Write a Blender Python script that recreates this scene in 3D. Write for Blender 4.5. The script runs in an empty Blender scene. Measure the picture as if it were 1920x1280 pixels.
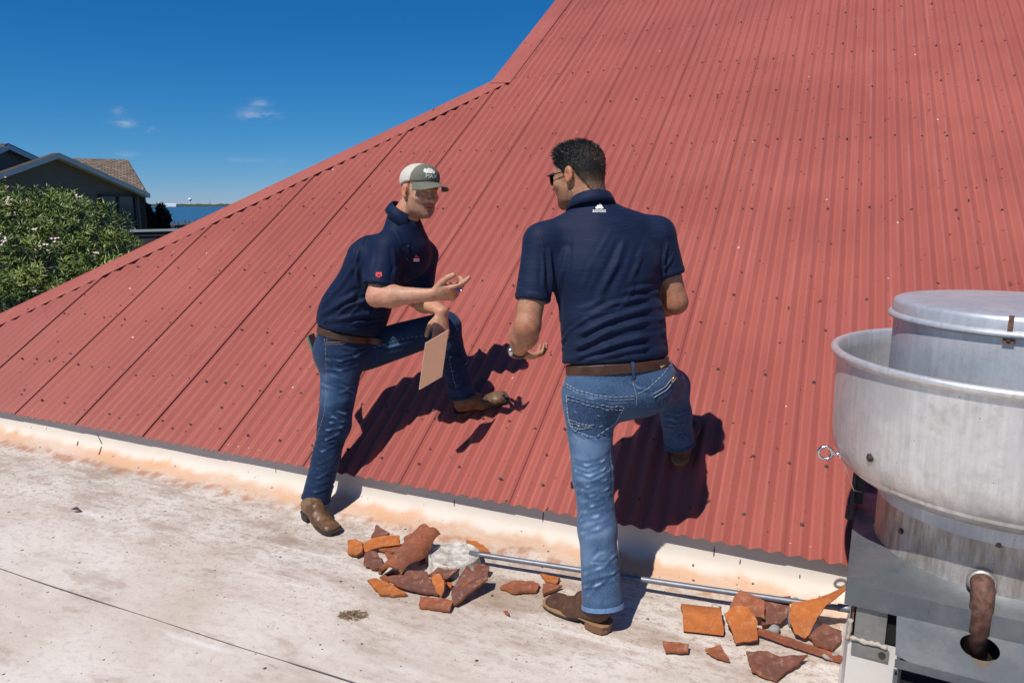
import bpy, bmesh, math, random
import numpy as np
from mathutils import Vector, Matrix
from mathutils.bvhtree import BVHTree
random.seed(7)
RNG = np.random.default_rng(7)
SC = bpy.context.scene
COL = SC.collection

# ------------------------------------------------------------------ camera
CAM_H = 1.55
FPX, CXP, CYP, HORIZON = 1333.0, 960.0, 640.0, 383.0
PITCH = math.atan((CYP - HORIZON) / FPX)
cam_data = bpy.data.cameras.new('camera')
cam_data.sensor_width = 36.0
cam_data.lens = FPX / 1920.0 * 36.0
cam_data.clip_start = 0.05
cam_data.clip_end = 20000.0
cam = bpy.data.objects.new('camera', cam_data)
COL.objects.link(cam)
cam.location = (0, 0, CAM_H)
cam.rotation_euler = (math.pi / 2 - PITCH, 0, 0)
SC.camera = cam

# ------------------------------------------------------------------ sun and sky
SUN_EL, SUN_AZ = math.radians(56.0), math.radians(37.0)      # light travels towards +x,+y
SUN_DIR = Vector((math.cos(SUN_EL) * math.sin(SUN_AZ), math.cos(SUN_EL) * math.cos(SUN_AZ), -math.sin(SUN_EL)))
sun_data = bpy.data.lights.new('sun', 'SUN')
sun_data.energy = 5.0
sun_data.angle = math.radians(0.5)
sun_data.color = (1.0, 0.955, 0.89)
sun = bpy.data.objects.new('sun', sun_data)
COL.objects.link(sun)
sun.rotation_euler = SUN_DIR.to_track_quat('-Z', 'Y').to_euler()

world = bpy.data.worlds.new('World')
SC.world = world
world.use_nodes = True
wn = world.node_tree
for n_ in list(wn.nodes):
    wn.nodes.remove(n_)
w_out = wn.nodes.new('ShaderNodeOutputWorld')
w_bg = wn.nodes.new('ShaderNodeBackground')
w_bg.inputs['Strength'].default_value = 0.05
w_sky = wn.nodes.new('ShaderNodeTexSky')
w_sky.sky_type = 'NISHITA'
w_sky.sun_disc = False
w_sky.sun_elevation = SUN_EL
to_sun = -SUN_DIR
w_sky.sun_rotation = math.atan2(to_sun.x, to_sun.y)
w_sky.altitude = 20.0
w_sky.air_density = 0.7
w_sky.dust_density = 0.0
w_sky.ozone_density = 1.0
# the clear, deep blue of a polarised sky: each channel of the sky texture with its own contrast
w_sep = wn.nodes.new('ShaderNodeSeparateColor'); w_com = wn.nodes.new('ShaderNodeCombineColor')
wn.links.new(w_sky.outputs[0], w_sep.inputs[0])
for i_, (g_, p_) in enumerate(((0.115, 1.86), (1.19, 0.92), (3.08, 0.68))):
    n1 = wn.nodes.new('ShaderNodeMath'); n1.operation = 'POWER'; wn.links.new(w_sep.outputs[i_], n1.inputs[0]); n1.inputs[1].default_value = p_
    n2 = wn.nodes.new('ShaderNodeMath'); n2.operation = 'MULTIPLY'; wn.links.new(n1.outputs[0], n2.inputs[0]); n2.inputs[1].default_value = g_
    wn.links.new(n2.outputs[0], w_com.inputs[i_])
SKY_LAST = w_com.outputs[0]

# small wisps of cloud, placed by their direction in the sky
def cloud_dir(px, py):
    v = Vector(((px - CXP), FPX * math.cos(PITCH) + (CYP - py) * math.sin(PITCH), -FPX * math.sin(PITCH) + (CYP - py) * math.cos(PITCH)))
    return v.normalized()
w_tc = wn.nodes.new('ShaderNodeTexCoord')
w_noise = wn.nodes.new('ShaderNodeTexNoise')
w_noise.inputs['Scale'].default_value = 46.0
w_noise.inputs['Detail'].default_value = 5.0
w_noise.inputs['Roughness'].default_value = 0.6
w_map = wn.nodes.new('ShaderNodeMapping')
w_map.inputs['Scale'].default_value = (1.0, 1.0, 2.6)
wn.links.new(w_tc.outputs['Generated'], w_map.inputs[0])
wn.links.new(w_map.outputs[0], w_noise.inputs[0])
acc = None
for (px, py, sx, sz, amp) in ((480, 215, .022, .0060, .42), (490, 194, .013, .005, .28), (234, 231, .012, .0040, .40), (225, 208, .007, .005, .26),
                              (283, 243, .005, .0032, .34), (240, 290, .012, .003, .16), (462, 300, .018, .003, .14), (522, 301, .010, .003, .12)):
    c = cloud_dir(px, py)
    side = Vector((c.y, -c.x, 0)).normalized()
    upv = side.cross(c).normalized()
    def wdot(vec):
        nd = wn.nodes.new('ShaderNodeVectorMath'); nd.operation = 'DOT_PRODUCT'
        wn.links.new(w_tc.outputs['Generated'], nd.inputs[0]); nd.inputs[1].default_value = vec
        return nd.outputs['Value']
    def wmath(op, a, b=None):
        nd = wn.nodes.new('ShaderNodeMath'); nd.operation = op
        for i_, q in enumerate((a, b)):
            if q is None: continue
            if isinstance(q, (int, float)): nd.inputs[i_].default_value = q
            else: wn.links.new(q, nd.inputs[i_])
        return nd.outputs[0]
    a = wmath('DIVIDE', wdot(side), sx); a = wmath('MULTIPLY', a, a)
    b = wmath('SUBTRACT', wdot(upv), 0.0); b = wmath('DIVIDE', b, sz); b = wmath('MULTIPLY', b, b)
    g = wmath('EXPONENT', wmath('MULTIPLY', wmath('ADD', a, b), -1.0))
    front = wmath('GREATER_THAN', wdot(c), 0.5)
    nz = wmath('MULTIPLY', wmath('MAXIMUM', wmath('SUBTRACT', w_noise.outputs[0], 0.38), 0.0), 4.2)
    g = wmath('MULTIPLY', wmath('MULTIPLY', wmath('MULTIPLY', g, amp), front), nz)
    acc = g if acc is None else wmath('ADD', acc, g)
w_mix = wn.nodes.new('ShaderNodeMix'); w_mix.data_type = 'RGBA'
wn.links.new(wmath('MINIMUM', acc, 0.85), w_mix.inputs[0])
wn.links.new(SKY_LAST, w_mix.inputs[6])
w_mix.inputs[7].default_value = (12.5, 13.0, 14.5, 1)
wn.links.new(w_mix.outputs[2], w_bg.inputs['Color'])
wn.links.new(w_bg.outputs[0], w_out.inputs[0])

SC.view_settings.view_transform = 'Standard'
SC.view_settings.look = 'None'
SC.view_settings.gamma = 1.0
SC.view_settings.use_curve_mapping = False
SC.view_settings.exposure = 0.0
SC.cycles.max_bounces = 6
SC.cycles.diffuse_bounces = 3
SC.cycles.use_denoising = True
SC.cycles.use_adaptive_sampling = True
SC.cycles.adaptive_threshold = 0.02

# ------------------------------------------------------------------ helpers
TH_S, TH_C = math.sin(PITCH), math.cos(PITCH)
def ray_dir(px, py):
    return Vector((px - CXP, FPX * TH_C + (CYP - py) * TH_S, -FPX * TH_S + (CYP - py) * TH_C)).normalized()
def at(px, py, Y):
    d = ray_dir(px, py); t = Y / d.y
    return Vector((d.x * t, Y, CAM_H + d.z * t))
def on_z(px, py, z=0.0):
    d = ray_dir(px, py); t = (z - CAM_H) / d.z
    return Vector((d.x * t, d.y * t, z))

def empty(name, loc=(0, 0, 0), rz=0.0):
    o = bpy.data.objects.new(name, None)
    o.empty_display_size = 0.1
    COL.objects.link(o); o.location = loc; o.rotation_euler = (0, 0, rz)
    return o
def tag(o, label=None, cat=None, group=None, kind=None):
    if label: o['label'] = label
    if cat: o['category'] = cat
    if group: o['group'] = group
    if kind: o['kind'] = kind
    return o
def finish(me, smooth=True):
    if smooth:
        me.polygons.foreach_set('use_smooth', [True] * len(me.polygons))
    me.update()
def obj(name, verts, faces, material=None, parent=None, smooth=True, world=True):
    """One mesh object. Coordinates are world ones unless world is False; children of a moved empty are brought into its space."""
    me = bpy.data.meshes.new(name)
    me.from_pydata([tuple(v) for v in verts], [], [tuple(f) for f in faces])
    finish(me, smooth)
    return link(name, me, material, parent, world)
def link(name, me, material=None, parent=None, world=True):
    o = bpy.data.objects.new(name, me)
    if material is not None: me.materials.append(material)
    COL.objects.link(o)
    if parent is not None:
        o.parent = parent
        if world:
            o.matrix_parent_inverse = root_matrix(parent).inverted()
    return o
def root_matrix(o):
    m = Matrix.LocRotScale(o.location, o.rotation_euler, o.scale)
    if o.parent is not None:
        m = root_matrix(o.parent) @ o.matrix_parent_inverse @ m
    return m
def sharp(o, deg=35):
    """auto-smooth look: mark edges sharper than deg"""
    me = o.data
    bm = bmesh.new(); bm.from_mesh(me)
    lim = math.radians(deg)
    for e_ in bm.edges:
        if len(e_.link_faces) == 2 and e_.calc_face_angle(0) > lim: e_.smooth = False
    bm.to_mesh(me); bm.free()
    return o

class MB:
    """collects shapes, then links them as ONE mesh object"""
    def __init__(s): s.v = []; s.f = []
    def add(s, v, f):
        o = len(s.v); s.v += [tuple(q) for q in v]; s.f += [tuple(i + o for i in q) for q in f]; return s
    def box(s, c, half, ax=None):
        c = Vector(c)
        X, Y, Z = ax if ax else (Vector((1, 0, 0)), Vector((0, 1, 0)), Vector((0, 0, 1)))
        v = [c + X * half[0] * i + Y * half[1] * j + Z * half[2] * k for i in (-1, 1) for j in (-1, 1) for k in (-1, 1)]
        return s.add(v, [(0, 1, 3, 2), (4, 6, 7, 5), (0, 4, 5, 1), (2, 3, 7, 6), (0, 2, 6, 4), (1, 5, 7, 3)])
    def tube(s, pts, r, n=8, cap=True):
        pts = [Vector(p) for p in pts]
        rs = r if isinstance(r, (list, tuple)) else [r] * len(pts)
        ref = None; rings = []
        for i, p in enumerate(pts):
            d = (pts[min(i + 1, len(pts) - 1)] - pts[max(i - 1, 0)]).normalized()
            if ref is None: ref = d.orthogonal().normalized()
            ref = (ref - d * ref.dot(d)).normalized(); b = d.cross(ref)
            rings.append([p + (ref * math.cos(2 * math.pi * k / n) + b * math.sin(2 * math.pi * k / n)) * rs[i] for k in range(n)])
        v = [q for rg in rings for q in rg]
        f = [(i * n + k, i * n + (k + 1) % n, (i + 1) * n + (k + 1) % n, (i + 1) * n + k) for i in range(len(pts) - 1) for k in range(n)]
        if cap: f += [tuple(range(n))[::-1], tuple((len(pts) - 1) * n + k for k in range(n))]
        return s.add(v, f)
    def lathe(s, prof, c=(0, 0, 0), n=64, ax=None, closed=False):
        c = Vector(c); X, Y, Z = ax if ax else (Vector((1, 0, 0)), Vector((0, 1, 0)), Vector((0, 0, 1)))
        v = [c + (X * math.cos(2 * math.pi * k / n) + Y * math.sin(2 * math.pi * k / n)) * r + Z * z for (r, z) in prof for k in range(n)]
        m = len(prof)
        f = [(i * n + k, i * n + (k + 1) % n, ((i + 1) % m) * n + (k + 1) % n, ((i + 1) % m) * n + k) for i in range(m if closed else m - 1) for k in range(n)]
        return s.add(v, f)
    def build(s, name, material=None, parent=None, smooth=False, world=True):
        return obj(name, s.v, s.f, material, parent, smooth, world)

# vector value noise in numpy (for relief on meshes)
def _hash(ix, iy, iz, seed):
    h = (ix * 374761393 + iy * 668265263 + iz * 2147483647 + seed * 1274126177) & 0xFFFFFFFF
    h = ((h ^ (h >> 13)) * 1274126177) & 0xFFFFFFFF
    h = ((h ^ (h >> 16)) * 2246822519) & 0xFFFFFFFF
    return ((h ^ (h >> 15)) & 0xFFFF).astype(np.float64) / 65535.0
def vnoise(P, scale=1.0, seed=0):
    Q = np.asarray(P, float) * scale
    I = np.floor(Q).astype(np.int64); F = Q - I; F = F * F * (3 - 2 * F)
    out = 0.0
    for dx in (0, 1):
        for dy in (0, 1):
            for dz in (0, 1):
                w = (F[:, 0] if dx else 1 - F[:, 0]) * (F[:, 1] if dy else 1 - F[:, 1]) * (F[:, 2] if dz else 1 - F[:, 2])
                out = out + w * _hash(I[:, 0] + dx, I[:, 1] + dy, I[:, 2] + dz, seed)
    return out * 2 - 1

# ------------------------------------------------------------------ material helper
class NT:
    def __init__(s, name):
        s.m = bpy.data.materials.new(name); s.m.use_nodes = True
        s.t = s.m.node_tree; s.b = s.t.nodes['Principled BSDF']
        s.tc = s.t.nodes.new('ShaderNodeTexCoord')
    def put(s, sock, v):
        if v is None: return
        if hasattr(v, 'is_linked'): s.t.links.new(v, sock)
        elif isinstance(v, (tuple, list)) and len(v) == 3 and sock.type == 'RGBA': sock.default_value = (*v, 1)
        else: sock.default_value = v
    def set(s, **kw):
        names = dict(color='Base Color', rough='Roughness', metal='Metallic', spec='Specular IOR Level', normal='Normal', sheen='Sheen Weight', sss='Subsurface Weight',
                     coat='Coat Weight', alpha='Alpha', trans='Transmission Weight', emit='Emission Color', emits='Emission Strength', ior='IOR', aniso='Anisotropic')
        for k, v in kw.items(): s.put(s.b.inputs[names[k]], v)
        return s
    def coord(s, kind='Object', scale=None, rot=None, loc=None):
        o = s.tc.outputs[kind]
        if scale is None and rot is None and loc is None: return o
        n = s.t.nodes.new('ShaderNodeMapping')
        s.t.links.new(o, n.inputs[0])
        if loc is not None: n.inputs[1].default_value = loc
        if rot is not None: n.inputs[2].default_value = rot
        if scale is not None: n.inputs[3].default_value = (scale,) * 3 if isinstance(scale, (int, float)) else scale
        return n.outputs[0]
    def noise(s, vec=None, scale=5.0, detail=3.0, rough=0.55, dist=0.0, out=0, dim='3D'):
        n = s.t.nodes.new('ShaderNodeTexNoise')
        n.noise_dimensions = dim
        if vec is not None: s.t.links.new(vec, n.inputs['Vector'])
        n.inputs['Scale'].default_value = scale; n.inputs['Detail'].default_value = detail
        n.inputs['Roughness'].default_value = rough; n.inputs['Distortion'].default_value = dist
        return n.outputs[out]
    def voro(s, vec=None, scale=5.0, feature='F1', out='Distance', rand=1.0):
        n = s.t.nodes.new('ShaderNodeTexVoronoi'); n.feature = feature
        if vec is not None: s.t.links.new(vec, n.inputs['Vector'])
        n.inputs['Scale'].default_value = scale; n.inputs['Randomness'].default_value = rand
        return n.outputs[out]
    def voro2(s, vec, scale):
        n = s.t.nodes.new('ShaderNodeTexVoronoi'); n.voronoi_dimensions = '2D'
        s.t.links.new(vec, n.inputs['Vector']); n.inputs['Scale'].default_value = scale
        return n.outputs['Distance'], n.outputs['Color']
    def wave(s, vec=None, scale=5.0, dist=0.0, detail=2.0, dscale=1.0, direction='X', prof='SIN'):
        n = s.t.nodes.new('ShaderNodeTexWave'); n.bands_direction = direction; n.wave_profile = prof
        if vec is not None: s.t.links.new(vec, n.inputs['Vector'])
        n.inputs['Scale'].default_value = scale; n.inputs['Distortion'].default_value = dist
        n.inputs['Detail'].default_value = detail; n.inputs['Detail Scale'].default_value = dscale
        return n.outputs['Fac']
    def math(s, op, a, b=None, c=None, clamp=False):
        n = s.t.nodes.new('ShaderNodeMath'); n.operation = op; n.use_clamp = clamp
        for i, q in enumerate((a, b, c)):
            if q is not None: s.put(n.inputs[i], q)
        return n.outputs[0]
    def ramp(s, v, lo, hi, a=0.0, b=1.0):
        n = s.t.nodes.new('ShaderNodeMapRange'); n.interpolation_type = 'SMOOTHSTEP'
        s.put(n.inputs[0], v)
        for i, q in enumerate((lo, hi, a, b)): n.inputs[1 + i].default_value = q
        return n.outputs[0]
    def mix(s, f, a, b, mode='MIX'):
        n = s.t.nodes.new('ShaderNodeMix'); n.data_type = 'RGBA'; n.blend_type = mode
        s.put(n.inputs[0], f); s.put(n.inputs[6], a); s.put(n.inputs[7], b)
        return n.outputs[2]
    def attr(s, name, out='Fac'):
        n = s.t.nodes.new('ShaderNodeAttribute'); n.attribute_name = name
        return n.outputs[out]
    def objrand(s):
        return s.t.nodes.new('ShaderNodeObjectInfo').outputs['Random']
    def xyz(s, vec):
        n = s.t.nodes.new('ShaderNodeSeparateXYZ'); s.t.links.new(vec, n.inputs[0]); return n.outputs
    def dot(s, vec, d):
        n = s.t.nodes.new('ShaderNodeVectorMath'); n.operation = 'DOT_PRODUCT'
        s.t.links.new(vec, n.inputs[0]); n.inputs[1].default_value = d
        return n.outputs['Value']
    def comb(s, x, y, z):
        n = s.t.nodes.new('ShaderNodeCombineXYZ')
        for i, q in enumerate((x, y, z)): s.put(n.inputs[i], q)
        return n.outputs[0]
    def bump(s, h, strength=0.3, dist=0.01, normal=None):
        n = s.t.nodes.new('ShaderNodeBump'); n.inputs['Strength'].default_value = strength; n.inputs['Distance'].default_value = dist
        s.put(n.inputs['Height'], h)
        if normal is not None: s.put(n.inputs['Normal'], normal)
        return n.outputs[0]
def simple(name, color, rough=0.5, metal=0.0, var=0.12, scale=20.0, bump=0.0, spec=0.5):
    m = NT(name)
    nz = m.noise(m.coord(), scale, 4)
    dark = tuple(c * (1 - var) for c in color); light = tuple(min(1, c * (1 + var)) for c in color)
    m.set(color=m.mix(nz, dark, light), rough=rough, metal=metal, spec=spec)
    if bump: m.set(normal=m.bump(m.noise(m.coord(), scale * 4, 4), bump, 0.004))
    return m.m
# ------------------------------------------------------------------ axes of the building
EAVE_Z = 0.18
_a0, _a1 = on_z(138, 796, EAVE_Z), on_z(1590, 1060, EAVE_Z)
EX = (_a1 - _a0).normalized()                       # along the eave, to the right
UH = Vector((-EX.y, EX.x, 0))                       # horizontal, up the slope
SLOPE = math.radians(33.4)
US = UH * math.cos(SLOPE) + Vector((0, 0, math.sin(SLOPE)))
RN = EX.cross(US).normalized()
ORG = _a0
def roof_pt(s, t, h=0.0): return ORG + EX * s + US * t + RN * h
def deck_pt(s, w, z): return ORG + EX * s + UH * w + Vector((0, 0, z - EAVE_Z))   # w is 0 at the eave, negative towards the camera
ROT_E = math.atan2(EX.y, EX.x)
HIP_S0, HIP_K = -2.485, 1.275
RAKE_S, KINK_T, ROOF_T = 1.177, 4.67, 11.0
def t_top(s):
    return max(0.0, min((s - HIP_S0) * HIP_K, KINK_T)) if s < RAKE_S else ROOF_T

# ------------------------------------------------------------------ red metal paint
m = NT('red_roof_paint')
co = m.coord('Object')
s_ = m.dot(co, EX); t_ = m.dot(co, US)
st = m.comb(s_, t_, 0.0)
def stretch(m, a, b):
    return m.comb(m.math('MULTIPLY', s_, a), m.math('MULTIPLY', t_, b), 0.0)
big = m.noise(st, 0.9, 4)
streak = m.noise(stretch(m, 26.0, 0.8), 1.0, 4, 0.6)
fine = m.noise(st, 260.0, 2)
rnd = m.objrand()
col = m.mix(m.ramp(big, 0.3, 0.7), (0.302, 0.084, 0.065), (0.362, 0.104, 0.081))
col = m.mix(m.math('MULTIPLY', rnd, 0.5), col, (0.315, 0.083, 0.066))
col = m.mix(m.math('MULTIPLY', m.ramp(streak, 0.52, 0.78), 0.28), col, (0.55, 0.20, 0.17))
col = m.mix(m.math('MULTIPLY', m.ramp(streak, 0.46, 0.28), 0.22), col, (0.30, 0.07, 0.06))
col = m.mix(m.math('MULTIPLY', m.ramp(fine, 0.4, 0.7), 0.10), col, (0.32, 0.08, 0.07))
# dirt specks: tiny, small and a few long ones, thinner towards the top
def specks(m, vec, scale, size, chance, seed_off):
    d, c_ = m.voro2(vec, scale)
    sep = m.t.nodes.new('ShaderNodeSeparateColor'); m.t.links.new(c_, sep.inputs[0])
    keep = m.math('LESS_THAN', sep.outputs[seed_off % 3], chance)
    rad = m.math('MULTIPLY', sep.outputs[(seed_off + 1) % 3], size)
    inside = m.math('LESS_THAN', d, m.math('ADD', rad, size * 0.25))
    return m.math('MULTIPLY', keep, inside)
wob = m.noise(st, 60.0, 2, out=1)
vm = m.t.nodes.new('ShaderNodeVectorMath'); vm.operation = 'MULTIPLY_ADD'
m.t.links.new(wob, vm.inputs[0]); vm.inputs[1].default_value = (0.012, 0.012, 0); m.t.links.new(st, vm.inputs[2])
stw = vm.outputs[0]
low = m.ramp(t_, 3.2, 0.2, 0.25, 1.0)
sp1 = specks(m, stw, 26.0, 0.105, 0.42, 0)
sp2 = specks(m, stw, 9.0, 0.062, 0.42, 1)
sp3 = specks(m, m.comb(m.math('MULTIPLY', s_, 9.0), m.math('MULTIPLY', t_, 2.4), 0.3), 1.0, 0.050, 0.16, 2)
spk = m.math('MAXIMUM', m.math('MULTIPLY', sp1, low), m.math('MAXIMUM', sp2, sp3))
patch = m.ramp(m.noise(st, 1.7, 2), 0.44, 0.50)
spk = m.math('MULTIPLY', spk, m.math('ADD', m.math('MULTIPLY', patch, 0.45), 0.55))
col = m.mix(m.math('MULTIPLY', spk, 0.88), col, (0.040, 0.024, 0.021))
wsp = specks(m, m.comb(m.math('MULTIPLY', s_, 5.0), m.math('MULTIPLY', t_, 4.0), 7.7), 1.0, 0.028, 0.05, 1)
col = m.mix(m.math('MULTIPLY', wsp, 0.8), col, (0.72, 0.55, 0.50))
m.set(color=col, rough=m.ramp(big, 0.3, 0.7, 0.46, 0.56), spec=0.2,
      normal=m.bump(m.noise(stretch(m, 6.0, 2.2), 1.0, 3), 0.12, 0.02))
M_RED = m.m

M_GAP = simple('black_gap_shade', (0.012, 0.010, 0.010), 0.9)
m = NT('screw_head')
m.set(color=m.mix(m.noise(m.coord(), 9.0), (0.045, 0.024, 0.020), (0.14, 0.07, 0.06)), rough=0.6, metal=0.2)
M_SCREW = m.m

roof = empty('metal_roof', deck_pt(2.5, 0.0, EAVE_Z))
tag(roof, 'red corrugated metal hip roof rising above the white flat roof', 'roof')

PIT, AMP, PW = 0.6 / 8.0, 0.0112, 0.6
def corr(s):
    a = 2 * math.pi * s / PIT
    return AMP * (0.91 * math.cos(a) + 0.09 * math.cos(3 * a))
S_LO, S_HI = -2.4, 7.2
k = 0
s0 = S_LO
rr = random.Random(3)
while s0 < S_HI - 0.01:
    n = 8 * 14 + 4
    verts, faces = [], []
    lip = (0.0068 if s0 < 1.0 else 0.0042) + 0.002 * rr.random()
    tw = rr.random() * 20
    rows = 26
    full = s0 >= RAKE_S - 0.02
    cuts = rr.random() * 0.004
    ss = [s0 - 0.004 + (PW + 0.022) * i / (n - 1) for i in range(n)]
    if s0 < RAKE_S < s0 + PW:                                    # the panel that meets both hip and rake
        ss = sorted(set(ss + [RAKE_S - 1e-4, RAKE_S + 1e-4]))
    n = len(ss)
    for s in ss:
        top = t_top(s)
        u = (s - s0) / PW
        for j in range(rows):
            f = j / (rows - 1)
            t = -cuts * (u - .5) + (top + cuts * (u - .5)) * f ** 1.4
            wav = 0.0018 * math.sin(t * 1.9 + s * 4) + 0.0012 * math.sin(t * 5.1 + s * 3)
            h = corr(s) + lip * max(0.0, (u - 0.25) / 0.75) + wav
            if j == 0: h -= 0.0015
            verts.append(roof_pt(s, t, h))
    for i in range(n - 1):
        for j in range(rows - 1):
            faces.append((i * rows + j, (i + 1) * rows + j, (i + 1) * rows + j + 1, i * rows + j + 1))
    p = obj('roof_panel', verts, faces, M_RED, roof)
    # black strip painting the shade in the open lap at the right edge of the panel
    if s0 + PW < S_HI - 0.01:
        s = s0 + PW + 0.0165
        top = t_top(s)
        mb = MB()
        pts = [roof_pt(s, 0.01 + (top - 0.02) * q / 24, corr(s) + 0.0005) for q in range(25)]
        ups = [roof_pt(s - 0.001, 0.01 + (top - 0.02) * q / 24, corr(s) + (0.0046 if s0 < 1.0 else 0.0028 - 0.0018 * q / 24)) for q in range(25)]
        if top > 0.3:
            obj('lap_gap_shade', pts + ups, [(q, q + 1, 26 + q, 25 + q) for q in range(24)], M_GAP, p)
    s0 += PW

# screws: small heads in rows across the slope, too small to pick apart: one part
mb = MB()
rows_t = [(0.13, 3), (0.46, 2), (0.96, 3), (1.56, 3), (2.42, 3), (3.28, 2), (4.06, 3), (4.68, 2), (5.55, 3), (6.4, 3), (7.2, 2), (8.0, 3)]
for (t, every) in rows_t:
    j = int(S_LO / PIT)
    while j * PIT < S_HI:
        s = j * PIT + rr.uniform(-.004, .004)
        tt = t + rr.uniform(-.02, .02)
        if j % every == 0 and tt < t_top(s) - 0.12:
            c = roof_pt(s, tt, AMP + 0.004)
            mb.lathe([(0.0082, -0.006), (0.0082, 0.000), (0.006, 0.001), (0.0055, 0.006), (0.0, 0.0065)], c, 7, (EX, US, RN))
        j += 1
scr = mb.build('roof_screws', M_SCREW, roof); tag(scr, kind='stuff')

# hip cap, rake trim and the far side of the roof
def cap_strip(p0, p1, na, nb, wa, wb, name):
    """folded ridge metal from p0 to p1; na/nb in-plane directions of the two flanges"""
    N = 40; v = []; f = []
    for i in range(N + 1):
        p = p0.lerp(p1, i / N)
        wv = RN * 0.003 * math.sin(i * 1.3) + RN * 0.002 * math.sin(i * 0.55 + 1)
        lift = RN * 0.024
        v += [p + na * wa + RN * 0.0125 + wv * .5, p + na * (wa - 0.012) + RN * 0.0165 + wv, p + na * 0.02 + lift + wv * .3, p + lift * 1.25, p + nb * wb + RN * 0.004]
    for i in range(N):
        for q in range(4):
            a = i * 5 + q; f.append((a, a + 5, a + 6, a + 1))
    return obj(name, v, f, M_RED, roof)
hip0, hip1 = roof_pt(HIP_S0, 0.0), roof_pt(RAKE_S, KINK_T)
hd = (hip1 - hip0).normalized()
n_in = RN.cross(hd).normalized()
if n_in.dot(EX) < 0: n_in = -n_in                                  # towards the visible slope
VH = Vector((-EX.x, -EX.y, 0))
n_out = (VH * math.cos(SLOPE) - Vector((0, 0, math.sin(SLOPE)))); n_out = (n_out - hd * n_out.dot(hd)).normalized()
cap_strip(hip0 - hd * 0.1, hip1 + hd * 0.06, n_in, n_out, 0.155, 0.16, 'hip_cap')
# rake flashing on the upper edge
v = []; f = []
N = 16
for i in range(N + 1):
    t = KINK_T - 0.10 + (ROOF_T - KINK_T) * i / N
    for (ds, h) in ((0.16, 0.0125), (0.148, 0.020), (0.02, 0.026), (-0.045, 0.030), (-0.047, -0.17)):
        v.append(roof_pt(RAKE_S + ds, t, h))
for i in range(N):
    for q in range(4):
        a = i * 5 + q; f.append((a, a + 5, a + 6, a + 1))
sharp(obj('rake_flashing', v, f, M_RED, roof))
# the hip slope on the far side, and the gable wall over it
c0 = roof_pt(HIP_S0, 0.0)
back = [hip0 + RN * -0.004, hip1 + RN * -0.004, hip1 + UH * 6.0 - RN * 0.004, c0 + UH * 13.0]
obj('far_slope', back, [(0, 1, 2, 3)], M_RED, roof, smooth=False)
M_SIDING = simple('dull_red_siding', (0.36, 0.16, 0.13), 0.7)
g0 = roof_pt(RAKE_S + 0.03, KINK_T, -0.03); g1 = roof_pt(RAKE_S + 0.03, ROOF_T, -0.03)
obj('gable_wall', [g0, g1, g1 + UH * 1.2, Vector((g1.x, g1.y, g0.z)) + UH * 1.2], [(0, 1, 2, 3)], M_SIDING, roof, smooth=False)
# dark closure under the panels so that no light comes through the laps
obj('underlay', [roof_pt(HIP_S0, 0.05, -0.05), roof_pt(S_HI, 0.05, -0.05), roof_pt(S_HI, ROOF_T, -0.05), roof_pt(RAKE_S, ROOF_T, -0.05), roof_pt(RAKE_S, KINK_T, -0.05)],
    [(0, 1, 2, 3, 4)], M_GAP, roof, smooth=False)

# ------------------------------------------------------------------ white roofing membrane
m = NT('white_membrane')
co = m.coord('Object')
s_ = m.dot(co, EX); w0 = m.dot(co, UH); x3 = m.xyz(co)
w_ = m.math('SUBTRACT', w0, float(ORG.dot(UH)) + 0.09)
sw = m.comb(s_, w_, 0.0)
def stretch(m, a, b, z=0.0): return m.comb(m.math('MULTIPLY', s_, a), m.math('MULTIPLY', w_, b), z)
big = m.noise(sw, 1.1, 5, 0.6)
mid = m.noise(stretch(m, 3.0, 9.0), 1.0, 6, 0.65)
grit = m.noise(sw, 85.0, 4, 0.7)
col = m.mix(m.ramp(big, 0.30, 0.72), (0.53, 0.450, 0.375), (0.655, 0.605, 0.550))
# grey brown dirt, thicker in the band where water stands near the wall
band = m.math('MULTIPLY', m.ramp(w_, -1.15, -0.40), m.ramp(w_, -0.12, -0.26))
d1 = m.ramp(mid, 0.44, 0.70)
dirt = m.math('MULTIPLY', d1, m.math('ADD', m.math('MULTIPLY', band, 0.70), 0.22))
col = m.mix(dirt, col, (0.36, 0.265, 0.21))
d2 = m.math('MULTIPLY', m.ramp(m.noise(stretch(m, 1.2, 4.5, 3.1), 1.0, 6, 0.62), 0.52, 0.74), m.math('ADD', m.math('MULTIPLY', band, 0.55), 0.30))
col = m.mix(d2, col, (0.235, 0.160, 0.115))
d3 = m.math('MULTIPLY', m.ramp(m.noise(stretch(m, 2.6, 6.0, 6.6), 1.0, 7, 0.72), 0.56, 0.66), 0.42)
col = m.mix(d3, col, (0.30, 0.215, 0.155))
col = m.mix(m.math('MULTIPLY', m.ramp(grit, 0.52, 0.70), m.math('ADD', m.math('MULTIPLY', band, 0.55), 0.22)), col, (0.22, 0.16, 0.125))
fine2 = m.noise(stretch(m, 22.0, 34.0, 2.0), 1.0, 5, 0.72)
col = m.mix(m.math('MULTIPLY', m.ramp(fine2, 0.50, 0.62), m.math('ADD', m.math('MULTIPLY', band, 0.50), 0.22)), col, (0.33, 0.235, 0.18))
# pale scuffs
sc1 = m.ramp(m.noise(stretch(m, 0.8, 14.0, 9.0), 1.0, 5, 0.6), 0.60, 0.72)
col = m.mix(m.math('MULTIPLY', sc1, 0.45), col, (0.80, 0.77, 0.75))
rotv = m.coord('Object', rot=(0, 0, -0.95))
r3 = m.xyz(rotv)
sc2 = m.ramp(m.noise(m.comb(m.math('MULTIPLY', r3[0], 0.7), m.math('MULTIPLY', r3[1], 26.0), 0.0), 1.0, 4, 0.6), 0.66, 0.74)
col = m.mix(m.math('MULTIPLY', sc2, 0.55), col, (0.80, 0.77, 0.74))
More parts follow.
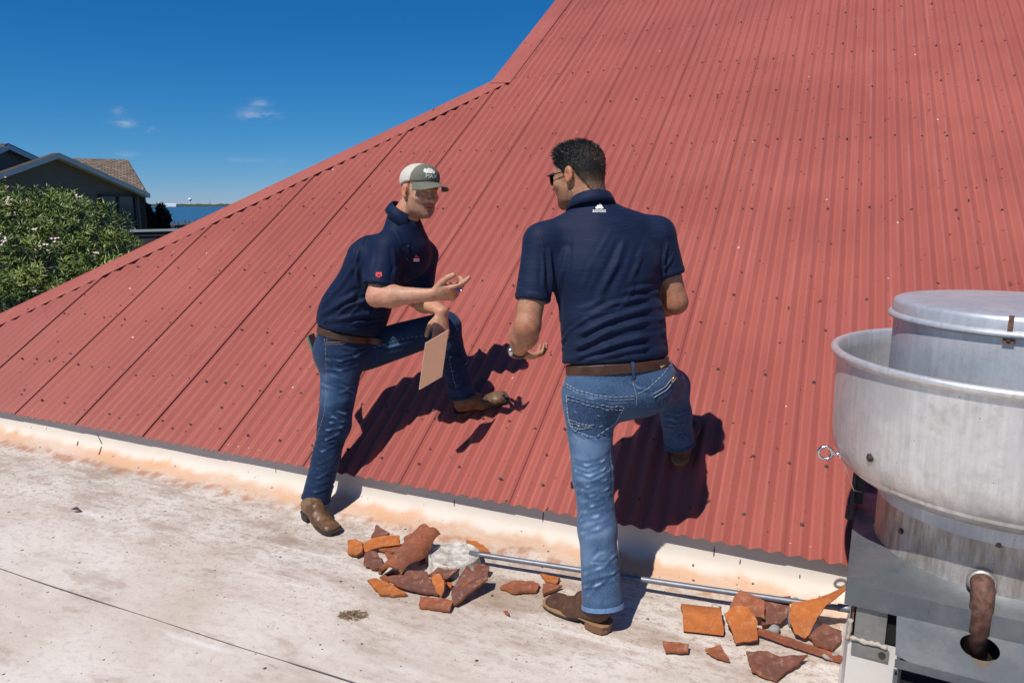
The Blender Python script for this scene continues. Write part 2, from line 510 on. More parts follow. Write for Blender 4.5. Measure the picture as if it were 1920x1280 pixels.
# rust orange stain along the foot of the wall
wv = m.math('ADD', w_, m.math('MULTIPLY', m.math('SUBTRACT', m.noise(stretch(m, 7.0, 2.0), 1.0, 4), 0.5), 0.16))
clean = m.math('MULTIPLY', m.ramp(wv, -0.125, -0.075), 0.92)
col = m.mix(clean, col, (0.60, 0.545, 0.470))
st1 = m.math('MULTIPLY', m.ramp(wv, -0.235, -0.145), m.ramp(wv, -0.065, -0.115))
col = m.mix(m.math('MULTIPLY', st1, m.ramp(m.noise(stretch(m, 2.2, 5.0, 4.0), 1.0, 4), 0.28, 0.72, 0.30, 0.85)), col, (0.585, 0.315, 0.165))
st2 = m.math('MULTIPLY', m.math('MULTIPLY', m.ramp(wv, -0.26, -0.21), m.ramp(wv, -0.16, -0.19)), m.ramp(m.noise(stretch(m, 14.0, 8.0), 1.0, 4), 0.42, 0.62))
col = m.mix(m.math('MULTIPLY', st2, 0.7), col, (0.37, 0.15, 0.07))
# brown puddle marks beside the conduit and the broken tiles
pud = m.math('MULTIPLY', m.math('SUBTRACT', m.noise(stretch(m, 7.0, 11.0, 1.0), 1.0, 4, 0.65), 0.5), 2.6)
for (px, py, rx, ry, a) in ((960, 1110, .34, .10, .8), (790, 1105, .30, .09, .55), (1210, 1190, .25, .07, .55), (1500, 1210, .25, .12, .45), (410, 880, .60, .07, .55), (620, 1010, .45, .10, .4)):
    p = on_z(px, py); ps, pw = p.dot(EX), p.dot(UH)
    a1 = m.math('MULTIPLY', m.math('SUBTRACT', s_, ps), 1 / rx); b1 = m.math('MULTIPLY', m.math('SUBTRACT', w0, pw), 1 / ry)
    rr2 = m.math('ADD', m.math('MULTIPLY', a1, a1), m.math('MULTIPLY', b1, b1))
    rr2 = m.math('ADD', rr2, pud)
    col = m.mix(m.math('MULTIPLY', m.ramp(rr2, 1.05, 0.55), a * 0.62), col, (0.25, 0.165, 0.10))
# specks
sp = m.math('MAXIMUM', specks(m, sw, 26.0, 0.075, 0.13, 0), specks(m, m.comb(m.math('MULTIPLY', s_, 8.0), m.math('MULTIPLY', w_, 8.0), 0.4), 1.0, 0.045, 0.22, 2))
col = m.mix(m.math('MULTIPLY', sp, 0.88), col, (0.035, 0.026, 0.022))
h = m.math('ADD', m.math('MULTIPLY', m.noise(stretch(m, 5.0, 7.0), 1.0, 5), 1.0), m.math('MULTIPLY', grit, 0.12))
m.set(color=col, rough=m.ramp(big, 0.3, 0.7, 0.62, 0.8), spec=0.25, normal=m.bump(h, 0.35, 0.010))
M_MEMB = m.m
M_BEAD = simple('seam_bead', (0.13, 0.11, 0.095), 0.8)

# the deck: two sheets lapped along a seam, with a gentle unevenness
def sheet(name, s_lo, s_hi, w_lo, w_hi, ns, nw, zoff, mat, parent=None):
    v, f = [], []
    for i in range(ns + 1):
        for j in range(nw + 1):
            s = s_lo + (s_hi - s_lo) * i / ns; w = w_lo + (w_hi - w_lo) * j / nw
            p = deck_pt(s, w, 0.0); v.append([p.x, p.y, zoff])
    for i in range(ns):
        for j in range(nw):
            a = i * (nw + 1) + j; f.append((a, a + nw + 1, a + nw + 2, a + 1))
    V = np.array(v)
    dz = 0.0035 * vnoise(V, 2.3, 1) + 0.0016 * vnoise(V, 7.0, 2)
    V[:, 2] += dz - 0.004
    return obj(name, V.tolist(), f, mat, parent)
SEAM_W = (1.70 - ORG.dot(UH))
deck = sheet('flat_roof', -14.0, 8.0, -6.5, SEAM_W + 0.002, 160, 40, 0.0035, M_MEMB)
tag(deck, kind='structure')
sheet('membrane_sheet', -14.0, 8.0, SEAM_W, -0.10, 340, 24, 0.0, M_MEMB, deck)
# dark bead along the lap
pts = []
for i in range(200):
    s = -4.5 + 9.5 * i / 199
    p = deck_pt(s, SEAM_W + 0.004 + 0.0035 * math.sin(s * 2.1) + 0.002 * math.sin(s * 7.3), 0); p.z = 0.0018 + 0.0012 * math.sin(s * 9)
    pts.append(p)
MB().tube(pts, 0.0017, 5).build('lap_bead', M_BEAD, deck, True)
# cove where the membrane turns up the wall under the eave
prof = [(-0.25, -0.020), (-0.20, -0.010), (-0.16, -0.002), (-0.11, 0.006), (-0.07, 0.013), (-0.03, 0.024), (0.0, 0.037), (0.025, 0.053), (0.038, 0.075), (0.045, 0.100), (0.049, 0.130), (0.053, 0.160), (0.058, 0.205)]
NS = 420
v, f = [], []
for i in range(NS + 1):
    s = -4.2 + 11.4 * i / NS
    for (w, z) in prof: v.append(deck_pt(s, w, z))
V = np.array(v); npf = len(prof)
amp = np.tile(np.array([.3, .6, .8, 1, 1, 1, 1, 1, 1, .8, .6, .4, .2]), NS + 1)
dd = (0.007 * vnoise(V, 1.6, 5) + 0.0045 * vnoise(V, 6.0, 6) + 0.002 * vnoise(V, 17.0, 8)) * amp
nrm = np.array((UH * -0.7 + Vector((0, 0, 0.7))))
V = V + dd[:, None] * nrm[None, :]
for i in range(NS):
    for j in range(npf - 1):
        a = i * npf + j; f.append((a, a + npf, a + npf + 1, a + 1))
cove = obj('membrane_cove', V.tolist(), f, M_MEMB, deck)
BV_COVE = BVHTree.FromPolygons([tuple(q) for q in V.tolist()], f)
# ------------------------------------------------------------------ implicit surfaces -> one continuous mesh
A = lambda v: np.array(tuple(v), dtype=np.float64)
def unit(v): v = np.asarray(v, float); return v / np.linalg.norm(v)
def d_bone(P, a, b, ra, rb):
    a, b = A(a), A(b); ab = b - a; L2 = max(ab @ ab, 1e-12)
    t = np.clip(((P - a) @ ab) / L2, 0, 1)
    return np.linalg.norm(P - a - t[:, None] * ab, axis=1) - (ra + (rb - ra) * t)
def d_ell(P, c, r, ax=None):
    q = P - A(c)
    if ax is not None: q = q @ np.array([A(x) for x in ax]).T
    r = np.asarray(r, float)
    k0 = np.linalg.norm(q / r, axis=1); k1 = np.linalg.norm(q / (r * r), axis=1)
    return k0 * (k0 - 1) / np.maximum(k1, 1e-9)
def d_seg(P, a, b, side, ra, rb):
    """bone with an elliptical section; side is the direction of the first radius"""
    a, b = A(a), A(b); ab = b - a; L = np.linalg.norm(ab); w = ab / L
    u = A(side); u = unit(u - w * (u @ w)); v = np.cross(w, u)
    q = P - a; z = q @ w; t = np.clip(z / L, 0, 1); over = z - t * L
    rx = ra[0] + (rb[0] - ra[0]) * t; ry = ra[1] + (rb[1] - ra[1]) * t; rm = np.minimum(rx, ry)
    x = q @ u; y = q @ v
    k0 = np.sqrt((x / rx) ** 2 + (y / ry) ** 2 + (over / rm) ** 2)
    k1 = np.sqrt((x / rx ** 2) ** 2 + (y / ry ** 2) ** 2 + (over / rm ** 2) ** 2)
    return k0 * (k0 - 1) / np.maximum(k1, 1e-9)
def smin(a, b, k):
    h = np.maximum(k - np.abs(a - b), 0) / k
    return np.minimum(a, b) - h * h * k * 0.25
def smax(a, b, k): return -smin(-a, -b, k)
def d_plane(P, p, n): return (P - A(p)) @ unit(A(n))       # negative behind the plane

def near_only(P, fn, c, r):
    """evaluate a small shape only close to it"""
    dist = np.linalg.norm(P - A(c), axis=1); out = dist - r * 0.62
    m_ = dist < r
    if m_.any(): out[m_] = fn(P[m_])
    return out
def sdf_mesh(fn, lo, hi, h):
    lo = np.asarray(lo, float); hi = np.asarray(hi, float); B = 12
    nb = np.ceil((hi - lo) / (h * B)).astype(int)
    n = nb * B
    gx = [lo[i] + h * B * (np.arange(nb[i]) + 0.5) for i in range(3)]
    Cn = np.stack(np.meshgrid(*gx, indexing='ij'), -1).reshape(-1, 3)
    dc = fn(Cn)
    keep = np.where(np.abs(dc) < B * h * 1.0)[0]
    D = np.where(dc < 0, -1.0, 1.0).astype(np.float32).reshape(nb)
    D = np.repeat(np.repeat(np.repeat(D, B, 0), B, 1), B, 2)
    r = np.arange(B)
    loc = np.stack(np.meshgrid(r, r, r, indexing='ij'), -1).reshape(-1, 3)
    ijk = np.stack(np.unravel_index(keep, nb), -1) * B
    CH = 220
    for c in range(0, len(keep), CH):
        idx = (ijk[c:c + CH, None, :] + loc[None]).reshape(-1, 3)
        D[idx[:, 0], idx[:, 1], idx[:, 2]] = fn(lo + idx * h)
    S = D < 0
    cnt = np.zeros(np.array(S.shape) - 1, np.uint8)
    for a in (0, 1):
        for b in (0, 1):
            for c in (0, 1):
                cnt += S[a:S.shape[0] - 1 + a, b:S.shape[1] - 1 + b, c:S.shape[2] - 1 + c]
    act = np.argwhere((cnt > 0) & (cnt < 8))
    num = np.full(cnt.shape, -1, np.int32); num[act[:, 0], act[:, 1], act[:, 2]] = np.arange(len(act))
    corners = [(a, b, c) for a in (0, 1) for b in (0, 1) for c in (0, 1)]
    vals = {c: D[act[:, 0] + c[0], act[:, 1] + c[1], act[:, 2] + c[2]].astype(float) for c in corners}
    pos = np.zeros((len(act), 3)); w = np.zeros(len(act))
    for c in corners:
        for ax in range(3):
            if c[ax]: continue
            c2 = list(c); c2[ax] = 1; c2 = tuple(c2)
            v0, v1 = vals[c], vals[c2]; x = (v0 < 0) != (v1 < 0)
            t = np.where(x, v0 / np.where(x, v0 - v1, 1), 0)
            p = np.tile(np.array(c, float), (len(act), 1)); p[:, ax] += t
            pos[x] += p[x]; w[x] += 1
    V = lo + (act + pos / w[:, None]) * h
    faces = []
    for ax in range(3):
        sl0 = [slice(None)] * 3; sl1 = [slice(None)] * 3
        sl0[ax] = slice(0, -1); sl1[ax] = slice(1, None)
        e = np.argwhere(S[tuple(sl0)] != S[tuple(sl1)])
        u, v = (ax + 1) % 3, (ax + 2) % 3
        ok = (e[:, u] > 0) & (e[:, v] > 0) & (e[:, u] < S.shape[u] - 1) & (e[:, v] < S.shape[v] - 1)
        e = e[ok]
        ins = S[e[:, 0], e[:, 1], e[:, 2]]
        q = []
        for (du, dv) in ((-1, -1), (0, -1), (0, 0), (-1, 0)):
            f = e.copy(); f[:, u] += du; f[:, v] += dv
            q.append(num[f[:, 0], f[:, 1], f[:, 2]])
        q = np.stack(q, 1); q[~ins] = q[~ins][:, ::-1]
        faces.append(q[(q >= 0).all(1)])
    return V, np.concatenate(faces)

def lap_smooth(V, Fq, it=2, lam=0.5):
    E = np.concatenate([Fq[:, [0, 1]], Fq[:, [1, 2]], Fq[:, [2, 3]], Fq[:, [3, 0]]])
    n = len(V); deg = np.bincount(E.ravel(), minlength=n).astype(float)
    for _ in range(it):
        s = np.zeros_like(V)
        for ax in range(3):
            s[:, ax] = np.bincount(E[:, 0], V[E[:, 1], ax], n) + np.bincount(E[:, 1], V[E[:, 0], ax], n)
        V = V + lam * (s / np.maximum(deg, 1)[:, None] - V)
    return V
def vnormals(V, Fq):
    a = V[Fq[:, 2]] - V[Fq[:, 0]]; b = V[Fq[:, 3]] - V[Fq[:, 1]]
    fn = np.cross(a, b); N = np.zeros_like(V)
    for k_ in range(4):
        for ax in range(3): N[:, ax] += np.bincount(Fq[:, k_], fn[:, ax], len(V))
    return N / np.maximum(np.linalg.norm(N, axis=1), 1e-12)[:, None]
def mesh_np(name, V, Fq, material, parent, attrs=None):
    me = bpy.data.meshes.new(name)
    me.vertices.add(len(V)); me.vertices.foreach_set('co', np.asarray(V, np.float32).ravel())
    me.loops.add(len(Fq) * 4); me.loops.foreach_set('vertex_index', np.asarray(Fq, np.int32).ravel())
    me.polygons.add(len(Fq)); me.polygons.foreach_set('loop_start', np.arange(0, len(Fq) * 4, 4, dtype=np.int32))
    me.update(calc_edges=True); me.validate()
    me.polygons.foreach_set('use_smooth', [True] * len(me.polygons))
    for k_, val in (attrs or {}).items():
        if val.ndim == 1:
            at_ = me.attributes.new(k_, 'FLOAT', 'POINT'); at_.data.foreach_set('value', val.astype(np.float32))
        else:
            at_ = me.attributes.new(k_, 'FLOAT_COLOR', 'POINT'); at_.data.foreach_set('color', np.c_[val, np.ones(len(val))].astype(np.float32).ravel())
    return link(name, me, material, parent)
def bvh_of(V, Fq): return BVHTree.FromPolygons([tuple(v) for v in V], [tuple(int(i) for i in f) for f in Fq])
CAMP = Vector((0, 0, CAM_H))
def hit(bvh, px, py):
    d = ray_dir(px, py)
    p, n, i, t = bvh.ray_cast(CAMP, d)
    if p is None:
        q = CAMP + d * 2.5
        p, n, i, t = bvh.find_nearest(q)
        # slide to the closest point of the surface to the ray
        for _ in range(12):
            q = CAMP + d * max(0.1, (p - CAMP).dot(d)); p, n, i, t = bvh.find_nearest(q)
    if n.dot(d) > 0: n = -n
    return p, n
def on_surf(bvh, px, py, off=0.002):
    p, n = hit(bvh, px, py); return p + n * off
def ribbon(bvh, line, width, off=0.0018, sub=6, dash=0):
    """strip lying on a surface along a line picked out on it; width in metres"""
    pts = []
    for (a, b) in zip(line[:-1], line[1:]):
        for k_ in range(sub): pts.append((a[0] + (b[0] - a[0]) * k_ / sub, a[1] + (b[1] - a[1]) * k_ / sub))
    pts.append(line[-1])
    H = [hit(bvh, *q) for q in pts]
    v, f = [], []
    for i, (p, n) in enumerate(H):
        d = (H[min(i + 1, len(H) - 1)][0] - H[max(i - 1, 0)][0]); s = d.cross(n)
        s = s.normalized() if s.length > 1e-9 else Vector((1, 0, 0))
        v += [p + n * off - s * width / 2, p + n * (off * 1.6), p + n * off + s * width / 2]
    for i in range(len(H) - 1):
        if dash and i % dash == dash - 1: continue
        a = i * 3; f += [(a, a + 1, a + 4, a + 3), (a + 1, a + 2, a + 5, a + 4)]
    return v, f
def grid_patch(bvh, corners, nu, nv, off=0.002):
    """patch on a surface between four picked corners (tl, tr, br, bl)"""
    v, f = [], []
    tl, tr, br, bl = [np.array(c, float) for c in corners]
    for j in range(nv + 1):
        for i in range(nu + 1):
            a, b = i / nu, j / nv
            q = (tl * (1 - a) + tr * a) * (1 - b) + (bl * (1 - a) + br * a) * b
            v.append(on_surf(bvh, q[0], q[1], off))
    for j in range(nv):
        for i in range(nu):
            k_ = j * (nu + 1) + i; f.append((k_, k_ + 1, k_ + nu + 2, k_ + nu + 1))
    return v, f
def text_faces(body, size=1.0):
    cu = bpy.data.curves.new('t', 'FONT'); cu.body = body; cu.size = size; cu.align_x = 'CENTER'; cu.resolution_u = 3
    o = bpy.data.objects.new('t', cu); COL.objects.link(o)
    dg = bpy.context.evaluated_depsgraph_get(); me = o.evaluated_get(dg).to_mesh()
    v = [tuple(q.co) for q in me.vertices]; f = [tuple(p.vertices) for p in me.polygons]
    o.evaluated_get(dg).to_mesh_clear(); bpy.data.objects.remove(o); bpy.data.curves.remove(cu)
    return v, f
def folds_disp(V, N, bvh, folds):
    """folds: (list of picked points, height, width). Raised rounded creases with a valley on either side"""
    out = np.zeros(len(V))
    for (line, amp, wid) in folds:
        P = [A(hit(bvh, *q)[0]) for q in line]
        best = np.full(len(V), 9.0); along = np.zeros(len(V))
        Ls = [np.linalg.norm(b - a) for a, b in zip(P[:-1], P[1:])]; tot = sum(Ls) + 1e-9; acc_ = 0
        for (a, b, L) in zip(P[:-1], P[1:], Ls):
            ab = b - a; t = np.clip(((V - a) @ ab) / max(ab @ ab, 1e-12), 0, 1)
            d = np.linalg.norm(V - a - t[:, None] * ab, axis=1)
            m_ = d < best; best[m_] = d[m_]; along[m_] = (acc_ + t[m_] * L) / tot; acc_ += L
        env = np.sin(np.pi * np.clip(along * 0.9 + 0.05, 0, 1)) ** 0.6
        out += amp * env * (0.55 * np.exp(-(best / wid) ** 2) + 0.5 * np.exp(-np.abs(best) / (0.55 * wid)) - 0.6 * np.exp(-((best - 1.9 * wid) / wid) ** 2))
    return out
def ring_on(bvhs, c, nrm, ref, r_out=0.4, n=72):
    """points where a plane cuts a garment: rays from outside towards the centre c"""
    c = Vector(c); nrm = Vector(nrm).normalized(); ref = Vector(ref); ref = (ref - nrm * ref.dot(nrm)).normalized(); b = nrm.cross(ref)
    out = []
    for k_ in range(n):
        a = 2 * math.pi * k_ / n; d = ref * math.cos(a) + b * math.sin(a)
        best = 0.0
        for bv in bvhs:
            p, nn, i, t = bv.ray_cast(c + d * r_out, -d, r_out)
            if p is not None: best = max(best, r_out - t)
        out.append((d, best))
    R = np.array([o_[1] for o_ in out]); bad = R < 0.005
    if bad.any(): R[bad] = np.median(R[~bad]) if (~bad).any() else 0.05
    R = np.maximum(R, 0.5 * (np.roll(R, 1) + np.roll(R, -1)) * 0.995)
    R = (np.roll(R, 1) + R * 2 + np.roll(R, -1)) / 4
    return [(c, o_[0], r) for o_, r in zip(out, R)], nrm
def band(rings, nrm, width, off, thick=0.003, a0=0, a1=None, bulge=0.0):
    n = len(rings); a1 = n if a1 is None else a1
    idx = list(range(a0, a1)); closed = (a1 - a0 == n)
    prof = [(-width / 2, 0.0), (-width / 2, thick), (-width * 0.42, thick + bulge), (width * 0.42, thick + bulge), (width / 2, thick), (width / 2, 0.0)]
    v, f = [], []
    for i in idx:
        c, d, r = rings[i % n]
        for (z, o_) in prof: v.append(c + d * (r + off + o_) + nrm * z)
    m_ = len(prof); cnt = len(idx)
    for i in range(cnt if closed else cnt - 1):
        for j in range(m_ - 1):
            a = i * m_ + j; b = ((i + 1) % cnt) * m_ + j
            f.append((a, b, b + 1, a + 1))
    return v, f
# ------------------------------------------------------------------ cloth, leather and skin
def mk_skin(name, base, dark, red):
    m = NT(name)
    c = m.attr('tint', 'Color'); nz = m.noise(m.coord(), 55.0, 4, 0.6); n2 = m.noise(m.coord(), 14.0, 3)
    col = m.mix(m.ramp(n2, 0.35, 0.7), base, red)
    col = m.mix(m.math('MULTIPLY', m.ramp(nz, 0.42, 0.66), 0.65), col, dark)
    hr = m.noise(m.coord(scale=(340, 90, 200)), 1.0, 2)
    col = m.mix(m.math('MULTIPLY', m.ramp(hr, 0.58, 0.72), 0.35), col, tuple(q * 0.45 for q in dark))
    col = m.mix(1.0, col, c, 'MULTIPLY')
    m.set(color=col, rough=0.48, spec=0.4, sss=0.06, normal=m.bump(m.noise(m.coord(), 130.0, 5, 0.65), 0.5, 0.004))
    m.b.inputs['Subsurface Radius'].default_value = (0.012, 0.004, 0.002)
    m.b.inputs['Subsurface Scale'].default_value = 0.5
    return m.m
SKIN_L = mk_skin('fair_skin', (0.49, 0.275, 0.175), (0.38, 0.185, 0.105), (0.51, 0.25, 0.165))
SKIN_R = mk_skin('tan_skin', (0.40, 0.205, 0.115), (0.27, 0.125, 0.065), (0.38, 0.17, 0.10))

def mk_denim(name, deep, mid, pale, fade_gain):
    m = NT(name)
    co = m.coord()
    fade = m.attr('fade'); crease = m.attr('crease')
    weave = m.noise(m.coord(scale=(420, 420, 60)), 1.0, 2)
    slub = m.noise(m.coord(scale=(70, 70, 8)), 1.0, 4, 0.6)
    blot = m.noise(co, 9.0, 5, 0.6)
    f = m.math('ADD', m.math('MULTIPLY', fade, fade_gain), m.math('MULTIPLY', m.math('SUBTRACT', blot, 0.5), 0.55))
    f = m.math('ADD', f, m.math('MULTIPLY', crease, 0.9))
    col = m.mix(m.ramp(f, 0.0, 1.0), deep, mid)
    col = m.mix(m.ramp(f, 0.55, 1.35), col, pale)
    col = m.mix(m.math('MULTIPLY', m.ramp(weave, 0.35, 0.75), 0.35), col, tuple(min(1, c * 1.7) for c in mid))
    col = m.mix(m.math('MULTIPLY', m.ramp(slub, 0.5, 0.75), 0.30), col, deep)
    m.set(color=col, rough=0.85, spec=0.15, sheen=0.08, normal=m.bump(m.math('ADD', weave, slub), 0.35, 0.002))
    return m.m
DENIM_R = mk_denim('washed_denim', (0.016, 0.037, 0.085), (0.070, 0.128, 0.222), (0.27, 0.345, 0.45), 0.85)
DENIM_L = mk_denim('dark_denim', (0.0060, 0.0140, 0.038), (0.0165, 0.043, 0.105), (0.105, 0.180, 0.285), 0.72)

def mk_shirt(name, dark, light, streak):
    m = NT(name)
    st = m.noise(m.coord(scale=(14, 14, 330)), 1.0, 3, 0.6)
    kn = m.noise(m.coord(scale=(700, 700, 700)), 1.0, 1)
    bl = m.noise(m.coord(), 6.0, 3)
    f = m.math('ADD', m.math('MULTIPLY', m.ramp(st, 0.40, 0.72), streak), m.math('MULTIPLY', bl, 0.35))
    m.set(color=m.mix(f, dark, light), rough=0.66, spec=0.14, sheen=0.03,
          normal=m.bump(m.math('ADD', m.math('MULTIPLY', kn, 0.6), st), 0.22, 0.0012))
    return m.m
SHIRT_R = mk_shirt('navy_heather_knit', (0.0045, 0.0095, 0.030), (0.0115, 0.0225, 0.061), 0.6)
SHIRT_L = mk_shirt('navy_knit', (0.0032, 0.0095, 0.034), (0.0050, 0.0145, 0.049), 0.25)

def mk_leather(name, a, b, c_, rough=0.42):
    m = NT(name)
    w = m.noise(m.coord(), 22.0, 5, 0.62); g = m.noise(m.coord(), 220.0, 3); bl = m.noise(m.coord(), 7.0, 3)
    col = m.mix(m.ramp(w, 0.32, 0.7), a, b)
    col = m.mix(m.math('MULTIPLY', m.ramp(bl, 0.5, 0.7), 0.7), col, c_)
    m.set(color=col, rough=m.ramp(w, 0.3, 0.7, rough - 0.08, rough + 0.18), spec=0.45, normal=m.bump(m.math('ADD', w, m.math('MULTIPLY', g, 0.3)), 0.35, 0.004))
    return m.m
BOOT_L = mk_leather('worn_tan_boot_leather', (0.078, 0.036, 0.015), (0.155, 0.080, 0.036), (0.235, 0.145, 0.075))
BOOT_R = mk_leather('dark_brown_boot_leather', (0.050, 0.022, 0.012), (0.105, 0.048, 0.025), (0.15, 0.075, 0.042), 0.5)
BELT_M = mk_leather('brown_belt_leather', (0.045, 0.018, 0.009), (0.070, 0.030, 0.014), (0.085, 0.038, 0.02), 0.38)
WELT_M = simple('tan_welt', (0.30, 0.165, 0.08), 0.6)
HEEL_M = simple('stacked_heel', (0.16, 0.075, 0.035), 0.6, scale=60)
SOLE_DARK = simple('dark_sole', (0.03, 0.022, 0.018), 0.7)
THREAD_T = simple('tan_thread', (0.36, 0.25, 0.14), 0.8)
THREAD_W = simple('pale_thread', (0.30, 0.34, 0.38), 0.85, var=0.3, scale=120)
PRINT_W = simple('white_print', (0.80, 0.80, 0.80), 0.6, var=0.03)
PRINT_RED = simple('red_embroidery', (0.55, 0.02, 0.03), 0.6, var=0.1)
HAIR_M = NT('black_hair'); HAIR_M.set(color=HAIR_M.mix(HAIR_M.noise(HAIR_M.coord(), 60.0, 3), (0.003, 0.0025, 0.0025), (0.010, 0.008, 0.007)), rough=0.42, spec=0.35); HAIR_M = HAIR_M.m

# ------------------------------------------------------------------ anatomy
def hand_bones(wr, fwd, palm, thumb_side, curls, scale=1.0, thumb=((0.75, 0.62, 0.25), (0.35, 0.9, 0.25), (0.2, 0.95, 0.25)), spread=0.06):
    """bones of a hand: fwd from wrist to knuckles, palm the direction the palm faces, thumb_side +1/-1"""
    y = unit(A(fwd)); z = A(palm); z = unit(z - y * (z @ y)); x = np.cross(y, z) * thumb_side
    wr = A(wr); L = lambda a, b, c: wr + (x * a + y * b + z * c) * scale
    palm_seg = (L(0, -0.012, 0), L(0.001, 0.082, 0.002), x, (0.027 * scale, 0.020 * scale), (0.042 * scale, 0.0145 * scale))
    ball = (L(0.020, 0.030, 0.010), L(0.030, 0.055, 0.010), 0.017 * scale, 0.013 * scale)
    fingers = []
    bx = (0.031, 0.0105, -0.0105, -0.0305); by = (0.084, 0.089, 0.085, 0.075)
    ln = ((0.042, 0.026, 0.021), (0.046, 0.029, 0.022), (0.043, 0.027, 0.021), (0.033, 0.021, 0.019)); rd = (0.0102, 0.0105, 0.0100, 0.0088)
    for i in range(4):
        p = L(bx[i], by[i], 0.0); ang = 0.0; chain = [p]
        sx = spread * (1.5 - i)
        for j in range(3):
            ang += curls[i][j]
            d = y * math.cos(ang) + z * math.sin(ang) + x * sx * (1 if j == 0 else 0.6)
            p = p + unit(d) * ln[i][j] * scale; chain.append(p)
        fingers.append((chain, rd[i] * scale))
    p = L(0.024, 0.018, 0.008); chain = [p]
    for j, (t_, q) in enumerate(zip((0.042, 0.033, 0.027), thumb)):
        p = p + unit(x * q[0] + y * q[1] + z * q[2]) * t_ * scale; chain.append(p)
    fingers.append((chain, 0.0125 * scale))
    return palm_seg, ball, fingers, (x, y, z, L)
def d_hand(P, H):
    ps, ball, fingers, _ = H
    d = smin(d_seg(P, *ps), d_bone(P, *ball), 0.012)
    for chain, r in fingers:
        f = None
        for j in range(3):
            g = d_bone(P, chain[j], chain[j + 1], r * (1 - 0.06 * j), r * (0.94 - 0.08 * j))
            f = g if f is None else smin(f, g, 0.002)
        d = smin(d, f, 0.0055)
    return d
class Head:
    def __init__(s, c, fwd, up):
        s.c = A(c); s.f = unit(A(fwd)); u = A(up); s.u = unit(u - s.f * (u @ s.f)); s.r = np.cross(s.f, s.u)
        s.ax = (s.r, s.f, s.u)
    def L(s, x, y, z): return s.c + s.r * x + s.f * y + s.u * z
    def loc(s, P): return (P - s.c) @ np.array(s.ax).T
    def sdf(s, P):
        Q = s.loc(P)
        d = d_ell(Q, (0, -0.014, 0.034), (0.0765, 0.098, 0.088))
        d = smin(d, d_ell(Q, (0, 0.026, -0.030), (0.063, 0.066, 0.090)), 0.03)
        d = smin(d, d_ell(Q, (0, 0.040, -0.083), (0.050, 0.046, 0.034)), 0.025)
        d = smin(d, d_ell(Q, (0, 0.076, -0.098), (0.021, 0.017, 0.018)), 0.02)
        for sg in (-1, 1):
            d = smin(d, d_ell(Q, (sg * 0.042, 0.060, -0.022), (0.023, 0.022, 0.019)), 0.018)
            d = smin(d, d_ell(Q, (sg * 0.050, 0.018, -0.070), (0.014, 0.030, 0.026)), 0.02)
        d = smin(d, d_ell(Q, (0, 0.076, 0.024), (0.050, 0.017, 0.011)), 0.014)
        for sg in (-1, 1):
            d = smax(d, -d_ell(Q, (sg * 0.032, 0.100, 0.003), (0.019, 0.018, 0.0115)), 0.008)
            d = smin(d, d_ell(Q, (sg * 0.0315, 0.076, 0.003), (0.0145, 0.0125, 0.0115)), 0.003)
            d = smin(d, d_bone(Q, (sg * 0.016, 0.0885, -0.0005), (sg * 0.045, 0.080, -0.001), 0.0028, 0.0028), 0.004)
        n = smin(d_bone(Q, (0, 0.084, 0.016), (0, 0.109, -0.026), 0.0065, 0.0095), d_ell(Q, (0, 0.1085, -0.028), (0.0125, 0.0125, 0.0105)), 0.006)
        for sg in (-1, 1): n = smin(n, d_ell(Q, (sg * 0.0125, 0.0985, -0.031), (0.0078, 0.0105, 0.0078)), 0.005)
        d = smin(d, n, 0.009)
        d = smin(d, d_ell(Q, (0, 0.0885, -0.0555), (0.024, 0.0105, 0.0065)), 0.006)
        d = smin(d, d_ell(Q, (0, 0.0870, -0.0690), (0.020, 0.0105, 0.0075)), 0.006)
        Qm = Q.copy(); Qm[:, 2] -= 9.0 * Q[:, 0] ** 2
        d = smax(d, -d_ell(Qm, (0, 0.098, -0.0635), (0.031, 0.016, 0.0018)), 0.003)
        for sg in (-1, 1):
            e = d_ell(Q, (sg * 0.0815, -0.012, 0.000), (0.0085, 0.0190, 0.0300))
            e = smin(e, d_ell(Q, (sg * 0.0790, -0.003, -0.026), (0.0070, 0.0090, 0.0100)), 0.008)
            e = smax(e, -d_ell(Q, (sg * 0.0905, -0.008, 0.001), (0.0075, 0.0105, 0.0175)), 0.004)
            d = smin(d, e, 0.006)
        return d
    def tint(s, V, base=(1, 1, 1)):
        Q = s.loc(V); t = np.ones((len(V), 3)) * np.array(base)
        near = np.linalg.norm(Q, axis=1) < 0.16
        lips = near & (np.abs(Q[:, 0]) < 0.028) & (np.abs(Q[:, 2] + 0.0640 - 9.0 * Q[:, 0] ** 2) < 0.0095) & (Q[:, 1] > 0.070)
        t[lips] *= (0.80, 0.52, 0.50)
        brow = near & (np.abs(np.abs(Q[:, 0]) - 0.031) < 0.020) & (np.abs(Q[:, 2] - 0.0235 + 0.10 * (np.abs(Q[:, 0]) - 0.03)) < 0.0045) & (Q[:, 1] > 0.060)
        t[brow] *= (0.38, 0.30, 0.25)
        ears = near & (np.abs(Q[:, 0]) > 0.0755)
        t[ears] *= (1.10, 0.82, 0.78)
        return t, Q, near
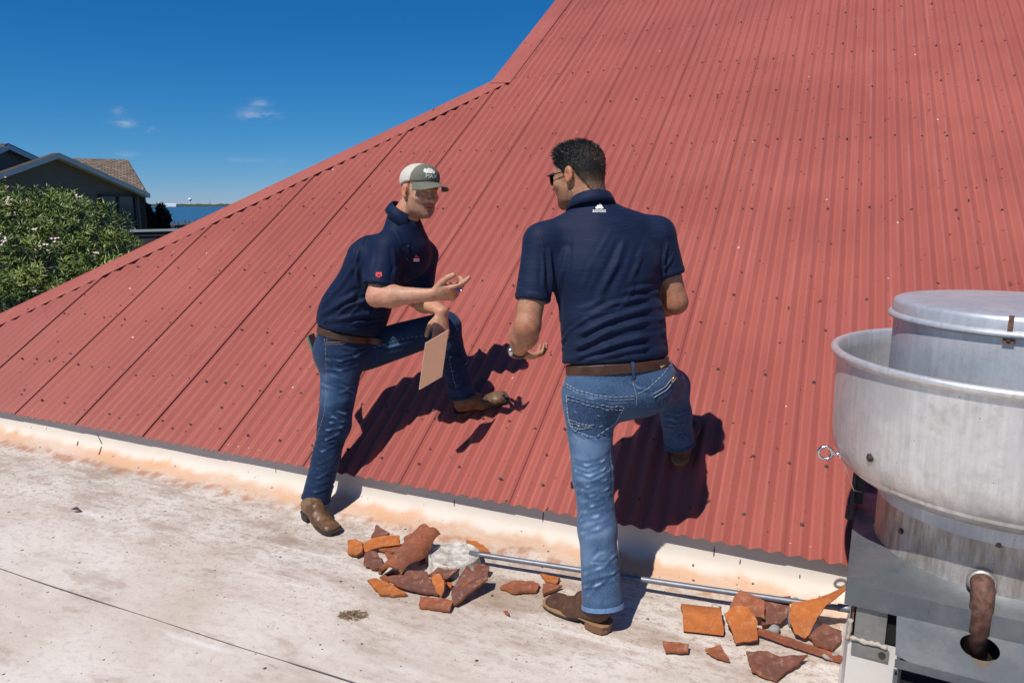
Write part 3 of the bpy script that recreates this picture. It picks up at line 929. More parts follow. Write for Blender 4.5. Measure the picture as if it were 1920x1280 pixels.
def boot(parent, heel, fwd, up, length, upper_m, sole_m, heel_m, welt_m, shaft_to, wid=0.098):
    """roper boot: upper with shaft, welt and stacked heel. heel = back of the heel on the ground"""
    f_ = unit(A(fwd)); u_ = A(up); u_ = unit(u_ - f_ * (u_ @ f_)); r_ = np.cross(f_, u_); h0 = A(heel); k_ = length / 0.30
    def drop(y): t_ = np.clip((y - 0.085) / 0.075, 0, 1); return 0.019 * t_ * t_ * (3 - 2 * t_)
    L = lambda x, y, z: h0 + r_ * x * k_ + f_ * y * k_ + u_ * (z - drop(y)) * k_
    sh = A(shaft_to)
    def fn(P):
        d = d_seg(P, L(0, 0.045, 0.060), L(0, 0.150, 0.050), r_, (0.036 * k_, 0.036 * k_), (0.042 * k_, 0.034 * k_))
        d = smin(d, d_seg(P, L(0, 0.150, 0.048), L(0.003, 0.245, 0.040), r_, (0.043 * k_, 0.032 * k_), (0.041 * k_, 0.021 * k_)), 0.035)
        d = smin(d, d_seg(P, L(0.003, 0.235, 0.038), L(0.003, 0.262, 0.036), r_, (0.040 * k_, 0.020 * k_), (0.036 * k_, 0.017 * k_)), 0.02)
        d = smin(d, d_seg(P, L(0, 0.066, 0.080), L(0, 0.120, 0.092), r_, (0.036 * k_, 0.030 * k_), (0.034 * k_, 0.026 * k_)), 0.035)
        d = smin(d, d_seg(P, L(0, 0.062, 0.075), sh, f_, (0.045 * k_, 0.037 * k_), (0.046 * k_, 0.043 * k_)), 0.03)
        # instep crease
        d = d + 0.0022 * np.exp(-((((P - L(0, 0.165, 0.085)) @ f_) / 0.006) ** 2)) + 0.0016 * np.exp(-((((P - L(0, 0.188, 0.08)) @ f_) / 0.005) ** 2))
        yl = ((P - h0) @ f_) / k_; zl = ((P - h0) @ u_) / k_
        return np.maximum(d, (0.0285 - drop(yl) - zl) * k_)
    pts = np.array([L(x, y, z) for x in (-.1, .1) for y in (-.03, .33) for z in (0, .14)] + [sh - 0.08, sh + 0.08])
    V, Fq = sdf_mesh(fn, pts.min(0), pts.max(0), 0.0045)
    V = lap_smooth(V, Fq, 1, 0.4); N = vnormals(V, Fq); V = V + N * (0.0012 * vnoise(V, 45, 3))[:, None]
    b = mesh_np('boot', V, Fq, upper_m, parent)
    ol = [(-.030, .012), (-.039, .040), (-.038, .080), (-.034, .115), (-.040, .160), (-.047, .205), (-.047, .240), (-.040, .268), (-.022, .284), (.003, .288), (.026, .283), (.042, .264), (.048, .235), (.047, .200), (.041, .155), (.034, .115), (.037, .080), (.039, .040), (.030, .012), (.012, .002), (-.012, .002)]
    def slab(name, pts_, z0, z1, mat_, grow=1.0, cond=None):
        cx_ = 0.0; cy_ = 0.145; n_ = len(pts_)
        v = [L((x - cx_) * grow, cy_ + (y - cy_) * grow, z) for z in (z0, z1) for (x, y) in pts_]
        f = [tuple(range(n_))[::-1], tuple(range(n_, 2 * n_))] + [(i, (i + 1) % n_, n_ + (i + 1) % n_, n_ + i) for i in range(n_)]
        return obj(name, v, f, mat_, b, smooth=False)
    # sole rises over the heel as one sheet, welt on top of it
    slab('welt', ol, 0.0275, 0.0325, welt_m, 1.045)
    fore = [(x, y) for (x, y) in ol if y > 0.10]
    slab('sole', fore, 0.0190, 0.0272, sole_m, 1.03)
    hl = [(x, y) for (x, y) in ol if y <= 0.083]
    slab('heel', hl, 0.000, 0.0270, heel_m, 1.01)
    return b
def garment(name, fn, lo, hi, h, material, parent, folds=(), noise=(), post=None, attrs=None, smooth=1, fade=None, extra=None):
    V, Fq = sdf_mesh(fn, lo, hi, h)
    V = lap_smooth(V, Fq, smooth, 0.5)
    bv = bvh_of(V, Fq); N = vnormals(V, Fq)
    d = folds_disp(V, N, bv, folds) if folds else np.zeros(len(V))
    for (vec, sc_, amp, seed) in noise:
        Q = V * np.array(vec); d = d + amp * (1 - np.abs(vnoise(Q, sc_, seed)) * 2)
    if post is not None: d = d * post(V)
    if extra is not None: d = d + extra(V)
    V2 = V + N * d[:, None]
    V2 = lap_smooth(V2, Fq, 1, 0.35)
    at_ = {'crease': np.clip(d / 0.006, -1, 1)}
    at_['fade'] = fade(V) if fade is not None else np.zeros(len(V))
    o = mesh_np(name, V2, Fq, material, parent, at_)
    return o, bvh_of(V2, Fq), (V2, Fq)
def part(name, vf, material, parent, smooth=True): return obj(name, vf[0], vf[1], material, parent, smooth)
def collar(parent, neck, up, front, lat, r_top, r_bot, drop, gap_deg, material, h_top=0.055, tip=0.02):
    """folded polo collar round the neck, open at the front"""
    u_ = unit(A(up)); f_ = unit(A(front) - u_ * (A(front) @ u_)); l_ = np.cross(u_, f_); c = A(neck)
    n = 44; v, f = [], []
    for i in range(n + 1):
        a = math.radians(gap_deg / 2 + (360 - gap_deg) * i / n)
        d = f_ * math.cos(a) + l_ * math.sin(a)
        back_ = (1 - math.cos(a)) / 2                      # 0 at the front, 1 at the back
        ht = h_top * (0.55 + 0.45 * back_)
        fr = 1 - back_
        rb = r_bot * (1 + 0.10 * fr)
        prof = [(r_top * 0.985, ht - 0.030), (r_top, ht - 0.004), (r_top + 0.003, ht), (r_top + 0.008, ht - 0.003), ((r_top + rb) / 2 + 0.006, ht - drop * 0.45), (rb + 0.003, ht - drop - tip * fr ** 3), (rb - 0.003, ht - drop - tip * fr ** 3 + 0.001), ((r_top + rb) / 2 + 0.000, ht - drop * 0.45 - 0.004), (r_top + 0.003, ht - 0.014)]
        for (r, z) in prof: v.append(c + d * r + u_ * z)
    m_ = 9
    for i in range(n):
        for j in range(m_ - 1):
            a = i * m_ + j; f.append((a, a + 1, a + m_ + 1, a + m_))
    return obj('collar', v, f, material, parent)

def creases(rng, n, x_rng, y_rng, ang, length, amp, wid, bend=6.0):
    """short random creases in a picked area of a garment"""
    out = []
    for _ in range(n):
        x, y = rng.uniform(*x_rng), rng.uniform(*y_rng); a = math.radians(rng.uniform(*ang)); l = rng.uniform(*length) / 2
        dx, dy = math.cos(a) * l, -math.sin(a) * l; b = rng.uniform(-bend, bend)
        out.append(([(x - dx, y - dy), (x, y + b), (x + dx, y + dy)], rng.uniform(*amp), rng.uniform(*wid)))
    return out
def hem_groove(items):
    """a stitched line near the end of a sleeve: (end point, axis, axis start, reach)"""
    def fn(V):
        d = np.zeros(len(V))
        for (end, ax, reach) in items:
            z = (V - end) @ ax; rad = np.linalg.norm(V - end - z[:, None] * ax, axis=1)
            k_ = (rad < reach) & (z < 0.01) & (z > -0.06)
            d += k_ * (-0.0022 * np.exp(-((z + 0.024) / 0.003) ** 2) + 0.0012 * (z > -0.022))
        return d
    return fn
# ================================================================== the man with his back to us
JR = {k_: A(at(*q)) for k_, q in dict(
    knee=(1112, 890, 2.52), ank=(1130, 1112, 2.40), hipL=(1103, 742, 2.60), hipR=(1212, 718, 2.66), kneeR=(1260, 724, 3.02), ankR=(1272, 842, 3.13),
    pel=(1156, 700, 2.63), waist=(1150, 610, 2.66), chest=(1134, 500, 2.70), neck=(1112, 388, 2.735), head=(1083, 330, 2.78),
    shL=(1016, 446, 2.67), shR=(1232, 434, 2.76), elL=(989, 612, 2.57), wrL=(969, 661, 2.75), elR=(1266, 566, 2.75), wrR=(1206, 572, 2.98)).items()}
hRv = roof_pt(*[((Vector((0.761, 3.073, 0.363)) - ORG).dot(q)) for q in (EX, US)], AMP + 0.005)
JR['ankR'] = A(hRv) + A(US) * 0.062 + A(RN) * 0.10
J = JR
lat_p = unit(J['hipR'] - J['hipL'] + np.array([0, 0, 0.022])); lat_s = unit(J['shR'] - J['shL'])
up_b = unit(J['waist'] - J['pel']); fwd_p = unit(np.cross(up_b, lat_p)); fwd_p = fwd_p if fwd_p[1] > 0 else -fwd_p
headR = Head(J['head'], (-0.79, 0.60, -0.16), (-0.02, 0.06, 1))
handRL = hand_bones(J['wrL'] + np.array([0.0, 0.01, -0.004]), (0.86, 0.42, -0.26), (-0.05, 0.35, 1.0), -1, ((.45, .65, .35), (.45, .65, .35), (.45, .65, .4), (.5, .65, .4)), 0.92, thumb=((0.5, 0.7, 0.5), (0.3, 0.8, 0.4), (0.1, 0.9, 0.4)))
handRR = hand_bones(J['wrR'], (-0.55, 0.75, 0.35), (-0.6, -0.3, 0.4), 1, ((.8, .9, .5), (.9, 1.0, .6), (1.0, 1.0, .6), (1.0, 1.0, .6)), 1.0)
def body_R(P):
    J = JR
    d = near_only(P, headR.sdf, J['head'], 0.26)
    d = smin(d, d_bone(P, headR.L(0, -0.035, -0.045), J['neck'] - np.array([0, 0, 0.03]), 0.058, 0.066), 0.03)
    t = d_seg(P, J['pel'], J['waist'], lat_p, (0.15, 0.10), (0.15, 0.10))
    t = smin(t, d_seg(P, J['waist'], J['chest'], lat_s, (0.15, 0.10), (0.165, 0.10)), 0.04)
    t = smin(t, d_seg(P, J['chest'], (J['shL'] + J['shR']) / 2, lat_s, (0.165, 0.10), (0.15, 0.075)), 0.04)
    d = smin(d, t, 0.05)
    for sh, el, wr, H in (('shL', 'elL', 'wrL', handRL), ('shR', 'elR', 'wrR', handRR)):
        a = d_bone(P, J[sh], J[el], 0.056, 0.0465)
        mid = J[el] + (J[wr] - J[el]) * 0.30
        a = smin(a, d_bone(P, J[el], mid, 0.0455, 0.0500), 0.02)
        a = smin(a, d_seg(P, mid, J[wr], H[3][0], (0.0490, 0.0470), (0.0300, 0.0230)), 0.03)
        a = smin(a, near_only(P, lambda q: d_hand(q, H), H[3][3](0, 0.07, 0), 0.22), 0.012)
        d = smin(d, a, 0.03)
    for hp, kn, an in (('hipL', 'knee', 'ank'), ('hipR', 'kneeR', 'ankR')):
        l = smin(d_bone(P, J[hp], J[kn], 0.066, 0.048), d_bone(P, J[kn], J[an], 0.048, 0.034), 0.02)
        d = smin(d, l, 0.03)
    return d
allp = np.array(list(JR.values()))
V, Fq = sdf_mesh(body_R, allp.min(0) - 0.2, allp.max(0) + np.array([0.2, 0.2, 0.2]), 0.0045)
tint, Q, near = headR.tint(V)
# short beard on the jaw and cropped hair at the sides
br = near & (Q[:, 2] < -0.035) & (Q[:, 1] > -0.01) & (np.abs(Q[:, 0]) < 0.074) & (Q[:, 2] > -0.125)
k_ = np.clip((-0.035 - Q[:, 2]) / 0.02, 0, 1) * br
tint *= (1 - k_ * (0.35 + 0.3 * np.abs(vnoise(V, 240, 4))))[:, None]
for q_, w_, c_ in ((J['elL'], 0.05, (0.92, 0.76, 0.72)), (J['elR'], 0.05, (0.92, 0.76, 0.72))):
    kk = np.exp(-np.sum(((V - q_ - np.array([0, -0.03, 0])) / w_) ** 2, axis=1))[:, None]; tint = tint * (1 - kk * (1 - np.array(c_)))
person_R = mesh_np('person', V, Fq, SKIN_R, None, {'tint': tint})
tag(person_R, 'man seen from behind in navy polo and faded blue jeans, wearing sunglasses', 'person')

# --- shirt
sl_L = J['shL'] + (J['elL'] - J['shL']) * 0.71; sl_R = J['shR'] + (J['elR'] - J['shR']) * 0.62
axL = unit(J['elL'] - J['shL']); axR = unit(J['elR'] - J['shR'])
blt_c = J['pel'] + up_b * 0.022
def shirt_R(P):
    J = JR; m3 = (J['shL'] + J['shR']) / 2 + np.array([0, 0.0, 0.0])
    d = d_seg(P, J['pel'] - up_b * 0.03, J['pel'] + up_b * 0.075, lat_p, (0.188, 0.127), (0.200, 0.137))
    d = smin(d, d_seg(P, J['pel'] + up_b * 0.07, J['waist'], lat_p, (0.200, 0.137), (0.190, 0.132)), 0.03)
    d = smin(d, d_seg(P, J['waist'], J['chest'], lat_s, (0.190, 0.132), (0.206, 0.138)), 0.05)
    d = smin(d, d_seg(P, J['chest'], m3 - np.array([0, 0, 0.02]), lat_s, (0.206, 0.138), (0.195, 0.105)), 0.05)
    d = smin(d, d_bone(P, m3 + np.array([0, 0, -0.03]), J['neck'] + np.array([0, 0, -0.005]), 0.10, 0.064), 0.08)
    for sh in ('shL', 'shR'): d = smin(d, d_bone(P, J['neck'] + np.array([0, 0, -0.045]), J[sh] + np.array([0, 0, -0.006]), 0.060, 0.052), 0.05)
    for sh, el, end, ax, r0, r1 in (('shL', 'elL', sl_L, axL, 0.072, 0.0645), ('shR', 'elR', sl_R, axR, 0.074, 0.066)):
        s = d_bone(P, J[sh] - np.array([0, 0, 0.020]), J[el], r0 - 0.004, r1 - 0.004)
        s = smax(s, d_plane(P, end, ax), 0.004)
        d = smin(d, s, 0.042)
    d = smax(d, -d_plane(P, J['pel'] + up_b * 0.049 , up_b), 0.016)
    return smax(d, d_plane(P, headR.L(0, -0.03, -0.12) + np.array([0, 0, 0.01]), J['head'] - J['neck']), 0.01)
FR = [
    # diagonal pulls across the lower back, from the right hip up to the left
    ([(1252, 622), (1200, 632), (1140, 648), (1085, 668), (1050, 680)], 0.0085, 0.011),
    ([(1248, 596), (1200, 604), (1140, 622), (1090, 648), (1046, 655)], 0.0085, 0.012),
    ([(1244, 570), (1205, 580), (1150, 596), (1095, 622), (1045, 640)], 0.0075, 0.011),
    ([(1238, 548), (1195, 560), (1150, 570), (1108, 590)], 0.0060, 0.010),
    ([(1250, 640), (1205, 652), (1150, 664), (1100, 676)], 0.0070, 0.009),
    ([(1240, 530), (1205, 540), (1170, 546)], 0.0050, 0.009),
    # from the shoulder blade down
    ([(1170, 455), (1158, 490), (1136, 530), (1122, 560)], 0.0065, 0.014),
    ([(1205, 470), (1192, 505), (1180, 535)], 0.0045, 0.012),
    ([(1062, 470), (1055, 510), (1046, 560), (1044, 600)], 0.0065, 0.012),
    ([(1030, 470), (1033, 520), (1040, 570)], 0.0075, 0.010),
    ([(1095, 600), (1062, 625), (1042, 648)], 0.0055, 0.009),
    ([(1018, 470), (1020, 500), (1018, 540)], 0.0035, 0.008),
    ([(1252, 455), (1244, 490), (1247, 520)], 0.0050, 0.008),
    ([(1262, 480), (1252, 497), (1243, 505)], 0.0040, 0.007),
]
FR = [(l_, a_ * 1.45, w_ * 0.85) for (l_, a_, w_) in FR]
rc = random.Random(11)
FR += creases(rc, 14, (1060, 1235), (560, 670), (8, 32), (40, 90), (0.002, 0.0045), (0.004, 0.008))
FR += creases(rc, 7, (1060, 1220), (450, 560), (55, 85), (40, 80), (0.0015, 0.003), (0.006, 0.010))
shirt_o, bv_sR, geoR = garment('shirt', shirt_R, allp.min(0) - 0.15, np.array([0.85, 3.05, 1.66]), 0.0052, SHIRT_R, person_R, FR,
                         noise=(((5, 5, 9), 1.0, 0.0016, 3), ((14, 14, 20), 1.0, 0.0008, 8)), extra=hem_groove([(sl_L, axL, 0.085), (sl_R, axR, 0.085)]))
collar(person_R, J['neck'] + np.array([-0.006, 0.0, -0.008]), np.array([-0.04, 0.16, 1.0]), (-0.35, 0.94, 0), lat_s, 0.069, 0.090, 0.046, 46, SHIRT_R, 0.062)
SEAM_M = simple('navy_seam', (0.0035, 0.007, 0.022), 0.8)
for ln in ([(1004, 428), (1014, 450), (1021, 480), (1026, 520), (1029, 545)], [(1243, 424), (1250, 450), (1250, 480), (1243, 515)]):
    part('armhole_seam', ribbon(bv_sR, ln, 0.0030, 0.0006), SEAM_M, shirt_o)
# print between the shoulders: three slanted bars over a word
v, f = text_faces('adidas', 1.0)
xs = [q[0] for q in v]; w_ = max(xs) - min(xs)
def logo_map(x, y, z=0): return (1123.5 + x, 398.5 - y)
vv = [on_surf(bv_sR, *logo_map(q[0] / w_ * 24.5, q[1] / w_ * 24.5 * 1.05), 0.0022) for q in v]
obj('word_print', vv, f, PRINT_W, shirt_o, smooth=False)
mb = MB()
for i_, (x0, tip) in enumerate(((-9.5, 4.4), (-4.8, 7.6), (0.4, 10.8))):
    quad = [(x0, 1.6 + 7.5), (x0 + 3.6, 1.6 + 7.5), ]
    base = 7.4; w = 3.7; hgt = tip - 0.5
    pts = [(x0, base + max(0, 1.7 - i_ * 0.8)), (x0 + w * 0.45, base), (x0 + w + 1.2, base), (x0 + w * 0.35 + 3.2 - hgt * 0.55, base + hgt), (x0 + 0.35 * w - hgt * 0.55, base + hgt - 1.9)]
    pts = [(x0, base), (x0 + w + 0.9, base), (x0 + w + 0.9 - hgt * 0.62, base + hgt), (x0 - hgt * 0.62 + 1.1, base + hgt - 2.0)]
    mb.add([on_surf(bv_sR, *logo_map(p[0] + 3.2, p[1] - 0.4), 0.0022) for p in pts], [(0, 1, 2, 3)])
mb.build('bar_print', PRINT_W, shirt_o)

# --- jeans
hem_n = unit(J['knee'] - J['ank']); hemR_n = unit(J['kneeR'] - J['ankR'])
hem_c = A(at(1130, 1139, 2.405)); hemR_c = A(hRv) + A(US) * 0.060 + A(RN) * 0.088 
def jeans_R(P):
    J = JR
    d = d_seg(P, J['pel'] + up_b * 0.06, J['pel'] - up_b * 0.055, lat_p, (0.186, 0.126), (0.182, 0.128))
    for sg, hp in ((-1, 'hipL'), (1, 'hipR')):
        d = smin(d, d_ell(P, J[hp] - fwd_p * 0.045 + lat_p * (-0.012 * sg) - up_b * 0.012, (0.092, 0.088, 0.095)), 0.05)
    d = smax(d, d_plane(P, J['pel'] + up_b * 0.046, up_b), 0.004)
    c1 = J['knee'] * 0.55 + J['ank'] * 0.45
    l = d_bone(P, J['hipL'] + np.array([-.004, 0, 0]), J['knee'], 0.096, 0.0735)
    l = smin(l, d_bone(P, J['knee'], c1, 0.0725, 0.068), 0.03)
    l = smin(l, d_bone(P, c1, hem_c - hem_n * 0.04, 0.067, 0.076), 0.03)
    l = smax(l, -d_plane(P, hem_c, hem_n), 0.005)
    d = smin(d, l, 0.045)
    c2 = J['kneeR'] * 0.5 + J['ankR'] * 0.5
    r = d_bone(P, J['hipR'] + np.array([.010, 0.02, 0.022]), J['kneeR'], 0.101, 0.073)
    r = smin(r, d_bone(P, J['kneeR'], c2, 0.072, 0.064), 0.03)
    r = smin(r, d_bone(P, c2, hemR_c - hemR_n * 0.04, 0.064, 0.070), 0.03)
    r = smax(r, -d_plane(P, hemR_c, hemR_n), 0.005)
    d = smin(d, r, 0.045)
    return d
def fade_light_R(V):
    J = JR
    back_ = np.clip(-(V - (J['hipL'] + J['knee']) / 2) @ np.array([0.35, 0.9, -0.15]) / 0.09, -1, 1)
    onleg = np.clip((0.93 - V[:, 2]) / 0.15, 0, 1) * np.clip((V[:, 2] - 0.05) / 0.25, 0, 1)
    left = (V[:, 1] < 2.85)
    return 0.34 + 0.46 * back_ * onleg * left + 0.06 * (~left)  # last term puts light into the raised leg's tone, lifting its shade
FJ = [
    # under the seat
    ([(1052, 775), (1085, 798), (1125, 800), (1160, 778)], 0.0060, 0.008),
    ([(1050, 755), (1080, 772), (1120, 778), (1150, 768)], 0.0050, 0.007),
    ([(1060, 800), (1095, 815), (1140, 806)], 0.0035, 0.008),
    ([(1075, 735), (1110, 748), (1150, 742)], 0.0035, 0.008),
    # behind the knee
    ([(1074, 862), (1100, 872), (1130, 864), (1153, 838)], 0.0060, 0.007),
    ([(1078, 882), (1105, 892), (1132, 880), (1152, 858)], 0.0070, 0.007),
    ([(1076, 905), (1102, 912), (1135, 900), (1152, 882)], 0.0065, 0.007),
    ([(1078, 926), (1108, 930), (1138, 916), (1152, 905)], 0.0060, 0.007),
    ([(1080, 950), (1110, 948), (1140, 935)], 0.0050, 0.008),
    ([(1088, 975), (1118, 968), (1148, 948)], 0.0045, 0.008),
    ([(1090, 1000), (1120, 990), (1150, 975)], 0.0035, 0.009),
    ([(1096, 1075), (1125, 1064), (1155, 1050)], 0.0045, 0.010),
    ([(1095, 1098), (1120, 1094), (1152, 1085)], 0.0050, 0.009),
    ([(1145, 840), (1150, 900), (1151, 950)], 0.0040, 0.008),
    # raised leg
    ([(1222, 740), (1240, 752), (1270, 748)], 0.0045, 0.009),
    ([(1232, 790), (1255, 797), (1285, 786)], 0.0035, 0.009),
    ([(1180, 716), (1200, 728), (1222, 730)], 0.0040, 0.007),
]
FJ = [(l_, a_ * 0.80, w_ * 0.68) for (l_, a_, w_) in FJ]
FJ += creases(rc, 13, (1085, 1145), (845, 985), (-8, 34), (35, 75), (0.0010, 0.0022), (0.003, 0.0050))
FJ += creases(rc, 8, (1095, 1155), (1040, 1120), (0, 40), (20, 50), (0.002, 0.004), (0.004, 0.007))
FJ += creases(rc, 12, (1055, 1160), (740, 820), (-35, 10), (25, 60), (0.0015, 0.0035), (0.003, 0.006))
FJ += creases(rc, 10, (1228, 1290), (735, 830), (-30, 30), (20, 40), (0.0015, 0.003), (0.004, 0.007))
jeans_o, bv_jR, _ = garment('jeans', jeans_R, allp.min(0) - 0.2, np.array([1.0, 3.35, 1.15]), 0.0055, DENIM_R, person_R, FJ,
                        noise=(((6, 6, 18), 1.0, 0.0010, 13), ((16, 16, 34), 1.0, 0.0004, 14)), fade=fade_light_R)
# belt with loops
belt_n = Vector(tuple(unit(up_b + lat_p * 0.0)))
rgB, nnB = ring_on([bv_jR], J['pel'] + up_b * 0.026, belt_n, tuple(lat_p), 0.32, 90); rgB = [(c_, d_, min(r_, 0.190)) for (c_, d_, r_) in rgB]
belt_R = part('belt', band(rgB, nnB, 0.038, 0.003, 0.0032, bulge=0.0006), BELT_M, person_R)
def loop_strip(a_deg_px, parent, rings, nn):
    mb = MB()
    for px in a_deg_px:
        best = min(range(len(rings)), key=lambda i: abs((project(rings[i][0] + rings[i][1] * rings[i][2])[0]) - px) + (0 if rings[i][1].y < 0 else 999))
        c, d, r = rings[best]; t = nn.cross(d).normalized()
        v = []
        for z, o_ in ((-0.040, 0.001), (-0.028, 0.0065), (0.0, 0.0085), (0.028, 0.0065), (0.036, 0.002)):
            for s in (-0.0065, 0.0065): v.append(c + d * (r + o_ + 0.002) + nn * z + t * s)
        mb.add(v, [(2 * i, 2 * i + 1, 2 * i + 3, 2 * i + 2) for i in range(4)])
    return mb
def project(p):
    v = Vector(p) - CAMP; z = v.y * TH_C - v.z * TH_S
    return (CXP + FPX * v.x / z, CYP - FPX * (v.y * TH_S + v.z * TH_C) / z)
loop_strip([1062], None, rgB, nnB).build('belt_loop', DENIM_R, jeans_o, True)
loop_strip([1186], None, rgB, nnB).build('belt_loop', DENIM_R, jeans_o, True)
# hem rolls
rgh, nh = ring_on([bv_jR], hem_c + hem_n * 0.010, Vector(tuple(hem_n)), (0, 1, 0), 0.16, 44)
part('hem', band(rgh, nh, 0.017, 0.0015, 0.0022), mk_denim('washed_hem', (0.09, 0.16, 0.29), (0.17, 0.27, 0.42), (0.30, 0.40, 0.52), 0.9), jeans_o)
rgh, nh = ring_on([bv_jR], hemR_c + hemR_n * 0.010, Vector(tuple(hemR_n)), (0, 1, 0), 0.13, 40)
part('hem', band(rgh, nh, 0.017, 0.001, 0.0018), DENIM_R, jeans_o)
# yoke seam, centre seam, pockets
def seam(name, bvh, line, w, mat_, parent, off=0.0016): return part(name, ribbon(bvh, line, w * 0.72, off, 12, 0 if name == 'pocket_edge' else 3), mat_, parent)
seam('seam', bv_jR, [(1057, 716), (1080, 730), (1115, 740), (1150, 745), (1192, 742)], 0.0035, THREAD_W, jeans_o)
seam('seam', bv_jR, [(1057, 721), (1080, 735), (1115, 745), (1150, 750), (1192, 747)], 0.0022, THREAD_W, jeans_o)
seam('seam', bv_jR, [(1196, 738), (1215, 728), (1240, 705), (1258, 682)], 0.0035, THREAD_W, jeans_o)
seam('seam', bv_jR, [(1186, 716), (1190, 730), (1194, 745), (1193, 760)], 0.0030, THREAD_W, jeans_o)
pk = part('back_pocket', grid_patch(bv_jR, ((1064, 742), (1168, 762), (1150, 792), (1068, 778)), 10, 6, 0.0030), DENIM_R, jeans_o)
part('back_pocket', grid_patch(bv_jR, ((1068, 778), (1150, 792), (1118, 818), (1080, 806)), 8, 4, 0.0030), DENIM_R, jeans_o)
for ln in ([(1064, 741), (1100, 752), (1135, 760), (1169, 761)], [(1064, 747), (1100, 758), (1135, 766), (1167, 767)], [(1064, 741), (1066, 770), (1070, 795), (1078, 806), (1106, 818), (1118, 818), (1150, 793), (1162, 776), (1169, 761)],
           [(1069, 786), (1085, 792), (1110, 796)], [(1071, 792), (1085, 797), (1108, 800)], [(1074, 799), (1092, 803), (1112, 800)], [(1082, 806), (1100, 800), (1114, 793)]):
    seam('pocket_stitching', bv_jR, ln, 0.0022, THREAD_W, jeans_o, 0.0048)
for ln in ([(1224, 738), (1245, 726), (1262, 705)], [(1226, 744), (1248, 731), (1266, 708)]):
    seam('pocket_edge', bv_jR, ln, 0.0030, THREAD_W, jeans_o, 0.004)
part('back_pocket', grid_patch(bv_jR, ((1225, 742), (1266, 708), (1274, 745), (1236, 765)), 6, 5, 0.0035), DENIM_R, jeans_o)
part('leather_patch', grid_patch(bv_jR, ((1233, 680), (1252, 666), (1254, 679), (1238, 691)), 4, 3, 0.0045), simple('tan_patch', (0.30, 0.26, 0.19), 0.7), jeans_o)
# key ring showing in the pocket
mb = MB(); c = on_surf(bv_jR, 1254, 712, 0.012)
mb.tube([c + Vector((0.000, 0, -0.012)), c + Vector((0.004, -0.002, 0.0)), c + Vector((0.010, 0, 0.012))], 0.004, 6)
kr = mb.build('pocket_clip', simple('brass', (0.55, 0.36, 0.12), 0.25, 1.0), jeans_o, True)

# --- boots
hL = A(on_z(1142, 1186)); tL = A(on_z(1042, 1136)); fL = unit(tL - hL)
boot(person_R, hL + np.array([0, 0, 0.002]) , fL, (0, 0, 1), 0.315, BOOT_R, SOLE_DARK, HEEL_M, WELT_M, hem_c + hem_n * 0.05)
hR = A(roof_pt(*[((Vector((0.761, 3.073, 0.363)) - ORG).dot(q)) for q in (EX, US)], AMP + 0.005))
boot(person_R, hR, tuple(US + EX * 0.05), tuple(RN), 0.30, BOOT_R, SOLE_DARK, HEEL_M, WELT_M, hemR_c + hemR_n * 0.05)

# --- watch
wv = unit(J['wrL'] - J['elL']); wc = J['wrL'] - wv * 0.022
mb = MB(); n_ = 28; x_ = handRL[3][0]; x_ = unit(x_ - wv * (x_ @ wv)); z_ = np.cross(wv, x_)
v = []; f = []
for i in range(n_):
    a = 2 * math.pi * i / n_; d = x_ * math.cos(a) * 0.0345 + z_ * math.sin(a) * 0.0290
    for (o_, q) in ((-0.011, 1.0), (-0.011, 1.07), (0.011, 1.07), (0.011, 1.0)): v.append(wc + d * q + wv * o_)
for i in range(n_):
    for j in range(3):
        a = i * 4 + j; b = ((i + 1) % n_) * 4 + j; f.append((a, b, b + 1, a + 1))
mb.add(v, f)
watch = mb.build('wristwatch', simple('black_rubber', (0.01, 0.01, 0.011), 0.4), person_R, True)
face_d = unit(np.array([-0.9, -0.25, -0.1])); face_d = unit(face_d - wv * (face_d @ wv))
cz = wc + face_d * 0.033
t_ = np.cross(wv, face_d)
MB().lathe([(0.0, 0.006), (0.013, 0.006), (0.017, 0.004), (0.0185, 0.0), (0.0185, -0.006)], cz, 20, (Vector(wv), Vector(t_), Vector(face_d))).build('watch_case', simple('steel', (0.6, 0.6, 0.62), 0.22, 1.0, var=0.03), watch, True)

# --- hair: cap of hair plus short strands
def hair_fn(P):
    Q = headR.loc(P)
    d = d_ell(Q, (0, -0.014, 0.036), (0.0800, 0.1020, 0.0900))
    d = smin(d, d_bone(Q, (0, -0.036, -0.02), (0, -0.046, -0.10), 0.0655, 0.063), 0.03)
    d = smin(d, d_ell(Q, (0, 0.030, 0.096), (0.056, 0.055, 0.022)), 0.04)
    d = d - 0.0012 * vnoise(P, 130, 2) - 0.0018 * np.clip((Q[:, 2] - 0.05) / 0.04, 0, 1) * vnoise(P, 60, 6)
    # hairline: up over the forehead, round the ears, down to the nape
    nape = -0.088; line = np.where(Q[:, 1] > 0.012, 0.010 + (Q[:, 1] - 0.012) * 0.75, np.where(Q[:, 1] > -0.045, 0.012 , 0.0))
    line = np.where(Q[:, 1] <= -0.030, 0.012 + (Q[:, 1] + 0.030) * 1.55, line)
    line = np.maximum(line, nape)
    line = np.where((Q[:, 1] > 0.010) & (Q[:, 1] < 0.026), -0.012, line)
    return smax(d, (line - Q[:, 2]) * 0.75, 0.004)
V, Fq = sdf_mesh(hair_fn, J['head'] - 0.16, J['head'] + 0.17, 0.0038)
hairN = vnormals(V, Fq)
m = NT('cropped_hair')
hz = m.attr('shave'); nz = m.noise(m.coord(), 330.0, 2, 0.7); n2 = m.noise(m.coord(), 40.0, 3)
sk = m.mix(m.ramp(nz, 0.42, 0.66), (0.27, 0.140, 0.080), (0.022, 0.015, 0.011))
dk = m.mix(m.ramp(nz, 0.40, 0.75), (0.003, 0.0025, 0.0025), (0.010, 0.008, 0.007))
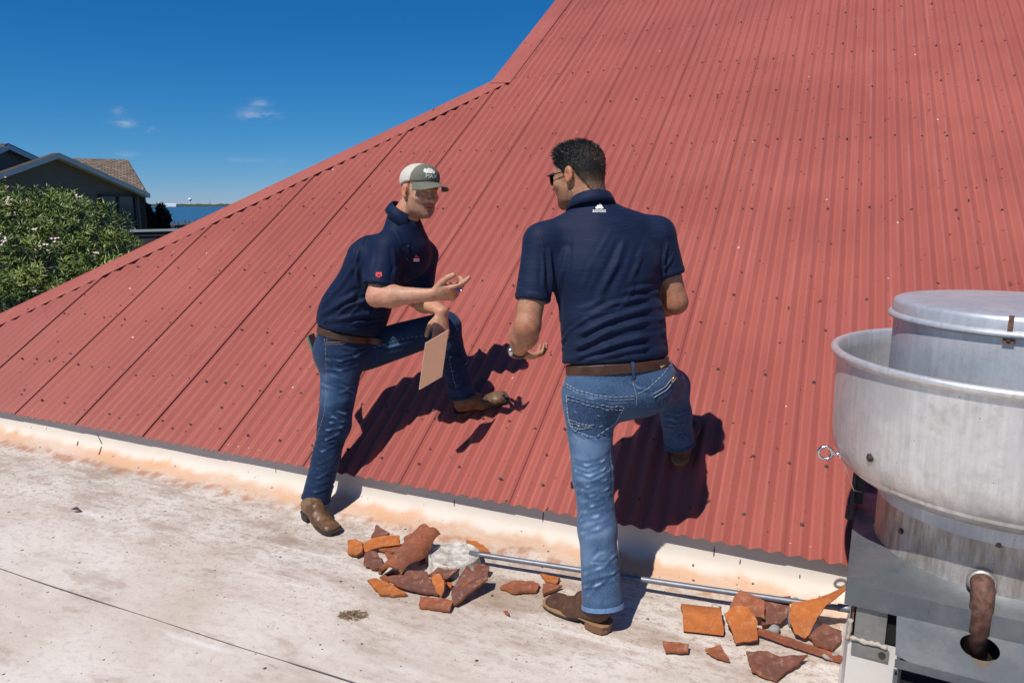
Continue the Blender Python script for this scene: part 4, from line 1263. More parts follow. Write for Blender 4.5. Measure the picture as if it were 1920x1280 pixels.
m.set(color=m.mix(hz, dk, sk), rough=0.5, spec=0.3, normal=m.bump(m.math('ADD', nz, n2), 0.6, 0.004))
Qh = headR.loc(V)
shave = np.clip((0.005 - Qh[:, 2]) / 0.075, 0, 1) * 1.0 + 0.5 * np.exp(-(((Qh[:, 0] - 0.0) / 0.035) ** 2 + ((Qh[:, 1] + 0.10) / 0.04) ** 2 + ((Qh[:, 2] - 0.055) / 0.035) ** 2))
hair_o = mesh_np('hair', V, Fq, m.m, person_R, {'shave': np.clip(shave, 0, 1)})
top = np.where(Qh[:, 2] > 0.045)[0]; side = np.where((Qh[:, 2] <= 0.045))[0]
mb_v, mb_f = [], []
side = np.where((Qh[:, 2] <= 0.045) & (Qh[:, 2] > -0.035))[0]
sel = np.concatenate([RNG.choice(top, 5200), RNG.choice(side, 2600)])
for i in sel:
    p = V[i] + RNG.normal(0, 0.0015, 3); n = hairN[i]; q = Qh[i]
    tp = np.clip((q[2] - 0.03) / 0.05, 0, 1)
    ln = (0.004 + 0.0065 * tp) * RNG.uniform(0.6, 1.25)
    comb = headR.f * (0.35 * tp) + headR.u * (0.35 * tp) - headR.u * 0.8 * (1 - tp)
    d = unit(n * (0.45 if tp > 0.3 else 0.30) + comb + RNG.normal(0, 0.20, 3)); s = unit(np.cross(d, RNG.normal(0, 1, 3))) * 0.0008
    k0 = len(mb_v)
    mid = p + d * ln * 0.55; end = p + d * ln + headR.f * 0.004 * tp
    mb_v += [p - s, p + s, mid + s * 0.8, mid - s * 0.8, end]
    mb_f += [(k0, k0 + 1, k0 + 2, k0 + 3), (k0 + 3, k0 + 2, k0 + 4)]
st_o = obj('hair_strands', mb_v, mb_f, HAIR_M, hair_o); tag(st_o, kind='stuff')

# --- sunglasses
LENS = simple('dark_lens', (0.006, 0.006, 0.007), 0.08, 0.0, spec=0.8)
fr = MB()
HL = lambda x, y, z: Vector(headR.L(x, y, z))
glasses = MB()
for sg in (-1, 1):
    glasses.tube([HL(sg * 0.064, 0.092, 0.012), HL(sg * 0.074, 0.070, 0.012), HL(sg * 0.0815, 0.020, 0.012), HL(sg * 0.0835, -0.004, 0.012), HL(sg * 0.082, -0.024, -0.004)], [0.0035, 0.0026, 0.0022, 0.0022, 0.0018], 6)
    rim = [HL(sg * (0.034 + 0.030 * math.cos(a)), 0.103 - 0.007 * abs(math.cos(a)) - 0.012 * (0.5 + 0.5 * math.cos(a)), 0.001 + 0.021 * math.sin(a)) for a in np.linspace(0, 2 * math.pi, 25)]
    glasses.tube(rim, 0.0026, 6, cap=False)
glasses.tube([HL(-0.006, 0.105, 0.010), HL(0.0, 0.1065, 0.012), HL(0.006, 0.105, 0.010)], 0.0022, 6)
g_o = glasses.build('sunglasses', simple('black_frame', (0.012, 0.011, 0.011), 0.25), person_R, True)
for sg in (-1, 1):
    ring = [HL(sg * (0.034 + 0.029 * math.cos(a)), 0.104 - 0.007 * abs(math.cos(a)) - 0.012 * (0.5 + 0.5 * math.cos(a)), 0.001 + 0.020 * math.sin(a)) for a in np.linspace(0, 2 * math.pi, 24, endpoint=False)]
    obj('lens', ring + [HL(sg * 0.034, 0.103, 0.001)], [(i, (i + 1) % 24, 24) for i in range(24)], LENS, g_o)
# ================================================================== the man in the cap
JL = {k_: A(at(*q)) for k_, q in dict(
    ank=(594, 925, 3.38), knee=(627, 795, 3.44), hipN=(641, 668, 3.50), hipF=(690, 656, 3.62), kneeF=(836, 612, 3.57), ankF=(866, 742, 3.62),
    pel=(650, 634, 3.56), waist=(662, 578, 3.57), chest=(711, 494, 3.54), neck=(756, 401, 3.50), head=(787, 359, 3.47),
    shN=(727, 464, 3.40), shF=(795, 476, 3.66), elN=(706, 556, 3.31), wrN=(806, 553, 3.26), elF=(783, 560, 3.60), wrF=(829, 584, 3.42)).items()}
J = JL
latL_p = unit(J['hipF'] - J['hipN'] + np.array([-0.02, 0.10, 0])); latL_s = unit(J['shF'] - J['shN'])
upL = unit(J['waist'] - J['pel'])
fwdL = unit(np.cross(latL_p, upL)); fwdL = fwdL if fwdL[0] > 0 else -fwdL
fwdLs = unit(np.cross(latL_s, unit(J['neck'] - J['chest']))); fwdLs = fwdLs if fwdLs[0] > 0 else -fwdLs
headL = Head(J['head'], (0.66, -0.74, -0.13), (0.05, 0.0, 1))
handLN = hand_bones(J['wrN'] + np.array([0.012, 0, 0.0]), (0.97, -0.10, 0.10), (-0.05, 0.80, 0.55), 1, ((.30, .35, .3), (.75, .85, .5), (.95, 1.0, .6), (1.0, 1.05, .6)), 1.12,
                    thumb=((0.62, 0.72, 0.15), (0.55, 0.82, 0.10), (0.35, 0.92, 0.05)))
handLF = hand_bones(J['wrF'] + np.array([0.0, -0.004, -0.012]), (-0.04, -0.16, -1.0), (-0.45, 0.85, -0.1), -1, ((.25, .45, .3), (.30, .60, .4), (.35, .7, .5), (.4, .8, .5)), 1.05,
                    thumb=((0.45, 0.75, 0.6), (0.2, 0.9, 0.5), (0.1, 1.0, 0.35)))
handLN = (handLN[0], handLN[1], [(c_, r_ * 1.16) for c_, r_ in handLN[2]], handLN[3])
handLF = (handLF[0], handLF[1], [(c_, r_ * 1.10) for c_, r_ in handLF[2]], handLF[3])
def body_L(P):
    J = JL
    d = near_only(P, headL.sdf, J['head'], 0.26)
    d = smin(d, d_bone(P, headL.L(0, -0.030, -0.045), J['neck'] - np.array([0, 0, 0.03]), 0.058, 0.066), 0.03)
    t = d_seg(P, J['pel'], J['waist'], latL_p, (0.14, 0.10), (0.14, 0.10))
    t = smin(t, d_seg(P, J['waist'], J['chest'], latL_s, (0.14, 0.10), (0.15, 0.10)), 0.04)
    t = smin(t, d_seg(P, J['chest'], (J['shN'] + J['shF']) / 2, latL_s, (0.15, 0.10), (0.13, 0.07)), 0.04)
    d = smin(d, t, 0.05)
    for sh, el, wr, H in (('shN', 'elN', 'wrN', handLN), ('shF', 'elF', 'wrF', handLF)):
        a = d_bone(P, J[sh], J[el], 0.055, 0.047)
        mid = J[el] + (J[wr] - J[el]) * 0.28
        a = smin(a, d_bone(P, J[el], mid, 0.046, 0.0500), 0.02)
        a = smin(a, d_seg(P, mid, J[wr], H[3][0], (0.0490, 0.0480), (0.0320, 0.0250)), 0.03)
        a = smin(a, near_only(P, lambda q: d_hand(q, H), H[3][3](0, 0.07, 0), 0.22), 0.012)
        d = smin(d, a, 0.03)
    for hp, kn, an in (('hipN', 'knee', 'ank'), ('hipF', 'kneeF', 'ankF')):
        l = smin(d_bone(P, J[hp], J[kn], 0.066, 0.048), d_bone(P, J[kn], J[an], 0.046, 0.034), 0.02)
        d = smin(d, l, 0.03)
    return d
allp = np.array(list(JL.values()))
V, Fq = sdf_mesh(body_L, allp.min(0) - 0.2, allp.max(0) + 0.2, 0.0045)
tint, Q, near = headL.tint(V)
ny = vnoise(V, 330, 4)
beard = near & (Q[:, 2] < -0.030) & (Q[:, 1] > -0.004) & (Q[:, 2] > -0.125)
k_ = np.clip((-0.030 - Q[:, 2] + 0.25 * (0.06 - Q[:, 1])) / 0.022, 0, 1) * beard
k_[(np.abs(Q[:, 0]) < 0.022) & (np.abs(Q[:, 2] + 0.0625) < 0.009)] = 0
grey = np.array([0.62, 0.60, 0.58])
tint = tint * (1 - k_[:, None] * (0.52 + 0.34 * ny[:, None]) * (1 - grey * 0.5))
side = near & (Q[:, 2] > -0.02) & (Q[:, 1] < 0.018) & (np.abs(Q[:, 0]) < 0.0775) & ((Q[:, 1] < -0.036) | (Q[:, 1] > 0.004))
tint[side] *= np.array([0.42, 0.38, 0.36])
for q_, w_, c_ in ((J['elN'], 0.05, (0.98, 0.80, 0.76)), (handLF[3][3](0, 0.09, 0), 0.04, (0.98, 0.80, 0.76)), (handLN[3][3](0, 0.09, 0), 0.04, (0.98, 0.80, 0.76))):
    kk = np.exp(-np.sum(((V - q_ - np.array([0, -0.02, 0])) / w_) ** 2, axis=1))[:, None]; tint = tint * (1 - kk * (1 - np.array(c_)))
person_L = mesh_np('person', V, Fq, SKIN_L, None, {'tint': tint})
tag(person_L, 'bearded man in mesh-back cap, navy polo and dark jeans, holding a notebook', 'person')

slN = J['shN'] + (J['elN'] - J['shN']) * 0.80; slF = J['shF'] + (J['elF'] - J['shF']) * 0.80
axN = unit(J['elN'] - J['shN']); axF = unit(J['elF'] - J['shF'])
def shirt_L(P):
    J = JL; m3 = (J['shN'] + J['shF']) / 2
    d = d_seg(P, J['pel'] - upL * 0.02, J['pel'] + upL * 0.085, latL_p, (0.172, 0.134), (0.181, 0.145))
    d = smin(d, d_seg(P, J['pel'] + upL * 0.08 + fwdL * 0.01, J['waist'] + fwdL * 0.02, latL_p, (0.181, 0.145), (0.176, 0.144)), 0.04)
    d = smin(d, d_seg(P, J['waist'] + fwdL * 0.015, J['chest'], latL_s, (0.176, 0.142), (0.182, 0.126)), 0.06)
    d = smin(d, d_seg(P, J['chest'], m3 - np.array([0, 0, 0.01]), latL_s, (0.182, 0.126), (0.160, 0.095)), 0.06)
    d = smin(d, d_bone(P, m3 + np.array([0, 0, -0.02]), J['neck'] + np.array([0, 0, -0.012]), 0.10, 0.064), 0.08)
    for sh in ('shN', 'shF'): d = smin(d, d_bone(P, J['neck'] + np.array([0, 0, -0.05]), J[sh] + np.array([0, 0, -0.004]), 0.060, 0.056), 0.05)
    for sh, el, end, ax, r0, r1 in (('shN', 'elN', slN, axN, 0.072, 0.080), ('shF', 'elF', slF, axF, 0.070, 0.072)):
        s = d_bone(P, J[sh] - np.array([0, 0, 0.012]), end + ax * 0.03, r0, r1)
        s = smax(s, d_plane(P, end, ax), 0.004)
        d = smin(d, s, 0.040)
    d = smax(d, -d_plane(P, J['pel'] + upL * 0.050, upL), 0.014)
    return smax(d, d_plane(P, J['neck'] + np.array([0, 0, 0.014]), J['head'] - J['neck'] + np.array([0, 0, 0.02])), 0.01)
FL = [
    ([(600, 592), (620, 580), (660, 556), (700, 530)], 0.0085, 0.014),
    ([(606, 602), (640, 598), (690, 588), (740, 572)], 0.0085, 0.013),
    ([(602, 575), (630, 545), (662, 500)], 0.0060, 0.014),
    ([(640, 606), (680, 603), (720, 597)], 0.0065, 0.010),
    ([(625, 596), (650, 575), (690, 560)], 0.0060, 0.010),
    ([(672, 470), (668, 500), (672, 535)], 0.0065, 0.011),
    ([(690, 440), (676, 458), (668, 485)], 0.0050, 0.012),
    ([(738, 470), (742, 505), (735, 535)], 0.0050, 0.011),
    ([(700, 470), (695, 500), (690, 530)], 0.0035, 0.011),
    ([(760, 470), (772, 510), (768, 560)], 0.0060, 0.013),
    ([(740, 560), (765, 550), (790, 530)], 0.0050, 0.011),
    ([(745, 500), (752, 540), (748, 580)], 0.0050, 0.012),
]
FL = [(l_, a_ * 1.4, w_ * 0.85) for (l_, a_, w_) in FL]
FL += creases(rc, 12, (605, 720), (540, 608), (5, 45), (30, 70), (0.002, 0.0045), (0.005, 0.009))
FL += creases(rc, 6, (640, 700), (430, 520), (60, 110), (25, 55), (0.002, 0.0035), (0.006, 0.010))
FL += creases(rc, 6, (740, 790), (440, 560), (50, 120), (25, 55), (0.002, 0.004), (0.006, 0.010))
shirtL_o, bv_sL, _ = garment('shirt', shirt_L, allp.min(0) - 0.2, np.array([-0.2, 3.95, 1.62]), 0.0055, SHIRT_L, person_L, FL,
                       noise=(((5, 5, 8), 1.0, 0.0018, 23), ((13, 13, 16), 1.0, 0.0008, 28)), extra=hem_groove([(slN, axN, 0.10), (slF, axF, 0.10)]))
collar(person_L, J['neck'] + np.array([0.000, -0.002, -0.008]), np.array([0.42, -0.12, 1.0]), tuple(fwdLs), latL_s, 0.067, 0.088, 0.048, 70, SHIRT_L, 0.046, 0.035)
for ln in ([(718, 432), (700, 436), (682, 446), (670, 462)], [(670, 462), (668, 490), (672, 520)]):
    part('armhole_seam', ribbon(bv_sL, ln, 0.0030, 0.0006), SEAM_M, shirtL_o)
# sleeve shield and chest embroidery
sh = [(705, 510.5), (715.5, 510.5), (716.5, 517), (711, 521.5), (704.5, 518)]
obj('sleeve_shield', [on_surf(bv_sL, *q, 0.0022) for q in sh], [(0, 1, 2, 3, 4)], PRINT_RED, shirtL_o)
v, f = text_faces('H', 1.0)
obj('shield_letter', [on_surf(bv_sL, 710.6 + q[0] * 7.5, 519 - q[1] * 8.0, 0.0032) for q in v], f, SHIRT_L, shirtL_o, smooth=False)
mb = MB()
mb.add([on_surf(bv_sL, *q, 0.0022) for q in ((776, 483.5), (780, 477), (783, 480), (786, 483))], [(0, 1, 2, 3)])
mb.build('chest_mark', PRINT_RED, shirtL_o)
mb = MB()
for y in (484.6, 487.6):
    mb.add([on_surf(bv_sL, x, y + dy + (0.0), 0.0022) for dy in (0, 2.0) for x in (775, 778.5, 782, 786)], [(0, 1, 5, 4), (1, 2, 6, 5), (2, 3, 7, 6)])
mb.build('chest_lettering', PRINT_W, shirtL_o)
# placket with two buttons
part('placket', ribbon(bv_sL, [(766, 448), (763, 470), (760, 492)], 0.030, 0.0022), SHIRT_L, shirtL_o)
for q in ((765, 462), (763, 484)):
    p, n = hit(bv_sL, *q); ax_ = (n.orthogonal().normalized(), n.cross(n.orthogonal().normalized()), n)
    MB().lathe([(0.0055, 0.003), (0.0055, 0.0055), (0.003, 0.006), (0.0, 0.0052)], p, 12, ax_).build('button', simple('navy_button', (0.02, 0.03, 0.07), 0.3), shirtL_o, True)

# --- jeans
hemN_n = unit(J['knee'] - J['ank']); hemF_n = unit(J['kneeF'] - J['ankF'])
hemN_c = A(at(592, 938, 3.375)); hemF_c = A(at(867, 741, 3.62))
def jeans_L(P):
    J = JL
    d = d_seg(P, J['pel'] + upL * 0.06, J['pel'] - upL * 0.05, latL_p, (0.172, 0.135), (0.172, 0.132))
    for hp in ('hipN', 'hipF'):
        d = smin(d, d_ell(P, J[hp] - fwdL * 0.055 - upL * 0.01, (0.088, 0.088, 0.092)), 0.05)
    d = smax(d, d_plane(P, J['pel'] + upL * 0.047, upL), 0.004)
    c1 = J['knee'] * 0.5 + J['ank'] * 0.5
    l = d_bone(P, J['hipN'] + np.array([.005, 0, 0]), J['knee'], 0.104, 0.078)
    l = smin(l, d_bone(P, J['knee'], c1, 0.077, 0.066), 0.03)
    l = smin(l, d_bone(P, c1, hemN_c - hemN_n * 0.04, 0.066, 0.071), 0.03)
    l = smax(l, -d_plane(P, hemN_c, hemN_n), 0.005)
    d = smin(d, l, 0.045)
    c2 = J['kneeF'] * 0.5 + J['ankF'] * 0.5
    r = d_bone(P, J['hipF'], J['kneeF'], 0.100, 0.074)
    r = smin(r, d_bone(P, J['kneeF'], c2, 0.073, 0.066), 0.025)
    r = smin(r, d_bone(P, c2, hemF_c - hemF_n * 0.04, 0.066, 0.070), 0.03)
    r = smax(r, -d_plane(P, hemF_c, hemF_n), 0.005)
    d = smin(d, r, 0.045)
    return d
def fade_L(V):
    J = JL
    mid = (J['hipN'] + J['knee']) / 2
    thigh = np.exp(-(((V[:, 2] - mid[2] - 0.03) / 0.12) ** 2)) * np.clip(-(V[:, 1] - 3.50) / 0.09, 0, 1)
    kn = np.exp(-np.sum(((V - (J['knee'] + np.array([0.03, -0.06, 0.0]))) / 0.06) ** 2, axis=1))
    knF = np.exp(-np.sum(((V - (J['kneeF'] + np.array([0.05, -0.03, 0.02]))) / 0.07) ** 2, axis=1))
    return 0.26 + 0.75 * thigh + 0.7 * kn + 0.4 * knF
FJL = [
    ([(612, 672), (640, 676), (668, 668), (690, 652)], 0.0050, 0.008),
    ([(612, 690), (640, 694), (672, 682)], 0.0040, 0.009),
    ([(640, 650), (665, 655), (690, 645)], 0.0040, 0.008),
    ([(594, 782), (620, 792), (645, 790)], 0.0065, 0.008),
    ([(590, 798), (615, 806), (642, 800)], 0.0070, 0.008),
    ([(588, 815), (612, 824), (636, 812)], 0.0070, 0.008),
    ([(584, 838), (605, 846), (632, 832)], 0.0055, 0.009),
    ([(580, 862), (600, 868), (624, 855)], 0.0050, 0.009),
    ([(575, 890), (598, 895), (620, 882)], 0.0040, 0.010),
    ([(572, 918), (592, 922), (616, 912)], 0.0045, 0.010),
    ([(632, 770), (644, 776), (660, 768)], 0.0045, 0.008),
    ([(702, 640), (730, 650), (770, 640)], 0.0050, 0.012),
    ([(822, 660), (845, 668), (868, 655)], 0.0060, 0.010),
    ([(830, 690), (850, 695), (874, 680)], 0.0050, 0.010),
    ([(835, 720), (858, 722), (882, 708)], 0.0045, 0.010),
    ([(826, 640), (842, 632), (858, 618)], 0.0050, 0.009),
]
FJL = [(l_, a_ * 1.1, w_ * 0.8) for (l_, a_, w_) in FJL]
FJL += creases(rc, 22, (580, 650), (770, 930), (-30, 25), (18, 45), (0.002, 0.0045), (0.004, 0.007))
FJL += creases(rc, 12, (605, 690), (645, 740), (-25, 20), (20, 50), (0.0015, 0.003), (0.004, 0.008))
FJL += creases(rc, 12, (825, 880), (620, 735), (-10, 50), (18, 40), (0.002, 0.004), (0.004, 0.008))
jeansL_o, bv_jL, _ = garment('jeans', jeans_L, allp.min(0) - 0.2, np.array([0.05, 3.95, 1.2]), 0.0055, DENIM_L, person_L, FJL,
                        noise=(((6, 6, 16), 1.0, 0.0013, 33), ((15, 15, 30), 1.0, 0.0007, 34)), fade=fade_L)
rgL, nnL = ring_on([bv_jL], J['pel'] + upL * 0.027, Vector(tuple(upL)), tuple(latL_p), 0.32, 90); rgL = [(c_, d_, min(r_, 0.180)) for (c_, d_, r_) in rgL]
part('belt', band(rgL, nnL, 0.034, 0.003, 0.0032, bulge=0.0006), BELT_M, person_L)
loop_strip([600], None, rgL, nnL).build('belt_loop', DENIM_L, jeansL_o, True)
for c_, n_, r0 in ((hemN_c, hemN_n, 0.12), (hemF_c, hemF_n, 0.12)):
    rgh, nh = ring_on([bv_jL], c_ + n_ * 0.010, Vector(tuple(n_)), (0, 1, 0), r0, 40)
    part('hem', band(rgh, nh, 0.016, 0.001, 0.0018), DENIM_L, jeansL_o)
# stitching: side seam, front pocket with coin pocket
seam('side_seam', bv_jL, [(608, 626), (611, 660), (612, 700), (611, 740), (608, 775), (600, 800), (588, 840), (580, 880)], 0.0024, THREAD_T, jeansL_o)
seam('pocket_edge', bv_jL, [(611, 642), (640, 641), (658, 634), (667, 622)], 0.0030, THREAD_T, jeansL_o)
seam('pocket_edge', bv_jL, [(611, 646), (641, 645), (660, 637)], 0.0018, THREAD_T, jeansL_o)
part('coin_pocket', grid_patch(bv_jL, ((614, 622), (653, 622), (651, 638), (614, 640)), 6, 4, 0.0026), DENIM_L, jeansL_o)
for ln in ([(614, 622), (653, 622)], [(614, 626), (652, 626)], [(614, 622), (614, 640)], [(653, 622), (651, 637)]):
    seam('pocket_stitching', bv_jL, ln, 0.0020, THREAD_T, jeansL_o, 0.0042)
seam('inseam', bv_jL, [(700, 652), (735, 640), (770, 632), (805, 628)], 0.0022, THREAD_T, jeansL_o)
seam('side_seam', bv_jL, [(842, 672), (848, 700), (856, 730)], 0.0022, THREAD_T, jeansL_o)
# book sticking out of the back pocket
c = A(at(588, 646, 3.60)); e1 = unit(np.array([0.30, -0.1, -1.0])); e2 = unit(np.array([0.1, 1.0, 0.0])); e3 = np.cross(e1, e2)
MB().box(c, (0.055, 0.040, 0.005), [Vector(e1), Vector(e2), Vector(e3)]).build('pocket_book', simple('green_cover', (0.05, 0.16, 0.12), 0.5), jeansL_o)
obj('back_pocket', [A(at(x, y, Y_)) for (x, y, Y_) in ((588, 652, 3.53), (591, 648, 3.66), (603, 690, 3.68), (600, 694, 3.54))], [(0, 1, 2, 3)], DENIM_L, jeansL_o)

# --- boots
hN = A(on_z(573, 966)); tN = A(on_z(634, 1003)); fN = unit(tN - hN)
boot(person_L, hN + np.array([0, 0, 0.002]), fN, (0, 0, 1), 0.305, BOOT_L, SOLE_DARK, SOLE_DARK, SOLE_DARK, hemN_c + hemN_n * 0.05)
def on_roof(px, py, h=0.0):
    d = ray_dir(px, py); t = (ORG + RN * h - CAMP).dot(RN) / d.dot(RN); return CAMP + d * t
hF = A(on_roof(856, 778, AMP + 0.004)); tF = A(on_roof(955, 742, AMP + 0.004))
boot(person_L, hF, unit(tF - hF), tuple(RN), 0.30, BOOT_L, SOLE_DARK, SOLE_DARK, SOLE_DARK, hemF_c + hemF_n * 0.05)

# --- cap
m = NT('olive_cap_cloth'); m.set(color=m.mix(m.noise(m.coord(), 40, 4), (0.115, 0.118, 0.090), (0.165, 0.165, 0.130)), rough=0.9, spec=0.15, normal=m.bump(m.noise(m.coord(), 500, 2), 0.3, 0.001)); CAP_O = m.m
m = NT('white_cap_mesh'); vr = m.voro(m.coord(), 420.0); m.set(color=m.mix(m.ramp(vr, 0.2, 0.6), (0.66, 0.62, 0.55), (0.46, 0.43, 0.38)), rough=0.85, spec=0.15); CAP_W = m.m
def cap_fn(front):
    def fn(P):
        Q = headL.loc(P)
        d = d_ell(Q, (0, -0.012, 0.046), (0.0850, 0.1085, 0.0820))
        d = smin(d, d_ell(Q, (0, 0.045, 0.078), (0.060, 0.050, 0.046)), 0.03) - 0.001
        low = 0.030 - 0.10 * (Q[:, 1] - 0.0) + 0.0
        low = np.where(Q[:, 1] < 0, 0.044 + 0.40 * Q[:, 1], 0.044 + 0.01 * Q[:, 1] / 0.1)
        d = smax(d, (low - Q[:, 2]) * 0.95, 0.003)
        return smax(d, (0.024 - Q[:, 1]) if front else (Q[:, 1] - 0.0235), 0.0015)
    return fn
V, Fq = sdf_mesh(cap_fn(True), J['head'] - 0.16, J['head'] + 0.17, 0.0038); V = lap_smooth(V, Fq, 1)
cap = mesh_np('cap', V, Fq, CAP_O, person_L); bv_cap = bvh_of(V, Fq)
V, Fq = sdf_mesh(cap_fn(False), J['head'] - 0.16, J['head'] + 0.17, 0.0038); V = lap_smooth(V, Fq, 1)
mesh_np('mesh_back', V, Fq, CAP_W, cap)
HLc = lambda x, y, z: Vector(headL.L(x, y, z))
v, f = [], []
nu, nv = 22, 10
for layer in (0, 1):
    for j in range(nv + 1):
        r = j / nv
        for i in range(nu + 1):
            a = (i / nu - 0.5) * 2
            x = a * (0.083 + 0.002 * r)
            base_y = 0.030 + 0.068 * math.sqrt(max(0, 1 - (a * 0.93) ** 2))
            ext = 0.082 * r * math.sqrt(max(0.0, 1 - abs(a) ** 2.6)) + 0.004 * r
            z = 0.056 - 0.032 * (a * a) * (0.35 + 0.65 * r) - 0.012 * r
            v.append(HLc(x, base_y + ext, z - 0.0035 * layer))
k1 = (nu + 1) * (nv + 1)
for j in range(nv):
    for i in range(nu):
        q = j * (nu + 1) + i; f += [(q, q + 1, q + nu + 2, q + nu + 1), (k1 + q, k1 + q + nu + 1, k1 + q + nu + 2, k1 + q + 1)]
for i in range(nu):
    q = nv * (nu + 1) + i; f.append((q, q + 1, k1 + q + 1, k1 + q))
obj('brim', v, f, CAP_O, cap)
MB().lathe([(0.0, 0.0055), (0.005, 0.0045), (0.0075, 0.0)], headL.L(0, -0.010, 0.1275), 12, tuple(Vector(q) for q in headL.ax)).build('cap_button', CAP_O, cap, True)
v, f = text_faces('MAX', 1.0); xs = [q[0] for q in v]; w_ = max(xs) - min(xs)
obj('cap_word', [on_surf(bv_cap, 808.5 + q[0] / w_ * 21, 334.0 - q[1] / w_ * 22 + q[0] * 0.8, 0.0018) for q in v], f, simple('cream_print', (0.72, 0.70, 0.62), 0.7), cap, smooth=False)
mb = MB()
for (cx_, cy_, rx, ry, rot) in ((800, 321, 6.2, 3.8, 0.1), (807, 321, 4.5, 4.6, -0.3), (812, 323, 3.2, 3.0, 0.5), (797, 319, 2.2, 2.6, 0.0), (803.5, 317, 1.8, 1.6, 0)):
    ring = [(cx_ + rx * math.cos(a) * math.cos(rot) - ry * math.sin(a) * math.sin(rot), cy_ + rx * math.cos(a) * math.sin(rot) + ry * math.sin(a) * math.cos(rot)) for a in np.linspace(0, 2 * math.pi, 12, endpoint=False)]
    mb.add([on_surf(bv_cap, *q, 0.0018) for q in ring], [tuple(range(12))])
mb.build('cap_emblem', bpy.data.materials['cream_print'], cap)

# --- notebook and pen: held, so things of their own
tl = at(798, 643, 3.27); bl = at(786, 730, 3.24)
edge = (bl - tl); wdir = (Vector((0.104, 0.030, 0.056)))
nb_c = (tl + bl) / 2 + wdir / 2; nrm_ = edge.cross(wdir).normalized()
if nrm_.y > 0: nrm_ = -nrm_
note = empty('notebook', tuple(nb_c))
tag(note, 'tan backed notebook with white pages hanging from the bearded man\'s hand', 'notebook')
ex_, ey_ = wdir.normalized(), edge.normalized(); ez_ = nrm_
MB().box(nb_c, (wdir.length / 2, edge.length / 2, 0.0055), [ex_, ey_, ez_]).build('pages', simple('white_paper', (0.78, 0.77, 0.74), 0.8, var=0.03), note)
KRAFT = simple('kraft_board', (0.41, 0.215, 0.135), 0.75, var=0.10, scale=60)
MB().box(nb_c + ez_ * 0.0072, (wdir.length / 2 + 0.001, edge.length / 2 + 0.001, 0.0012), [ex_, ey_, ez_]).build('cover', KRAFT, note)
MB().box(nb_c - ez_ * 0.0072, (wdir.length / 2 + 0.001, edge.length / 2 + 0.001, 0.0012), [ex_, ey_, ez_]).build('cover', KRAFT, note)
p0, p1 = at(832, 533, 3.245), at(868, 546, 3.225)
pen = empty('pen', tuple((p0 + p1) / 2)); tag(pen, 'blue ballpoint pen in the bearded man\'s gesturing hand', 'pen')
PB = simple('blue_pen_plastic', (0.03, 0.05, 0.30), 0.25)
MB().tube([p0, p0.lerp(p1, 0.86)], 0.0052, 10).build('barrel', PB, pen, True)
MB().tube([p0.lerp(p1, 0.865), p1], [0.005, 0.0012], 10).build('tip', simple('pen_steel', (0.65, 0.65, 0.68), 0.25, 1.0), pen, True)
MB().tube([p0 + (p0 - p1) * 0.10, p0 + (p0 - p1) * 0.005], 0.0032, 8).build('push_button', bpy.data.materials['pen_steel'], pen, True)
# ================================================================== rooftop exhaust fan on its curb
FROT = math.radians(-27.5)
FX = Vector((math.cos(FROT), math.sin(FROT), 0)); FY = Vector((-math.sin(FROT), math.cos(FROT), 0)); FZ = Vector((0, 0, 1))
PLATE_Z, PLATE_W = 0.45, 0.78
PC = on_z(1588, 1093, PLATE_Z)                          # front left corner of the base plate
FC = PC + (FX + FY) * PLATE_W / 2
FC = Vector((FC.x, FC.y, 0))
def metal(name, base, rough, streaky, dirt, scale=1.0, metallic=0.85, grime=None):
    m = NT(name)
    co = m.coord('Object')
    ver = m.noise(m.coord('Object', scale=(60, 60, 3.0)), 1.0, 5, 0.65)
    hor = m.noise(m.coord('Object', scale=(4, 4, 260)), 1.0, 3, 0.6)
    big = m.noise(co, 4.5 * scale, 5, 0.6); gr = m.noise(co, 160, 4, 0.7)
    f = m.math('ADD', m.math('MULTIPLY', ver, streaky), m.math('MULTIPLY', big, 1 - streaky))
    mot = m.noise(co, 26.0, 5, 0.7)
    col = m.mix(m.ramp(f, 0.36, 0.66), tuple(c * 0.70 for c in base), base)
    col = m.mix(m.math('MULTIPLY', m.ramp(mot, 0.45, 0.72), 0.5), col, tuple(c * 0.58 for c in base))
    col = m.mix(m.math('MULTIPLY', m.ramp(big, 0.50, 0.75), dirt), col, (0.22, 0.19, 0.155))
    col = m.mix(m.math('MULTIPLY', m.ramp(gr, 0.60, 0.75), 0.35), col, (0.16, 0.14, 0.12))
    zz = m.xyz(co)[2]
    if grime is not None:
        gb_ = m.math('MULTIPLY', m.ramp(m.math('ADD', zz, m.math('MULTIPLY', m.math('SUBTRACT', big, 0.5), 0.25)), grime[1], grime[0]), m.ramp(m.noise(m.coord('Object', scale=(30, 30, 5)), 1.0, 5, 0.7), 0.25, 0.70, 0.25, 0.85))
        col = m.mix(gb_, col, (0.20, 0.155, 0.105))
    run = m.ramp(m.noise(m.coord('Object', scale=(26, 26, 1.2)), 1.0, 3, 0.6), 0.60, 0.72)
    col = m.mix(m.math('MULTIPLY', run, 0.22), col, (0.25, 0.235, 0.21))
    vo = m.voro(co, 30.0); wsp = m.math('LESS_THAN', vo, 0.055)
    col = m.mix(m.math('MULTIPLY', wsp, 0.75), col, (0.05, 0.045, 0.04))
    m.set(color=col, rough=m.math('ADD', m.ramp(f, 0.3, 0.7, rough + 0.10, rough - 0.06), m.math('MULTIPLY', gr, 0.12)), metal=metallic, normal=m.bump(m.math('ADD', m.math('MULTIPLY', big, 0.7), m.math('MULTIPLY', hor, 0.10)), 0.22, 0.012))
    return m.m
